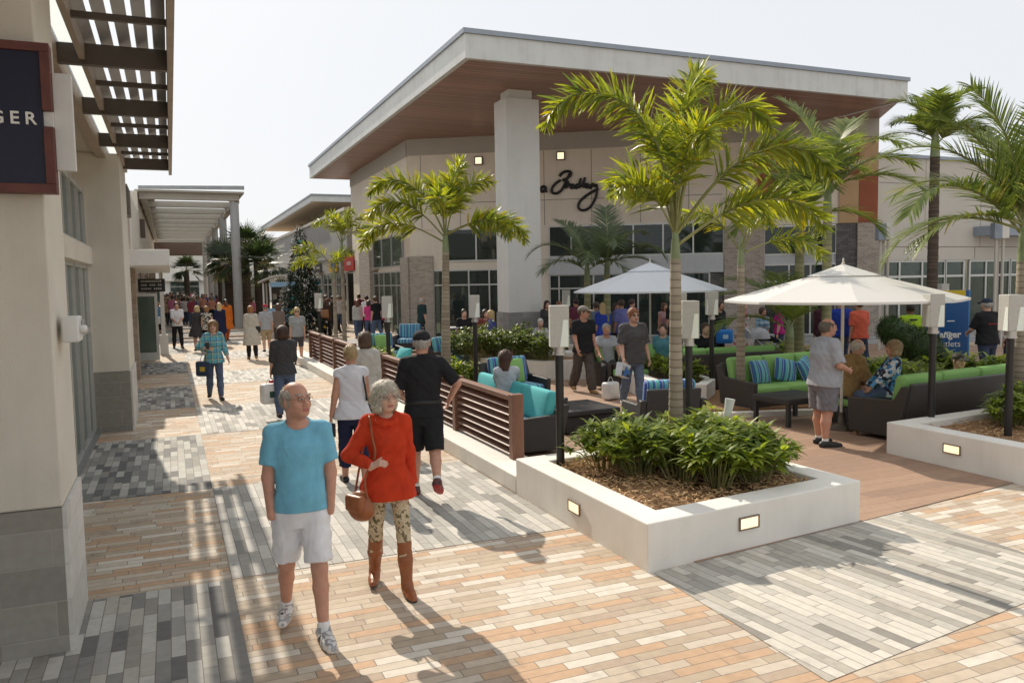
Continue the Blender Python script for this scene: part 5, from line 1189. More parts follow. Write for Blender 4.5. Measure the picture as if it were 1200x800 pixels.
lamp('post lamp rising right behind the corner palm', (5.62, 7.93), .33)
lamp('post lamp partly hidden behind the corner palm trunk', fw(797, 14.8)); lamp('post lamp in the white box planter by the green sofa', fw(834, 15.4), .0)
lamp('nearer left post lamp in the right-hand planter', at(1091, 496, .33), .33); lamp('post lamp at the right edge in the right-hand planter', at(1181, 512, .33), .33)
lamp('post lamp seen behind the near lamp beside the blue sign', fw(1104, 21.)); lamp('post lamp before the curved wall planter', fw(557, 16.))
lamp('post lamp behind the slatted fence near the striped armchair', fw(455, 16.6)); lamp('farthest post lamp near the christmas tree', fw(375, 24)); lamp('post lamp before the corner shop entrance', fw(664, 22))

# ------------------------------------------------------------------ seating
m_wick = weave('dark wicker', (.045, .036, .030)); m_wick2 = weave('black wicker', (.03, .028, .027))
m_green = mat('green cushion cloth', (.235, .43, .13), .9, .06, 4, .15, 300); m_turq = mat('turquoise cushion cloth', (.09, .44, .45), .9, .06, 4, .15, 300); m_blue = mat('teal blue cushion cloth', (.06, .20, .28), .9, .08, 4, .15, 300)
SC = [(.03, .09, .32), (.10, .42, .42), (.50, .55, .50), (.04, .13, .36), (.02, .02, .035), (.12, .40, .44), (.03, .10, .35), (.55, .58, .52)]; SWD = [.04, .05, .008, .03, .008, .05, .025, .006]
m_str = [stripes('striped cushion cloth %d' % i, SC, SWD, i) for i in range(3)]
m_foot = mat('wood feet', (.35, .2, .09), .5)
def cushion(mb, c, d, r=.05, rot=None, puff=.02): mb.rbox(c, d, r, rot=rot, puff=puff)
def sofa(label, p, rz, L, cm, bm, n=3, depth=.86, wk=None, group=None, hb=.86, cat='sofa', name='sofa', pillow=None):
    """front faces local -Y"""
    wk = wk or m_wick; t = thing(name, label, cat, (p[0], p[1], 0), rz, group); h = L/2
    part('base', wk, t, lambda mb: mb.rbox((0, 0, .20), (L-.16, depth-.1, .22), .02))
    for s in (-1, 1):
        def arm(mb):
            pts = [(-depth/2, .07), (depth/2-.06, .07), (depth/2+.08, hb-.06), (depth/2-.02, hb-.06), (depth/2-.14, .60), (-depth/2-.03, .56)]
            x0, x1 = s*h-s*.085, s*h
            v = [(x, y, z) for x in (min(x0, x1), max(x0, x1)) for y, z in pts]; k = len(pts)
            mb.add(v, [tuple(range(k)), tuple(range(2*k-1, k-1, -1))]+[(i, i+k, (i+1) % k+k, (i+1) % k) for i in range(k)])
        part('arm', wk, t, arm, .015)
    bk = Matrix.Rotation(-.20, 3, 'X')
    part('back', wk, t, lambda mb: mb.rbox((0, depth/2-.0, .47), (L-.17, .06, .74), .02, rot=bk))
    w = (L-.20)/n
    for i in range(n):
        x = -L/2+.10+w*(i+.5)
        part('seat_cushion', cm, t, lambda mb: cushion(mb, (x, -.07, .385), (w-.008, depth-.16, .15), .045))
        part('back_cushion', bm, t, lambda mb: cushion(mb, (x, depth/2-.155, .69), (w-.008, .15, .50), .05, rot=bk))
    for sx in (-1, 1):
        for sy in (-1, 1): part('foot', m_foot, t, lambda mb: mb.box((sx*(h-.06), sy*(depth/2-.08), .045), (.05, .05, .09)))
    return t
def pillow(label, p, rz, tilt, cm, s=.44, roll=0.):
    t = thing('pillow', label, 'pillow', p, rz); R = Matrix.Rotation(tilt, 3, 'X') @ Matrix.Rotation(roll, 3, 'Y')
    o = part('cover', cm, t, lambda mb: mb.rbox((0, 0, s/2), (s, .08, s), .038, puff=.055)); o.rotation_euler = R.to_euler(); return t
S1 = (10.15, 11.28); sofa('green cushioned wicker sofa with three striped pillows', S1, .06, 2.5, m_green, m_green, 3)
for i, (dx, rl) in enumerate(((-.50, .03), (.0, .26), (.58, -.3))): pillow(['upright blue striped pillow at the left of the green sofa', 'tilted blue striped pillow in the middle of the green sofa', 'blue striped pillow on the green sofa behind the grey-haired man'][i], (S1[0]+dx-.12, S1[1]-.02, .47), .06+[.1, -.2, .3][i], -.3, m_str[0], .42, rl)
S2 = (10.62, 8.62); sofa('green cushioned wicker sofa seen from behind beside the right-hand planter', S2, PI+.10, 2.9, m_green, m_green, 3)
ct = thing('coffee_table', 'dark wicker coffee table between the green sofas', 'table', (9.15, 10.1, 0), .06)
part('top', m_wick2, ct, lambda mb: mb.rbox((0, 0, .40), (.95, .8, .10), .015))
for sx in (-1, 1):
    for sy in (-1, 1): part('leg', m_wick2, ct, lambda mb: mb.box((sx*.43, sy*.35, .175), (.06, .06, .35)))
ot = thing('ottoman', 'dark wicker ottoman under the man in the tan jacket', 'ottoman', (9.72, 9.50, 0), .1); part('base', m_wick2, ot, lambda mb: mb.rbox((0, 0, .18), (.6, .55, .30), .02)); part('cushion', m_green, ot, lambda mb: mb.rbox((0, 0, .38), (.58, .53, .10), .04))
# turquoise corner by the fence
tq = sofa('turquoise cushioned wicker sofa with its back to the slatted fence', (4.42, 11.15), -PI/2, 2.95, m_blue, m_turq, 3, wk=m_wick2, hb=.80); tq.scale = (1, 1, .9)
sofa('striped armchair with a green pillow beside the turquoise sofa', at(604, 478), .12, 1.0, m_str[0], m_str[0], 1, wk=m_wick2, cat='armchair', name='armchair', hb=.9)
ax, ay = at(604, 478); pillow('green pillow on the striped armchair', (ax-.02, ay-.03, .47), .12, -.28, m_green, .46)
tb = thing('coffee_table', 'low black wicker table beside the lamp of the corner planter', 'table', at(676, 502), .05)
part('top', m_wick2, tb, lambda mb: mb.rbox((0, 0, .33), (1.0, 1.0, .08), .015)); part('base', m_wick2, tb, lambda mb: mb.rbox((0, 0, .16), (.9, .9, .25), .02))
sofa('striped armchair seen from behind the corner planter', at(776, 517), PI-.25, .95, m_str[0], m_str[0], 1, wk=m_wick2, cat='armchair', name='armchair', hb=.74)
for i, (px, py, rz, cm) in enumerate(((450, 430, .1, m_str[0]), (480, 412, -.4, m_str[0]), (530, 437, .5, m_str[0]))):
    sofa(['striped armchair with a green pillow behind the far fence', 'second striped armchair behind the one with the green pillow', 'striped armchair left of the curved wall planter'][i], at(px, py), rz, .95, cm, cm, 1, wk=m_wick2, cat='armchair', name='armchair')
px, py = at(450, 430); pillow('green pillow on the striped armchair behind the far fence', (px, py-.02, .47), .1, -.28, m_green, .45)
pillow('turquoise pillow lying on the fence-side seat', (4.75, 17.9, .45), -1.2, -.5, m_turq, .45)
sofa('green sofa seen from behind beyond the white box planter', fw(838, 16.6), PI-.1, 2.6, m_green, m_green, 3)
sofa('green wicker armchair under the seated man in a grey shirt', fw(724, 17.4), .55, .95, m_green, m_green, 1, cat='armchair', name='armchair')
sofa('green sofa with its end cushion showing behind the auburn-haired man', fw(768, 17.), -.7, 1.9, m_green, m_green, 2)

# ------------------------------------------------------------------ umbrellas
m_canv = leafmat('white canvas', (.78, .77, .75), (.78, .77, .75), .34, .8); m_canvb = leafmat('blue-white canvas', (.76, .775, .80), (.76, .775, .80), .34, .8); m_pale = mat('pale umbrella pole', (.62, .58, .50), .45, .05)
def umbrella(label, p, W, zt, zr, m, rz=.2):
    t = thing('patio_umbrella', label, 'umbrella', (p[0], p[1], 0), rz); n = 8; R = W/2
    def can(mb):
        vs = []; K = 7; seg = 6
        for ring in range(K+1):
            f = .10+.90*ring/K; r0 = R*f
            for k in range(n):
                for j in range(seg):
                    a0, a1 = 2*PI*k/n, 2*PI*(k+1)/n; u = j/seg
                    x = r0*((1-u)*math.cos(a0)+u*math.cos(a1)); y = r0*((1-u)*math.sin(a0)+u*math.sin(a1))
                    z = zt-.07-(zt-.07-zr)*f**1.08-.007*f*math.sin(PI*u)*(1-f*.2); vs.append((x, y, z))
        N = n*seg; fs = [(i*N+k, (i+1)*N+k, (i+1)*N+(k+1) % N, i*N+(k+1) % N) for i in range(K) for k in range(N)]
        mb.add(vs, fs, False)
        # short hem band
        hem = [(x*1.001, y*1.001, z) for x, y, z in vs[-N:]]+[(x*1.001, y*1.001, z-.035) for x, y, z in vs[-N:]]
        mb.add(hem, [(k, (k+1) % N, (k+1) % N+N, k+N) for k in range(N)], False)
    o = part('canopy', m, t, can); sd_ = o.modifiers.new('thick', 'SOLIDIFY'); sd_.thickness = .003
    def vent(mb):
        vs = [(0, 0, zt)]+[(R*.30*math.cos(2*PI*k/n), R*.30*math.sin(2*PI*k/n), zt-.07-(zt-.07-zr)*.235) for k in range(n)]; mb.add(vs, [(0, k+1, (k+1) % n+1) for k in range(n)], False)
    o = part('vent_cap', m, t, vent); sd_ = o.modifiers.new('thick', 'SOLIDIFY'); sd_.thickness = .003
    part('pole', m_pale, t, lambda mb: mb.tube([(0, 0, .0), (0, 0, zt-.02)], .024, 12)); part('finial', m_pale, t, lambda mb: mb.lathe([(.03, 0), (.02, .02), (.012, .05), (.016, .075), (.002, .10)], (0, 0, zt-.005), 10))
    part('base', m_brown, t, lambda mb: mb.lathe([(.30, 0), (.30, .05), (.06, .08), (.04, .25)], (0, 0, .002), 20))
    for k in range(n):
        a = 2*PI*k/n; e = (R*.985*math.cos(a), R*.985*math.sin(a), zr-.012); part('rib', m_pale, t, lambda mb: (mb.tube([(0, 0, zt-.10), (e[0]*.5, e[1]*.5, (zt-.10)*.5+e[2]*.5-.03), e], .009, 5), mb.tube([(0, 0, zr-.05), (e[0]*.5, e[1]*.5, (zt-.10)*.5+e[2]*.5-.03)], .008, 5)))
    return t
umbrella('large white umbrella over the green sofas', fw(987, 12.3), 3.48, 2.52, 1.99, m_canv, .1)
umbrella('pale blue-white umbrella standing farther back before the corner shop', fw(762, 18.4), 3.45, 2.72, 2.08, m_canvb, .3)

# ------------------------------------------------------------------ other planters and hedges
PB = [(8.58, 5.75), (13.6, 5.2), (13.6, 8.1), (8.58, 7.72)]
tB, PBo, PBi = ring_planter('off-white planter at the right edge with shrubs and two post lamps', PB, .42, .27)
chips('bark chips on the bed of the right-hand planter', PBi, .34, 1500)
step_lamp('lit step lamp on the left face of the right-hand planter', (8.576, 6.75, .24), -PI/2)
for i, (x, y, s) in enumerate([(10.35, 7.2, 1.1), (10.8, 7.35, 1.1), (10.6, 6.9, 1.15), (11.1, 7.0, 1.2), (11.4, 7.4, 1.1), (11.6, 6.9, 1.1), (12.1, 7.3, 1.1), (10.9, 6.5, 1.1), (11.5, 6.4, 1.1), (9.98, 7.0, .9)]):
    put_shrub(i % 5, (x, y), .33, s, 'one of the dark glossy shrubs in the right-hand planter', 'shrubs in the right-hand planter')
PC = [(8.86, 11.95), (9.35, 13.0), (10.0, 16.2), (8.9, 16.2), (8.05, 12.9)]
tC, PCo, PCi = ring_planter('white box planter left of the green sofa', [(8.86, 11.95), (9.5, 12.55), (10.4, 15.9), (9.2, 16.2), (8.2, 12.5)], .42, .2)
for i in range(7): put_shrub(i % 5, (9.0+.10*i+random.uniform(-.12, .12), 12.75+.45*i), .33, .95, 'one of the dark shrubs in the white box planter by the green sofa', 'shrubs in the white box planter')
PD = [at(507, 427), at(575, 443), at(640, 446), at(738, 443), (11.6, 18.9), (11.2, 20.6), (9.6, 22.4), (7.6, 23.5)]
tD, PDo, PDi = ring_planter('long curved white wall planter with a hedge below the corner column', PD, .46, .25)
HD = []
for i in range(3):
    G, mm = shrub_mesh('foliage', 71+i, r=.55, h=.75, stems=90, leaf=.10, lw=.05, mats=[HED, STALK], droop=.5, whorl=8); t = thing('hedge_shrub', 'round yellow-green hedge shrub', 'shrub', (0, 0, -60)); G.build('foliage', mm, t); HD.append(t)
hk = []
def put_hedge(k, p, z, s, label, group):
    if k not in hk: hk.append(k); t = HD[k]; t.location = (p[0], p[1], z); t.scale = (s,)*3; t['label'] = label; t['group'] = group; return t
    return copy_tree(HD[k], (p[0], p[1], z), random.uniform(0, 6), label, s, group=group)
for i, (px, d, s) in enumerate(((545, 20.6, 1.), (562, 20.2, 1.05), (582, 20.4, .95), (602, 20., 1.05), (622, 19.6, 1.0), (640, 19.2, 1.), (575, 21.6, 1.1), (612, 21.2, 1.1), (538, 21.8, .9))):
    put_hedge(i % 3, fw(px, d), .36, s, 'one of the yellow-green hedge shrubs in the curved wall planter', 'hedge below the corner column')
bw = thing('bench_block', 'off-white seat block with a lit lamp near the walking man', 'bench', (*at(660, 432), 0), -.42); part('block', m_wall2, bw, lambda mb: mb.box((0, .3, .22), (1.9, .8, .44)), .015)
q = at(645, 430); step_lamp('lit step lamp on the off-white seat block', tuple(bw.location+Matrix.Rotation(-.42, 3, 'Z') @ Vector((-.35, -.104, .26))), -.42)
for i, (px, d, s) in enumerate(((1012, 14.2, 1.2), (1035, 14.6, 1.25), (1058, 14., 1.3), (1078, 14.4, 1.3), (1000, 15., 1.2), (1048, 15.2, 1.2), (1125, 15.5, 1.2), (1150, 15.2, 1.25), (1168, 14.8, 1.2), (1108, 16, 1.2), (895, 18, 1.3), (925, 18.5, 1.3), (955, 18, 1.2), (910, 17.2, 1.1), (1182, 15, 1.2))):
    put_shrub(i % 5, fw(px, d), .12, s*1.15, 'one of the glossy shrubs in the beds behind the green sofas', 'shrubs behind the green sofas')
hb = thing('garden_bed', 'low kerbed bed of bark behind the green sofas', 'garden bed', (*fw(1060, 15), 0), -.3); part('kerb', m_wall2, hb, lambda mb: mb.box((0, 0, .05), (9.5, 2.6, .1)), .01); part('soil', m_mulch, hb, lambda mb: mb.box((0, 0, .075), (9.2, 2.3, .12)))
# leaning topiary
tp_ = thing('topiary', 'large leaning dark green topiary beside the blue sign', 'topiary', (*fw(1085, 16.5), 0)); rng = np.random.default_rng(3); G = Leaves(); F = Field()
axis = [np.array([fw(px, 16.5)[0]-tp_.location.x, fw(px, 16.5)[1]-tp_.location.y, z]) for px, z in ((1112, .1), (1080, .80), (1043, 1.22))]
F.cone(axis[0], axis[1], .36, .36, .1).cone(axis[1], axis[2], .36, .25, .1); v, qd = F.mesh(.06); meshobj('core', [(v, qd)], [HED], tp_)
cen = sum(axis)/3
for i in range(9000):
    p = v[rng.integers(len(v))]; n_ = unit(p-axis[int(np.argmin([np.linalg.norm(p-a) for a in axis]))]); G.blade(p+rng.normal(0, .02, 3), unit(n_+rng.normal(0, .5, 3)), .075, .016, .3, 2, rng.normal(.2, .15))
G.build('foliage', [leafmat('topiary leaf', (.035, .065, .018), (.10, .15, .035), .2, .6), STALK], tp_)
# blue pylon sign
m_sblue = mat('blue sign face', (.006, .075, .24), .45, .05); m_syel = mat('yellow sign trim', (.55, .40, .01), .5, .05); m_sw = mat('white sign letters', (.8, .8, .8), .5)
bs = thing('pylon_sign', 'blue pylon sign with white lettering and a yellow top', 'sign', (*fw(1112, 17.6), 0), -YAW-.05)
part('panel', m_sblue, bs, lambda mb: mb.bx(-.44, .40, 0, .14, .0, 1.98)); part('side_panel', mat('light blue sign side', (.05, .20, .42), .45), bs, lambda mb: mb.bx(.401, .44, .01, .13, 0, 1.98)); part('trim', m_syel, bs, lambda mb: mb.bx(-.2, .33, -.012, 0, 1.83, 1.98)); part('trim', m_syel, bs, lambda mb: mb.bx(-.47, -.441, .0, .13, .35, .75))
MT = Matrix.Rotation(PI/2, 4, 'X'); MT.translation = Vector((.25, -.004, .95)); text_mesh('lettering', 'Tanger', .205, m_sw, bs, MT.copy(), .003, 'RIGHT', .006)
MT.translation = Vector((.25, -.004, .75)); text_mesh('lettering', 'Outlets', .19, m_sw, bs, MT.copy(), .003, 'RIGHT', 0)
part('fine_print', m_sw, bs, lambda mb: [mb.bx(x, x+w_, -.004, 0, z, z+.022) for x, w_, z in ((-.05, .16, 1.30), (-.1, .13, 1.05))])
# tall pole lights
for i, (px, d) in enumerate(((1036, 25), (1170, 25.5))):
    t = thing('pole_light', ['tall cluster of slim pole lights right of the brick corner', 'tall cluster of slim pole lights near the right edge'][i], 'pole light', (*fw(px, d), 0), -YAW)
    for k, (x, h_) in enumerate(((-.16, 3.9), (.12, 3.92), (.02, 3.5))):
        part('pole', m_steel, t, lambda mb: mb.tube([(x, .1*k, 0), (x, .1*k, h_)], .045, 8))
        if k < 2: part('lamp_head', mat('blue-grey lamp head', (.25, .29, .34), .5) if k == 0 else m_white, t, lambda mb: mb.bx(x-.12, x+.12, .1*k-.12, .1*k+.12, h_-.5, h_))
        else: part('lamp_head', m_steel, t, lambda mb: mb.bx(x-.06, x+.06, .1*k-.06, .1*k+.06, h_-.1, h_))
# steel sprinkler posts and spotlight in the planter
sp_ = thing('spotlight_stake', 'pale spotlight on a thin stake among the planter shrubs', 'spotlight', (*at(850, 545, .33), .33)); part('stake', m_acr, sp_, lambda mb: mb.tube([(0, 0, 0), (0, 0, .56)], .018, 8)); part('lamp_head', mat('clear plastic', (.62, .64, .62), .3, .1), sp_, lambda mb: mb.tube([(.01, 0, .54), (.03, -.01, .60), (.05, -.015, .72)], [.035, .045, .055], 10))
# kiosk cart
kk = thing('kiosk', 'market kiosk with light blue panels and an arched white top', 'kiosk', (*fw(336, 42.5), 0), -.2)
part('panel', mat('light blue panel', (.30, .50, .68), .5, .08), kk, lambda mb: (mb.bx(-.8, .8, -.9, -.8, .35, 1.15), mb.bx(-.65, .7, -.9, -.8, 2.25, 2.5))); part('cabinet', m_dark, kk, lambda mb: (mb.bx(-.9, .9, -.75, .8, .05, 1.0), mb.bx(-.7, .7, .2, .5, 1.0, 2.3)))
part('goods', blotch('kiosk goods', [(.05, .1, .25), (.3, .12, .05), (.4, .38, .3), (.03, .03, .03)], 4.), kk, lambda mb: [mb.bx(-.62+.33*i, -.40+.33*i, .0, .19, 1.2+.4*k, 1.5+.4*k) for i in range(4) for k in range(2)])
for sx in (-1, 1):
    for sy in (-1, 1): part('post', m_white, kk, lambda mb: mb.bx(sx*1.0-.04, sx*1.0+.04, sy*.8-.04, sy*.8+.04, 0, 2.45))
part('roof', m_white, kk, lambda mb: mb.add([(x, y, 2.46+.35*(1-(x/1.25)**2)+dz) for dz in (0, .06) for y in (-1, 1) for x in np.linspace(-1.25, 1.25, 9)], [(i, i+1, i+10, i+9) for i in range(8)]+[(i+18, i+27, i+28, i+19) for i in range(8)]+[(i, i+18, i+19, i+1) for i in range(8)]+[(i+9, i+10, i+28, i+27) for i in range(8)]))
part('lettering', m_syel, kk, lambda mb: [mb.bx(-.35+.14*i, -.25+.14*i, -.906, -.9, .85, .98) for i in range(5)])
# christmas tree with baubles
xt = thing('christmas_tree', 'tall dark christmas tree hung with baubles near the kiosk', 'christmas tree', (*fw(356, 36.5), 0)); G = Leaves(); rng = np.random.default_rng(8)
G.tube([Vector((0, 0, 0)), Vector((0, 0, 4.9))], [.09, .02], 6)
TH = 5.0
def cone_r(z): return .12+1.12*(1-z/TH)
for i in range(9000):
    z = TH*(1-math.sqrt(rng.uniform(0.0, 1)))+.15; a = rng.uniform(0, 2*PI); r = cone_r(z)*math.sqrt(rng.uniform(.35, 1.05))*(1+.1*math.sin(9*a+5*z)); p = V(r*math.cos(a), r*math.sin(a), z); G.blade(p, unit(V(math.cos(a), math.sin(a), rng.uniform(-.6, .4))+rng.normal(0, .35, 3)), .2, .05, .3, 2, rng.normal(.1, .12))
o = G.build('branches', [leafmat('spruce', (.012, .028, .016), (.03, .055, .03), .15, .6), STALK], xt)
bc = [(.55, .35, .05), (.05, .25, .35), (.5, .5, .5), (.45, .42, .1), (.08, .35, .3)]; bp = []
for i in range(54):
    z = TH*(1-math.sqrt(rng.uniform(0.02, .97)))+.2; a = rng.uniform(0, 2*PI); r = cone_r(z)*1.04; p = (xt.location.x+r*math.cos(a), xt.location.y+r*math.sin(a), z); k = i % 5
    if i < 5:
        b_ = MB().lathe([(.001, -.08), (.045, -.066), (.075, -.03), (.08, 0), (.075, .03), (.045, .066), (.012, .08), (.012, .095), (.001, .095)], (0, 0, 0), 10).build('bauble', mat('bauble %d' % i, bc[i], .25, .03, metal=.5)); b_.location = p; bp.append(b_)
        tag(b_, ['gold', 'blue', 'silver', 'yellow', 'teal'][i]+' bauble hung on the christmas tree', 'bauble', 'baubles on the christmas tree')
    else: copy_tree(bp[k], p, 0)
for i, (px, py) in enumerate(((1012, 398),)): pass
# ------------------------------------------------------------------ people
BLK = cloth((.018, .018, .02)); CHAR = cloth((.055, .053, .055)); NAVY = cloth((.018, .022, .055)); DENIM = mat('denim', (.075, .105, .175), .85, .2, 14, .15, 300); DDEN = mat('dark denim', (.035, .05, .09), .85, .2, 14, .15, 300); WHT = cloth((.70, .70, .72)); LGR = cloth((.36, .37, .39))
SHW = mat('white trainer', (.58, .57, .54), .5, .25, 26); SHB = mat('black shoe', (.02, .02, .02), .45, .2); SHT = mat('tan shoe', (.30, .17, .07), .6, .2); SOLE = mat('pale sole', (.62, .60, .56), .6); DSOLE = mat('dark sole', (.05, .045, .04), .7)
BROWN_L = mat('brown leather', (.26, .085, .03), .42, .2, 9, .12, 60); BELT = mat('black belt', (.015, .015, .015), .35)
def face(p, q=(0, 0)):        # direction from p towards q
    d = Vector((q[0]-p[0], q[1]-p[1])); d.normalize(); return (d.x, d.y)
W = 'walk'
def walk(a, k=.55, back=.35): return a
NO = {}
# --- the couple in front
P1 = at(358, 742)
man = person('man in a sky blue t-shirt and white shorts walking with hands in pockets', P1, (-.10, -1), 1.70, .93, belly=.010, lean=-.02, yaw=-.62, pitch=-.05,
    legs=((.20, .06, .05), (-.17, .34, .05)), arms=({'at': (-.112, .03, .470), 'hint': (-1, -.35, .1), 'hdir': (.25, .25, -1), 'hide': 1}, {'at': (.112, .03, .470), 'hint': (1, -.35, .1), 'hdir': (-.25, .25, -1), 'hide': 1}),
    top=dict(kind='tee', m=mat('sky blue jersey', (.17, .43, .57), .9, .07, 7, .16, 320, spec=.2, fold=.35), hem=.508, off=.013, wr=.0045, flare=.10, sf=.016), bottom=dict(kind='shorts', m=mat('white cotton', (.72, .72, .74), .85, .05, 8, .2, 200, fold=.4), to=.88, off=.018, fl=.026, loose=1.3, wr=.006),
    shoe=('sock', blotch('white and black trainer', [(.05, .05, .06), (.60, .60, .58), (.66, .65, .62), (.30, .30, .31), (.62, .61, .59), (.03, .03, .04)], 12., .5, 'NOISE'), SOLE), hair=('bald', (.36, .32, .27)), skin='ruddy', res=.0105, glasses='clear', lod=0)
P2 = at(458, 690)
wom = person('woman in a red cowl-neck tunic and tall brown boots with a shoulder bag', P2, (-.16, -1), 1.60, .92, fem=True, lean=-.01, yaw=-.35, pitch=.02,
    legs=((.20, .05, .06), (-.14, .25, .05)), arms=({'swing': -.30, 'out': .14, 'elbow': .25}, {'at': (.075, .125, .635), 'hint': (.9, -.35, -.5), 'hdir': (-.6, .45, .35), 'palm': (-.3, -.6, -.6), 'curl': .8}),
    top=dict(kind='long', m=mat('red knit', (.50, .045, .016), .9, .12, 9, .35, 240, spec=.15, fold=.4), hem=.455, off=.018, flare=.22, cowl=1, wr=.0055, legs=True), bottom=dict(kind='trousers', m=blotch('camouflage print', [(.10, .09, .04), (.45, .36, .22), (.52, .44, .30), (.16, .12, .06), (.50, .42, .28)], 17., kind='NOISE'), off=.004, fl=.0),
    shoe=('boot', BROWN_L, DSOLE), hair=('bob', (.48, .43, .34)), skin='fair', res=.0105, glasses='clear', lod=0)
bag = thing('handbag', 'round brown leather handbag hanging at the red-clad woman\'s hip', 'handbag', wom['w']((.215, .10, .70))); bag.rotation_euler = (0, 0, -1.1); bag.scale = (.86,)*3
def sackbag(mb):
    bm = bmesh.new(); bmesh.ops.create_uvsphere(bm, u_segments=20, v_segments=14, radius=1)
    for v in bm.verts:
        z = v.co.z; wv = 1+.05*math.sin(6*math.atan2(v.co.y, v.co.x)); v.co = Vector((v.co.x*.155*wv*(1-.25*max(0, z)), v.co.y*.085*wv, z*.135-.02*(1-abs(z))))
    mb.add([v.co.copy() for v in bm.verts], [tuple(v.index for v in f.verts) for f in bm.faces], True); bm.free()
part('body', BROWN_L, bag, sackbag); part('flap', BROWN_L, bag, lambda mb: mb.rbox((0, -.055, .03), (.22, .075, .15), .03)); 
Wi = (Matrix.LocRotScale(bag.location, bag.rotation_euler, Vector((.86,)*3))).inverted()
L_ = lambda p: Wi @ wom['w'](p)
part('strap', BROWN_L, bag, lambda mb: mb.tube(smooth([(.10, .0, .07), tuple(L_((.175, .135, .92))), tuple(L_((.10, .155, 1.08))), tuple(L_((.115, .13, 1.22))), tuple(L_((.125, .02, 1.355))), tuple(L_((.13, -.11, 1.25))), tuple(L_((.20, -.12, .95))), (-.10, .02, .07)], 5), .010, 6))
# --- the three walking away along the fence
P3 = at(416, 566)
wh = person('woman in a white sleeveless blouse walking away behind the couple', P3, (.12, 1), 1.62, 1.06, fem=True, legs=((.16, .05), (-.16, .3)), arms=({'swing': -.12, 'out': .22, 'elbow': .25}, {'swing': .2, 'out': .12, 'elbow': 1.4, 'twist': .5}),
    top=dict(kind='none', m=mat('white cotton blouse', (.66, .66, .70), .85, .04, 7, .2, 220, fold=.35), hem=.48, off=.02, flare=.16, wr=.005), bottom=dict(kind='capri', m=NAVY, off=.014, fl=.01), shoe=('low', SHB), hair=('crop', (.38, .27, .13)), skin='ruddy', res=.013)
wl = thing('wallet', 'black wallet hanging from the hand of the white-bloused woman', 'wallet', wh['w'](wh['wri'][0]+V(0, .01, -.16)), .4); part('body', SHB, wl, lambda mb: mb.rbox((0, 0, 0), (.035, .12, .16), .01)); part('strap', SHB, wl, lambda mb: mb.tube([(0, .03, .07), (0, 0, .16), (0, -.03, .07)], .004, 5))
Q = lambda z, x, y: tuple(Vector(wh['w']((x, y, z))))
sb = thing('shoulder_strap_bag', 'black bag with a thin strap on the white-bloused woman\'s shoulder', 'handbag', wh['w']((.17, .12, .85))); iv = sb.matrix_basis.inverted() if False else None
part('strap', SHB, sb, lambda mb: mb.tube([Vector(wh['w'](p))-sb.location for p in ((.165, -.05, .98), (.14, -.09, 1.18), (.115, -.03, 1.335), (.13, .07, 1.2), (.17, .12, .98))], .012, 6)); part('body', SHB, sb, lambda mb: mb.rbox((0, 0, -.03), (.09, .26, .22), .03))
P4 = at(499, 580)
bm_ = person('man in a black t-shirt, black shorts and cap walking away by the fence', P4, (.28, 1), 1.80, 1.03, lean=.05, yaw=.1, pitch=-.1, legs=((.10, .04), (-.30, .62, .04, -.5)), arms=({'at': (-.12, .15, .585), 'hint': (-.35, -.8, -.3)}, {'at': (.165, .085, .575), 'hint': (.7, -.6, 0), 'hdir': (-.2, .35, -.8)}),
    top=dict(kind='half', m=BLK, hem=.485, off=.02, flare=.06, wr=.005), bottom=dict(kind='shorts', m=BLK, to=.97, off=.022, fl=.02, loose=1.3, belt=BELT), shoe=('sock', mat('black and red trainer', (.09, .03, .03), .5, .6, 18), mat('red sole', (.42, .03, .03), .6)), hair=('crop', (.35, .33, .30)), skin='ruddy', res=.013, cap=(BLK, 'cap'), hands=True)
P5 = at(335, 490)
dk = person('woman in a dark grey top and jeans carrying a white shopping bag', P5, (.10, 1), 1.62, 1.12, fem=True, legs=((-.18, .35), (.16, .06)), arms=({'swing': .05, 'out': .16, 'elbow': .12}, {'swing': .25, 'out': .1, 'elbow': .9}),
    top=dict(kind='elbow', m=CHAR, hem=.485, off=.024, flare=.1, wr=.005), bottom=dict(kind='trousers', m=DENIM, off=.014, fl=.01), shoe=('low', SHB), hair=('bob', (.075, .04, .025)), skin='fair', res=.015, lod=1)
def shopping_bag(label, p, w_, h_, d_, m, mark=None, rz=0., handle=.14, name='shopping_bag'):
    t = thing(name, label, 'shopping bag', p, rz); part('body', m, t, lambda mb: mb.rbox((0, 0, -h_/2-handle), (w_, d_, h_), min(.05, d_*.4), puff=.02)); 
    part('handle', m, t, lambda mb: mb.tube(smooth([(-w_*.25, 0, -handle-.02), (-.03, 0, -.02), (.03, 0, -.02), (w_*.25, 0, -handle-.02)], 4), .006, 5))
    if mark: part('print', mark, t, lambda mb: mb.bx(-w_*.16, w_*.16, -d_/2-.024, -d_/2-.02, -handle-h_*.66, -handle-h_*.36))
    return t
wp = mat('white plastic bag', (.66, .65, .63), .4, .06, 9, .5, 26)
shopping_bag('white plastic shopping bag with a dark green square in the grey-topped woman\'s hand', dk['w'](dk['wri'][0]+dk['hd'][0]*.08), .36, .36, .22, wp, mat('dark green print', (.02, .06, .04), .6), .15, .10)
shopping_bag('red shopping bag hanging behind the white plastic bag', dk['w'](dk['wri'][0]+dk['hd'][0]*.07+V(.10, .08, 0)), .28, .26, .08, mat('red plastic', (.45, .02, .03), .4, .1), None, -.5, .06)
P6 = at(253, 468)
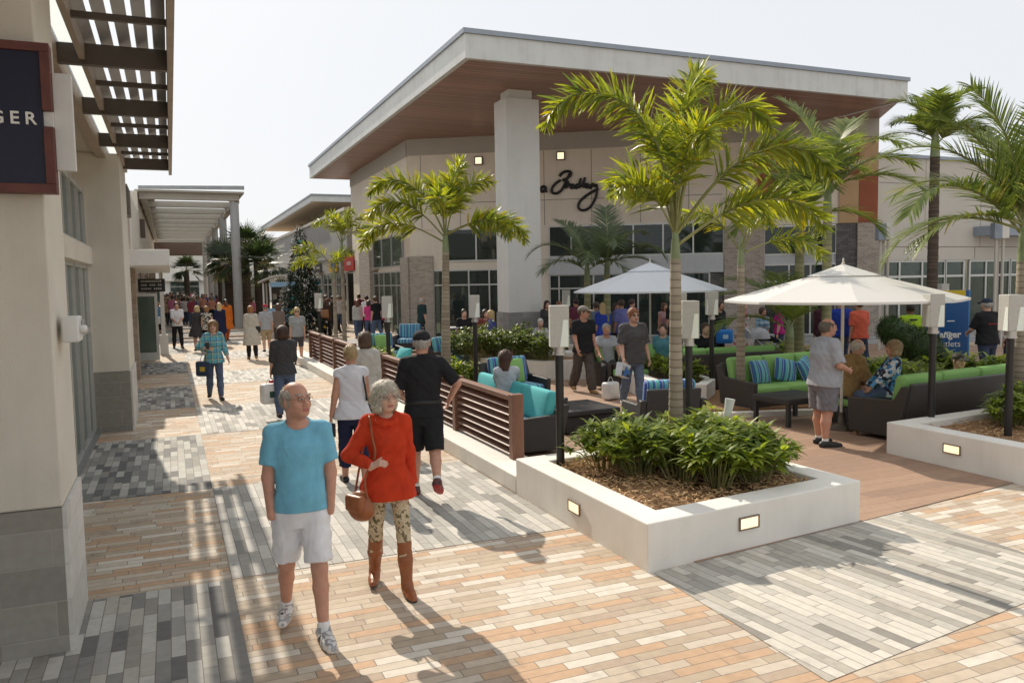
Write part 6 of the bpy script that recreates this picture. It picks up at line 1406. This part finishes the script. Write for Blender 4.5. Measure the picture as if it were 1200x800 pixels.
pl_ = person('woman in a turquoise plaid shirt walking forward with a phone and a tote bag', P6, (.02, -1), 1.63, 1.0, fem=True, yaw=.1, legs=((.14, .05), (-.16, .3)), arms=({'swing': .12, 'out': .28, 'elbow': .3}, {'at': (.08, .16, .66), 'hint': (.8, -.4, -.4)}),
    top=dict(kind='three', m=plaid('turquoise plaid', (.10, .36, .42), [(0, .11, .35, (.04, .16, .34), .7), (2, .12, .35, (.03, .13, .30), .6), (0, .11, .1, (.55, .50, .12), .7), (2, .12, .12, (.55, .52, .15), .6)]), hem=.47, off=.02, flare=.12), bottom=dict(kind='trousers', m=DENIM, off=.008), shoe=('low', SHB), hair=('long', (.26, .14, .05)), skin='fair', res=.015)
ph = thing('phone', 'dark phone held up by the woman in the plaid shirt', 'phone', pl_['w'](pl_['wri'][1]+V(0, .05, .07)), 0); part('body', SHB, ph, lambda mb: mb.rbox((0, 0, 0), (.07, .012, .14), .008)); part('screen', mat('blue phone screen', (.03, .05, .16), .2), ph, lambda mb: mb.bx(-.03, .03, .0065, .008, -.06, .06))
shopping_bag('navy tote bag with a yellow stripe at the plaid-shirted woman\'s side', pl_['w']((.20, .02, .98)), .34, .32, .12, mat('navy canvas', (.03, .05, .09), .8), mat('yellow stripe', (.50, .36, .05), .8), -.5, .16, 'tote_bag')
P7 = at(420, 520)
person('brown-haired woman in a pale sweater standing just beyond the white-bloused woman', (P7[0]+.15, P7[1]), (.1, 1), 1.62, 1.06, fem=True, legs=((.1, .05), (-.1, .2)), top=dict(kind='long', m=cloth((.45, .43, .39)), off=.02), bottom=dict(kind='trousers', m=cloth((.35, .31, .25)), off=.012), shoe=('low', SHB), hair=('bob', (.11, .065, .04)), skin='fair', res=.015)
# --- walkway, middle distance: (label, foot px, height, facing, options)
def mid(label, px, py, h, fwd, fem, top, bot, hr, skin='fair', res=.019, lod=2, b=1., **k):
    loc = k.pop('loc', None) or at(px, py); t = dict(off=.018, flare=.1); t.update(top); bb = dict(off=.013, fl=.006); bb.update(bot)
    k.setdefault('legs', random.choice((((.18, .05), (-.18, .3)), ((-.16, .28), (.16, .05)), ((.06, .02), (-.04, .06)))))
    k.setdefault('shoe', ('low', SHB))
    return person(label, loc, fwd, h, b, fem, top=t, bottom=bb, hair=hr, skin=skin, res=res, lod=lod, **k)
T = lambda m, kind='tee', **k: dict(kind=kind, m=m, **k)
BT = lambda m, kind='trousers', **k: dict(kind=kind, m=m, **k)
TOW, AWAY = (-.05, -1), (.03, 1)
mid('guard in a white shirt and black trousers facing the walkway', 209, 408, 1.74, (.1, -1), False, T(WHT, 'half'), BT(BLK), ('short', (.08, .05, .03)), arms=({'at': (-.03, .16, .57)}, {'at': (.03, .16, .57)}), legs=((.05, .02, .08), (-.05, .02, .08)))
mid('blonde woman in a loose black dress seen from behind', 233, 412, 1.64, AWAY, True, T(CHAR, 'elbow', hem=.34, off=.03, flare=.3, legs=True), BT(BLK, 'shorts'), ('bob', (.52, .40, .20)), legs=((-.2, .3), (.18, .05)))
mid('brown-haired woman in a black and white print top behind the plaid-shirted woman', 244, 412, 1.62, AWAY, True, T(blotch('black and white print', [(.02, .02, .02), (.55, .5, .42), (.02, .02, .02), (.5, .46, .38)], 22.), 'none'), BT(BLK), ('puffy', (.28, .14, .05)))
mid('blonde woman in a long navy dress walking away', 259, 405, 1.68, AWAY, True, T(NAVY, 'long', hem=.30, off=.025, flare=.15, legs=True), BT(NAVY), ('long', (.56, .42, .22)))
mid('person in a bright orange robe walking along the columns', 266, 400, 1.76, (.3, -1), False, T(cloth((.62, .15, .02)), 'long', hem=.30, off=.04, flare=.2, legs=True), BT(cloth((.5, .1, .03))), ('crop', (.02, .015, .01)), skin='brown')
cr = mid('woman in a long cream cardigan seen from behind with a black bag', 296, 421, 1.68, AWAY, True, T(cloth((.50, .46, .39)), 'long', hem=.27, off=.035, flare=.14, legs=True), BT(BLK), ('puffy', (.30, .13, .05)), legs=((.1, .04), (-.14, .26)), shoe=('low', SHT))
shopping_bag('black handbag under the arm of the woman in the cream cardigan', cr['w']((.20, .02, 1.18)), .28, .24, .12, SHB, None, 1.3, .12, 'handbag')
mid('man in a red cap, pale shirt and khaki shorts walking away', 313, 414, 1.68, AWAY, False, T(LGR, 'half'), BT(cloth((.38, .29, .17)), 'shorts', to=.95), ('crop', (.2, .18, .15)), cap=(cloth((.42, .03, .06)), 'cap'), legs=((-.25, .4), (.2, .04)))
mid('woman in a brown-grey top and dark trousers seen from behind', 328, 410, 1.66, AWAY, True, T(cloth((.18, .14, .12)), 'elbow'), BT(cloth((.06, .045, .04))), ('bob', (.10, .05, .03)), b=1.1)
mid('blond man with sunglasses and a grey t-shirt walking towards the lounge', 350, 426, 1.66, (-.1, -1), False, T(cloth((.32, .33, .33))), BT(cloth((.08, .08, .09)), 'shorts'), ('short', (.50, .38, .18)), glasses='sun')
wb = mid('woman with a white carrier bag standing inside the left shop entrance', 186, 391, 1.6, TOW, True, T(cloth((.12, .24, .36)), 'half'), BT(BLK, 'capri'), ('bob', (.3, .2, .1)), legs=((.05, .02), (-.05, .02)))
shopping_bag('white carrier bag of the woman at the left shop entrance', wb['w']((.06, .2, .95)), .38, .38, .14, wp, None, 0, .08)
mid('brown-coated woman with a tan shoulder bag by the christmas tree', 384, 394, 1.66, (.4, 1), True, T(cloth((.07, .04, .03)), 'long', hem=.42, legs=True), BT(BLK), ('long', (.10, .05, .03)))
cb = at(381, 394); shopping_bag('tan bag on the brown-coated woman\'s back', (cb[0]-.05, cb[1]-.28, 1.32), .40, .38, .12, mat('tan leather', (.34, .17, .08), .6, .1), None, 0, .10, 'handbag')
for i, (px, py, h, fm, tm, kd, bm2, hr) in enumerate(((392, 392, 1.78, 0, BLK, 'long', BLK, ('crop', (.03, .02, .02))), (364, 386, 1.7, 0, cloth((.10, .03, .04)), 'long', DDEN, ('crop', (.05, .03, .02))), (374, 384, 1.66, 1, CHAR, 'long', BLK, ('bob', (.04, .03, .02))), (400, 386, 1.72, 0, NAVY, 'long', BLK, ('crop', (.03, .02, .02))), (383, 382, 1.74, 0, cloth((.35, .05, .05)), 'half', BLK, ('crop', (.3, .28, .25))))):
    mid(['man all in black behind the brown-coated woman', 'man in a dark wine jacket beside the christmas tree', 'dark-haired woman in a charcoal top beyond the christmas tree', 'man in a navy top by the corner shop doors', 'man in a red shirt in the group beyond the christmas tree'][i], px, py, h, random.choice((AWAY, (.6, .8), (-.8, .5))), bool(fm), T(tm, kd), BT(bm2), hr, res=.026, lod=2, hands=False)
GP = [('blonde-brown woman in a grey-white sweater and jeans outside the corner shop', 420, 397, 1.64, 1, cloth((.48, .47, .44)), 'long', DENIM, ('long', (.14, .07, .04)), AWAY, 1.1), ('man in a maroon shirt behind the grey-white sweater', 422, 389, 1.82, 0, cloth((.12, .02, .03)), 'half', BLK, ('crop', (.03, .02, .015)), AWAY, 1.05),
      ('man in a white shirt between the maroon and pink shirts', 431, 393, 1.78, 0, WHT, 'long', BLK, ('crop', (.03, .02, .02)), AWAY, 1.), ('woman in a bright pink top outside the corner shop', 433, 397, 1.62, 1, cloth((.62, .06, .22)), 'half', DENIM, ('bob', (.06, .03, .02)), (.5, .8), .95),
      ('young man in a black t-shirt and jeans beside the pink-topped woman', 442, 400, 1.80, 0, BLK, 'tee', DENIM, ('short', (.07, .045, .03)), (-.4, 1), .95), ('woman in a dark red top at the right of the shop-front group', 450, 396, 1.58, 1, cloth((.30, .04, .07)), 'tee', BLK, ('bob', (.05, .03, .02)), AWAY, .95),
      ('dark-haired woman in a raspberry jacket and black skirt', 482, 394, 1.66, 1, cloth((.46, .03, .10)), 'long', BLK, ('bob', (.02, .015, .015)), (.3, 1), 1.)]
for lb, px, py, h, fm, tm, kd, bm2, hr, fd, b in GP: mid(lb, px, py, h, fd, bool(fm), T(tm, kd), BT(bm2), hr, b=b)
mid('grey-haired man in a dark teal shirt striding past the brick pier', 495, 403, 1.80, (.9, .3), False, T(cloth((.02, .045, .045)), 'half'), BT(cloth((.03, .03, .035))), ('bald', (.4, .39, .37)), legs=((.35, .1), (-.4, .4)))
# --- terrace
P8 = at(742, 478)
hd = person('auburn-haired man with sunglasses in a dark grey hoodie carrying shopping', P8, (-.22, -1), 1.80, 1.06, yaw=-.15, legs=((.14, .04), (-.16, .28)), arms=({'swing': -.05, 'out': .20, 'elbow': .3}, {'swing': .15, 'out': .16, 'elbow': .45, 'curl': .8}),
    top=dict(kind='half', m=mat('dark grey hoodie', (.075, .07, .07), .9, .1, 8, .2, 260), hem=.455, off=.030, flare=.05, wr=.007, legs=True), bottom=dict(kind='trousers', m=mat('blue-grey denim', (.115, .15, .21), .85, .2, 14, .15, 300), off=.014, fl=.008), shoe=('low', SHW, SOLE), hair=('short', (.24, .085, .03)), skin='fair', res=.0145, glasses='sun')
part('print', mat('dark red print', (.20, .03, .03), .8), hd['root'], lambda mb: [mb.box((-.085+.034*i, .150, .70*1.8), (.024, .012, .028)) for i in range(6)])
ht = hd['w'](hd['wri'][1]+hd['hd'][1]*.08); bx_ = thing('gift_box', 'colourful boxed toy in a clear bag carried by the auburn-haired man', 'box', ht, .5)
part('box', mat('white carton', (.62, .63, .64), .5), bx_, lambda mb: mb.box((-.02, .0, -.14), (.30, .12, .24), rot=Matrix.Rotation(.3, 3, 'Y'))); part('print', blotch('toy print', [(.60, .38, .05), (.50, .08, .04), (.05, .05, .06), (.5, .45, .4), (.05, .16, .4)], 9.), bx_, lambda mb: mb.box((-.02, -.062, -.16), (.27, .006, .18), rot=Matrix.Rotation(.3, 3, 'Y'))); part('handle', SHB, bx_, lambda mb: mb.tube([(-.1, 0, -.03), (0, 0, .01), (.08, 0, -.05)], .006, 5))
shopping_bag('pale plastic carrier bag standing on the terrace behind the auburn-haired man', (*fw(715, 15.6), .46), .34, .34, .2, wp, None, .3, .1)
P9 = at(684, 460)
bt = person('man in a black t-shirt and orange-lensed cap strolling across the terrace', P9, (-.05, -1), 1.80, 1.02, yaw=-.75, legs=((.24, .05), (-.22, .32)), arms=({'swing': .1, 'out': .13, 'elbow': .3}, {'swing': .12, 'out': .1, 'elbow': .5}), top=dict(kind='tee', m=BLK, off=.022, hem=.475, wr=.005), bottom=dict(kind='trousers', m=cloth((.085, .07, .062)), off=.024, fl=.02, wr=.006), shoe=('low', SHT, DSOLE), hair=('crop', (.12, .08, .05)), skin='ruddy', res=.0155, cap=(mat('grey cap', (.25, .22, .18), .8), 'cap'), glasses='sun')
part('print', mat('grey print', (.30, .30, .28), .8), bt['root'], lambda mb: mb.box((0, .139, .715*1.8), (.20, .02, .05)))
P10 = at(964, 522)
gm = person('grey-haired man in a grey t-shirt and grey shorts standing with a hand on his hip', P10, (.98, -.12), 1.74, 1.24, belly=.02, lean=.06, yaw=.15, legs=((.05, .03, .05), (-.05, .03, .05)), arms=({'swing': .1, 'out': .2, 'elbow': .9}, {'at': (.10, .155, .60), 'hint': (.6, -.8, -.3)}), top=dict(kind='half', m=mat('heather grey jersey', (.33, .335, .36), .9, .08, 9, .15, 300), hem=.475, off=.022, wr=.006), bottom=dict(kind='shorts', m=cloth((.17, .165, .18)), to=.93, off=.03, fl=.03, loose=1.3, wr=.006), shoe=('sock', SHB, DSOLE), hair=('bald', (.13, .11, .09)), skin='ruddy', res=.0135)
P11 = (9.70, 9.48)
person('white-haired old man in a tan jacket sitting on the ottoman', P11, (.96, -.22), 1.70, 1.0, lean=.22, pitch=-.1, yaw=.1, sit=.43, legs=((1.45, 1.45, .1), (1.40, 1.50, .1)), arms=({'at': (-.06, .22, .58)}, {'at': (.05, .24, .58)}), top=dict(kind='long', m=cloth((.27, .175, .075)), off=.03, hem=.47, wr=.006), bottom=dict(kind='trousers', m=cloth((.10, .10, .11))), shoe=('low', SHB), hair=('bald', (.50, .46, .40)), skin='ruddy', res=.0145)
P12 = (9.86, 8.84)
person('woman in a blue, black and white print top sitting on the near green sofa', P12, (-.75, .5), 1.62, 1.05, fem=True, lean=-.12, yaw=-.2, pitch=.05, sit=.47, legs=((1.5, 1.4, .1), (1.45, 1.4, .1)), arms=({'at': (-.12, .20, .56)}, {'at': (.14, .16, .56)}), top=dict(kind='long', m=blotch('blue print', [(.02, .02, .03), (.05, .20, .42), (.55, .56, .58), (.02, .03, .08), (.10, .30, .50)], 19.), off=.022), bottom=dict(kind='trousers', m=DENIM), shoe=('low', SHB), hair=('bob', (.34, .24, .13)), skin='ruddy', res=.0145, glasses='clear')
mid('man in a black and yellow cap slumped low behind the near green sofa', 0, 0, 1.7, (-.3, -1), False, T(BLK), BT(DDEN), ('crop', (.1, .08, .06)), loc=fw(1122, 13.2), sit=.10, legs=((1.5, 1.5), (1.5, 1.5)), cap=(mat('black and yellow cap', (.03, .026, .015), .7, .9, 6), 'cap'), res=.016, lod=1)
bk = mid('man in a black t-shirt and navy cap seen from behind beside the blue sign', 0, 0, 1.80, (.25, 1), False, T(BLK, 'half', off=.024), BT(DDEN), ('crop', (.40, .38, .35)), loc=fw(1157, 16.6), cap=(cloth((.03, .04, .06)), 'cap'), res=.0165, lod=1, b=1.12, arms=({'at': (-.10, .2, .6)}, {'at': (.10, .2, .6)}))
part('print', mat('dark red print', (.20, .03, .03), .8), bk['root'], lambda mb: [mb.box((-.09+.026*i, -.145, .725*1.8), (.02, .012, .03)) for i in range(8)])
mid('person in jeans half hidden behind the lamp at the right edge', 0, 0, 1.72, AWAY, True, T(cloth((.10, .04, .05))), BT(DDEN), ('bob', (.05, .03, .02)), loc=fw(1186, 17.2))
nn = mid('person in a neon yellow t-shirt behind the leaning topiary', 0, 0, 1.70, (.5, 1), False, T(cloth((.34, .52, .03)), 'half'), BT(DDEN), ('crop', (.02, .015, .01)), skin='brown', loc=fw(1067, 17.6), b=1.05)
part('print', SHB, nn['root'], lambda mb: mb.box((0, -.135, 1.36), (.16, .012, .04)))
mid('man in a coral polo shirt and jeans seen from behind under the umbrella edge', 0, 0, 1.76, (.15, 1), False, T(cloth((.62, .12, .07)), 'half'), BT(DDEN), ('crop', (.04, .03, .02)), skin='tan', loc=fw(1007, 19.), b=1.05)
mid('man in a royal blue t-shirt and jeans behind the umbrella pole', 0, 0, 1.80, (.3, 1), False, T(cloth((.02, .05, .30)), 'half'), BT(DENIM), ('crop', (.04, .03, .02)), loc=fw(986, 19.4), b=1.1)
mid('man in a dark maroon shirt left of the royal blue t-shirt', 0, 0, 1.78, (.5, 1), False, T(cloth((.06, .02, .03)), 'long'), BT(BLK), ('crop', (.03, .02, .02)), skin='brown', loc=fw(966, 20.), b=1.05)
mid('woman in a magenta shirt and jeans pushing the pushchair', 0, 0, 1.66, (-.7, .6), True, T(cloth((.32, .02, .14)), 'half'), BT(DDEN), ('bob', (.04, .02, .02)), loc=fw(913, 21.5), b=1.08)
mid('woman in a blue plaid shirt sitting behind the pushchair', 0, 0, 1.62, (-.1, -1), True, T(plaid('blue plaid', (.16, .30, .40), [(0, .12, .4, (.05, .12, .22), .7), (2, .12, .4, (.45, .5, .5), .6)]), 'half'), BT(BLK), ('puffy', (.06, .035, .025)), skin='tan', loc=fw(893, 22.), sit=.62, legs=((1.4, 1.2), (1.4, 1.2)))
mid('woman in a long pale floral dress by the brick pier', 0, 0, 1.66, (.3, -1), True, T(blotch('pale floral', [(.50, .45, .42), (.42, .12, .12), (.5, .48, .44), (.2, .25, .3)], 9.), 'none', hem=.2, off=.03, flare=.12, legs=True), BT(WHT, 'shorts'), ('bob', (.2, .08, .03)), loc=fw(870, 22.4))
dp = mid('dark-clad person with a blue shopping bag by the shop window', 0, 0, 1.74, (.2, -1), True, T(BLK, 'long'), BT(BLK), ('puffy', (.05, .03, .02)), skin='tan', loc=fw(842, 20.8))
shopping_bag('bright blue shopping bag beside the dark-clad person', (*fw(849, 20.6), 1.12), .42, .36, .14, mat('bright blue bag', (.01, .16, .50), .5), mat('pale print', (.4, .55, .7), .5), -.35, .10)
mid('man resting on the far green sofa behind the lamps', 0, 0, 1.72, (-.2, -1), False, T(BLK), BT(DDEN), ('crop', (.08, .05, .03)), loc=fw(826, 17.2), sit=.44, legs=((1.45, 1.4), (1.45, 1.4)))
mid('seated man in a light grey t-shirt in the green armchair', 0, 0, 1.72, (-.25, -1), False, T(LGR), BT(CHAR), ('crop', (.28, .26, .24)), skin='tan', loc=fw(710, 17.4), sit=.45, legs=((1.4, 1.3, .15), (1.4, 1.5, .15)), arms=({'at': (-.1, .25, .62)}, {'at': (.14, .25, .62)}))
mid('bare-legged person lounging on the angled green sofa', 0, 0, 1.7, (-.6, -.5), False, T(cloth((.08, .22, .26))), BT(cloth((.05, .05, .06)), 'shorts'), ('crop', (.06, .04, .03)), loc=fw(778, 17.2), sit=.45, legs=((1.5, .4, .1), (1.5, .5, .1)))
mid('elderly woman in a pale print blouse sitting on the curved planter wall', 0, 0, 1.60, (-.35, -1), True, T(blotch('pale grey print', [(.45, .43, .44), (.25, .25, .28), (.5, .48, .48)], 20.), 'long'), BT(cloth((.05, .055, .07))), ('crop', (.50, .48, .45)), loc=at(634, 434), sit=.48, legs=((1.4, 1.3), (1.4, 1.5)), arms=({'at': (-.02, .2, .66)}, {'at': (.04, .2, .66)}))
person('brown-haired woman lying back on the turquoise sofa', (4.62, 11.2), (.25, 1), 1.6, 1., fem=True, lean=-.15, sit=.44, yaw=.8, legs=((1.45, 1.3), (1.5, 1.2)), arms=({'at': (-.05, .25, .62)}, {'at': (.12, .25, .65)}), top=dict(kind='tee', m=cloth((.45, .47, .50)), off=.016), bottom=dict(kind='trousers', m=DENIM), shoe=('low', SHB), hair=('long', (.09, .045, .03)), skin='tan', res=.015)
# --- by the corner-shop doors
DOOR = [('dark-haired woman at the shop entrance left edge', 641, 25.5, 1.7, 1, CHAR, 'long', ('long', (.04, .02, .02)), TOW), ('woman in a grey cardigan at the shop entrance', 655, 26, 1.66, 1, cloth((.16, .15, .16)), 'long', ('bob', (.2, .1, .06)), (.3, -1)), ('man in a wine shirt deep in the shop entrance', 676, 25.5, 1.74, 0, cloth((.12, .03, .05)), 'half', ('crop', (.03, .02, .02)), AWAY),
        ('man in a pale blue shirt left of the far umbrella pole', 699, 22.5, 1.72, 0, cloth((.22, .28, .38)), 'half', ('crop', (.1, .07, .05)), (.4, 1)), ('blonde woman in a royal blue top by the far umbrella', 707, 22., 1.70, 1, cloth((.03, .06, .36)), 'half', ('long', (.5, .36, .18)), (.5, 1)), ('man in a lilac-blue shirt beyond the far umbrella', 729, 22.4, 1.76, 0, cloth((.16, .17, .40)), 'half', ('crop', (.08, .05, .03)), AWAY), ('woman in a grey top under the far umbrella', 722, 23, 1.66, 1, cloth((.14, .15, .18)), 'half', ('bob', (.05, .03, .02)), (-.3, -1)),
        ('woman in a pink top right of the far umbrella pole', 778, 24, 1.6, 1, cloth((.45, .26, .27)), 'none', ('bob', (.1, .05, .03)), TOW), ('man in a dark shirt right of the far umbrella pole', 790, 23.5, 1.76, 0, BLK, 'half', ('crop', (.04, .02, .02)), AWAY), ('person in a deep blue shirt in front of the shop window', 740, 25, 1.72, 0, cloth((.02, .03, .10)), 'half', ('crop', (.05, .03, .02)), (.8, .3))]
for lb, px, d, h, fm, tm, kd, hr, fd in DOOR: mid(lb, 0, 0, h, fd, bool(fm), T(tm, kd), BT(random.choice((BLK, DDEN, DENIM))), hr, loc=fw(px, d), res=.022, hands=False, skin=random.choice(('fair', 'tan', 'ruddy')))
for i, (px, d, tm, hr) in enumerate(((569, 23.4, cloth((.20, .06, .05)), ('bob', (.05, .03, .02))), (577, 22.8, cloth((.08, .09, .34)), ('long', (.50, .35, .16))), (544, 24, BLK, ('crop', (.03, .02, .02))))):
    mid(['dark-haired person sitting at the cafe table by the column', 'blonde woman in a violet-blue top sitting at the cafe table', 'dark figure sitting by the shop window'][i], 0, 0, 1.66, [TOW, (-.8, .5), TOW][i], i == 1, T(tm, 'half'), BT(BLK), hr, loc=fw(px, d), sit=.62, legs=((1.4, 1.3), (1.4, 1.3)), hands=False)
for i, (px, d) in enumerate(((533, 24), (566, 23.6))):
    t = thing('cafe_table', ['pale cafe table in front of the shop window', 'cafe table beside the corner column'][i], 'table', fw(px, d)); part('top', mat('pale table top', (.5, .5, .5), .4), t, lambda mb: mb.lathe([(.0, .98), (.36, .98), (.36, 1.01), (0, 1.01)], (0, 0, 0), 20)); part('leg', m_brown, t, lambda mb: mb.tube([(0, 0, 0), (0, 0, .98)], .03, 8)); part('base', m_brown, t, lambda mb: mb.lathe([(.25, .0), (.25, .03), (.03, .06)], (0, 0, 0), 16))
mid('staff member in a dark suit standing inside the right-hand shop door', 0, 0, 1.76, TOW, False, T(cloth((.04, .05, .07)), 'long'), BT(BLK), ('crop', (.2, .1, .05)), loc=(30.0, 24.6), res=.024, hands=False)
# pushchair
pc = thing('pushchair', 'grey pushchair in front of the magenta-shirted woman', 'pushchair', fw(899, 21.2), .6); part('seat', mat('grey pram cloth', (.16, .16, .17), .8), pc, lambda mb: mb.rbox((0, 0, .55), (.42, .62, .2), .07, rot=Matrix.Rotation(.35, 3, 'X'))); part('hood', mat('light grey pram hood', (.32, .32, .33), .8), pc, lambda mb: mb.lathe([(.30, 0), (.27, .14), (.17, .25), (.02, .29)], (0, .22, .72), 14))
part('frame', m_alu, pc, lambda mb: [mb.tube([(s*.24, -.42, .16), (s*.24, .05, .55), (s*.24, .5, 1.0)], .014, 6) for s in (-1, 1)] and mb.tube([(-.24, .5, 1.0), (.24, .5, 1.0)], .016, 6))
for sx in (-1, 1):
    for y in (-.42, .38): part('wheel', SHB, pc, lambda mb: mb.tube([(sx*.26-.03, y, .13), (sx*.26+.03, y, .13)], .13, 16))
# --- the far crowd: a few figures copied with other clothes
CG = 'shoppers in the far crowd'; CL = 'small distant shopper in the crowd under the far canopy'
cols = [(.02, .02, .025), (.10, .10, .12), (.30, .30, .32), (.05, .08, .22), (.26, .05, .07), (.55, .52, .49), (.15, .25, .38), (.36, .25, .14), (.6, .3, .2), (.5, .15, .25), (.1, .3, .3), (.6, .6, .58)]
protos = []
for i in range(5):
    fm = i % 2 == 0
    protos.append(person(CL, fw(200+14*i, 52+3*i), (AWAY, TOW, AWAY, (.3, -1), AWAY)[i], 1.62 if fm else 1.75, 1.02, fm, legs=((.16, .05), (-.16, .3)), top=dict(kind='half', m=cloth(cols[i]), off=.02), bottom=dict(kind='trousers', m=(BLK, DDEN, CHAR, DENIM, BLK)[i], off=.012), shoe=('low', SHB), hair=(('bob', 'crop', 'long', 'crop', 'bob')[i], ((.3, .2, .1), (.03, .02, .02), (.08, .04, .03), (.2, .17, .14), (.05, .03, .02))[i]), skin=('fair', 'tan', 'fair', 'ruddy', 'tan')[i], res=.03, lod=2, hands=False, group=CG)['root'])
for k in range(100):
    px = random.uniform(192, 300); d = random.uniform(46, 92); p = fw(px, d)
    if p[0] < -1.0 or p[0] > 7.5 or (abs(p[0]-3.45) < .6): continue
    c = copy_tree(protos[k % 5], (p[0], p[1], 0), random.choice((0, .2, -.2, PI, PI+.3)), None, random.uniform(.95, 1.05), group=CG)
    for ch in c.children:
        if ch.name.startswith('shirt'): ch.material_slots[0].link = 'OBJECT'; ch.material_slots[0].material = cloth(random.choice(cols))
for k in range(9):
    px = random.uniform(362, 402); p = fw(px, random.uniform(40, 47)); c = copy_tree(protos[k % 5], (p[0], p[1], 0), random.uniform(0, 6), 'distant shopper in the cluster before the grey shop wing', None, group='shoppers before the grey wing')
    for ch in c.children:
        if ch.name.startswith('shirt'): ch.material_slots[0].link = 'OBJECT'; ch.material_slots[0].material = cloth(random.choice(cols))

# small plate sign on a bracket by the recessed shop door
bs2 = thing('blade_sign', 'small blue-grey plate sign with dark script by the recessed shop door', 'sign', MF @ Vector((15.9, -.75, 3.15))+BB.location, WA)
part('plate', mat('blue-grey plate', (.34, .38, .46), .5, .05), bs2, lambda mb: mb.bx(-.36, .36, -.03, .03, 0, .46)); part('lettering', BLK, bs2, lambda mb: mb.tube(smooth([(-.24, -.036, .22), (-.20, -.036, .30), (-.16, -.036, .18), (-.10, -.036, .26), (-.04, -.036, .19), (.02, -.036, .25), (.08, -.036, .19), (.13, -.036, .32), (.16, -.036, .2), (.24, -.036, .22)], 4), .006, 5))
part('bracket', m_brown, bs2, lambda mb: (mb.tube([(-.3, 0, .46), (-.3, 0, .60), (-.3, .75, .60)], .015), mb.tube([(.3, 0, .46), (.3, 0, .60), (.3, .75, .60)], .015)))
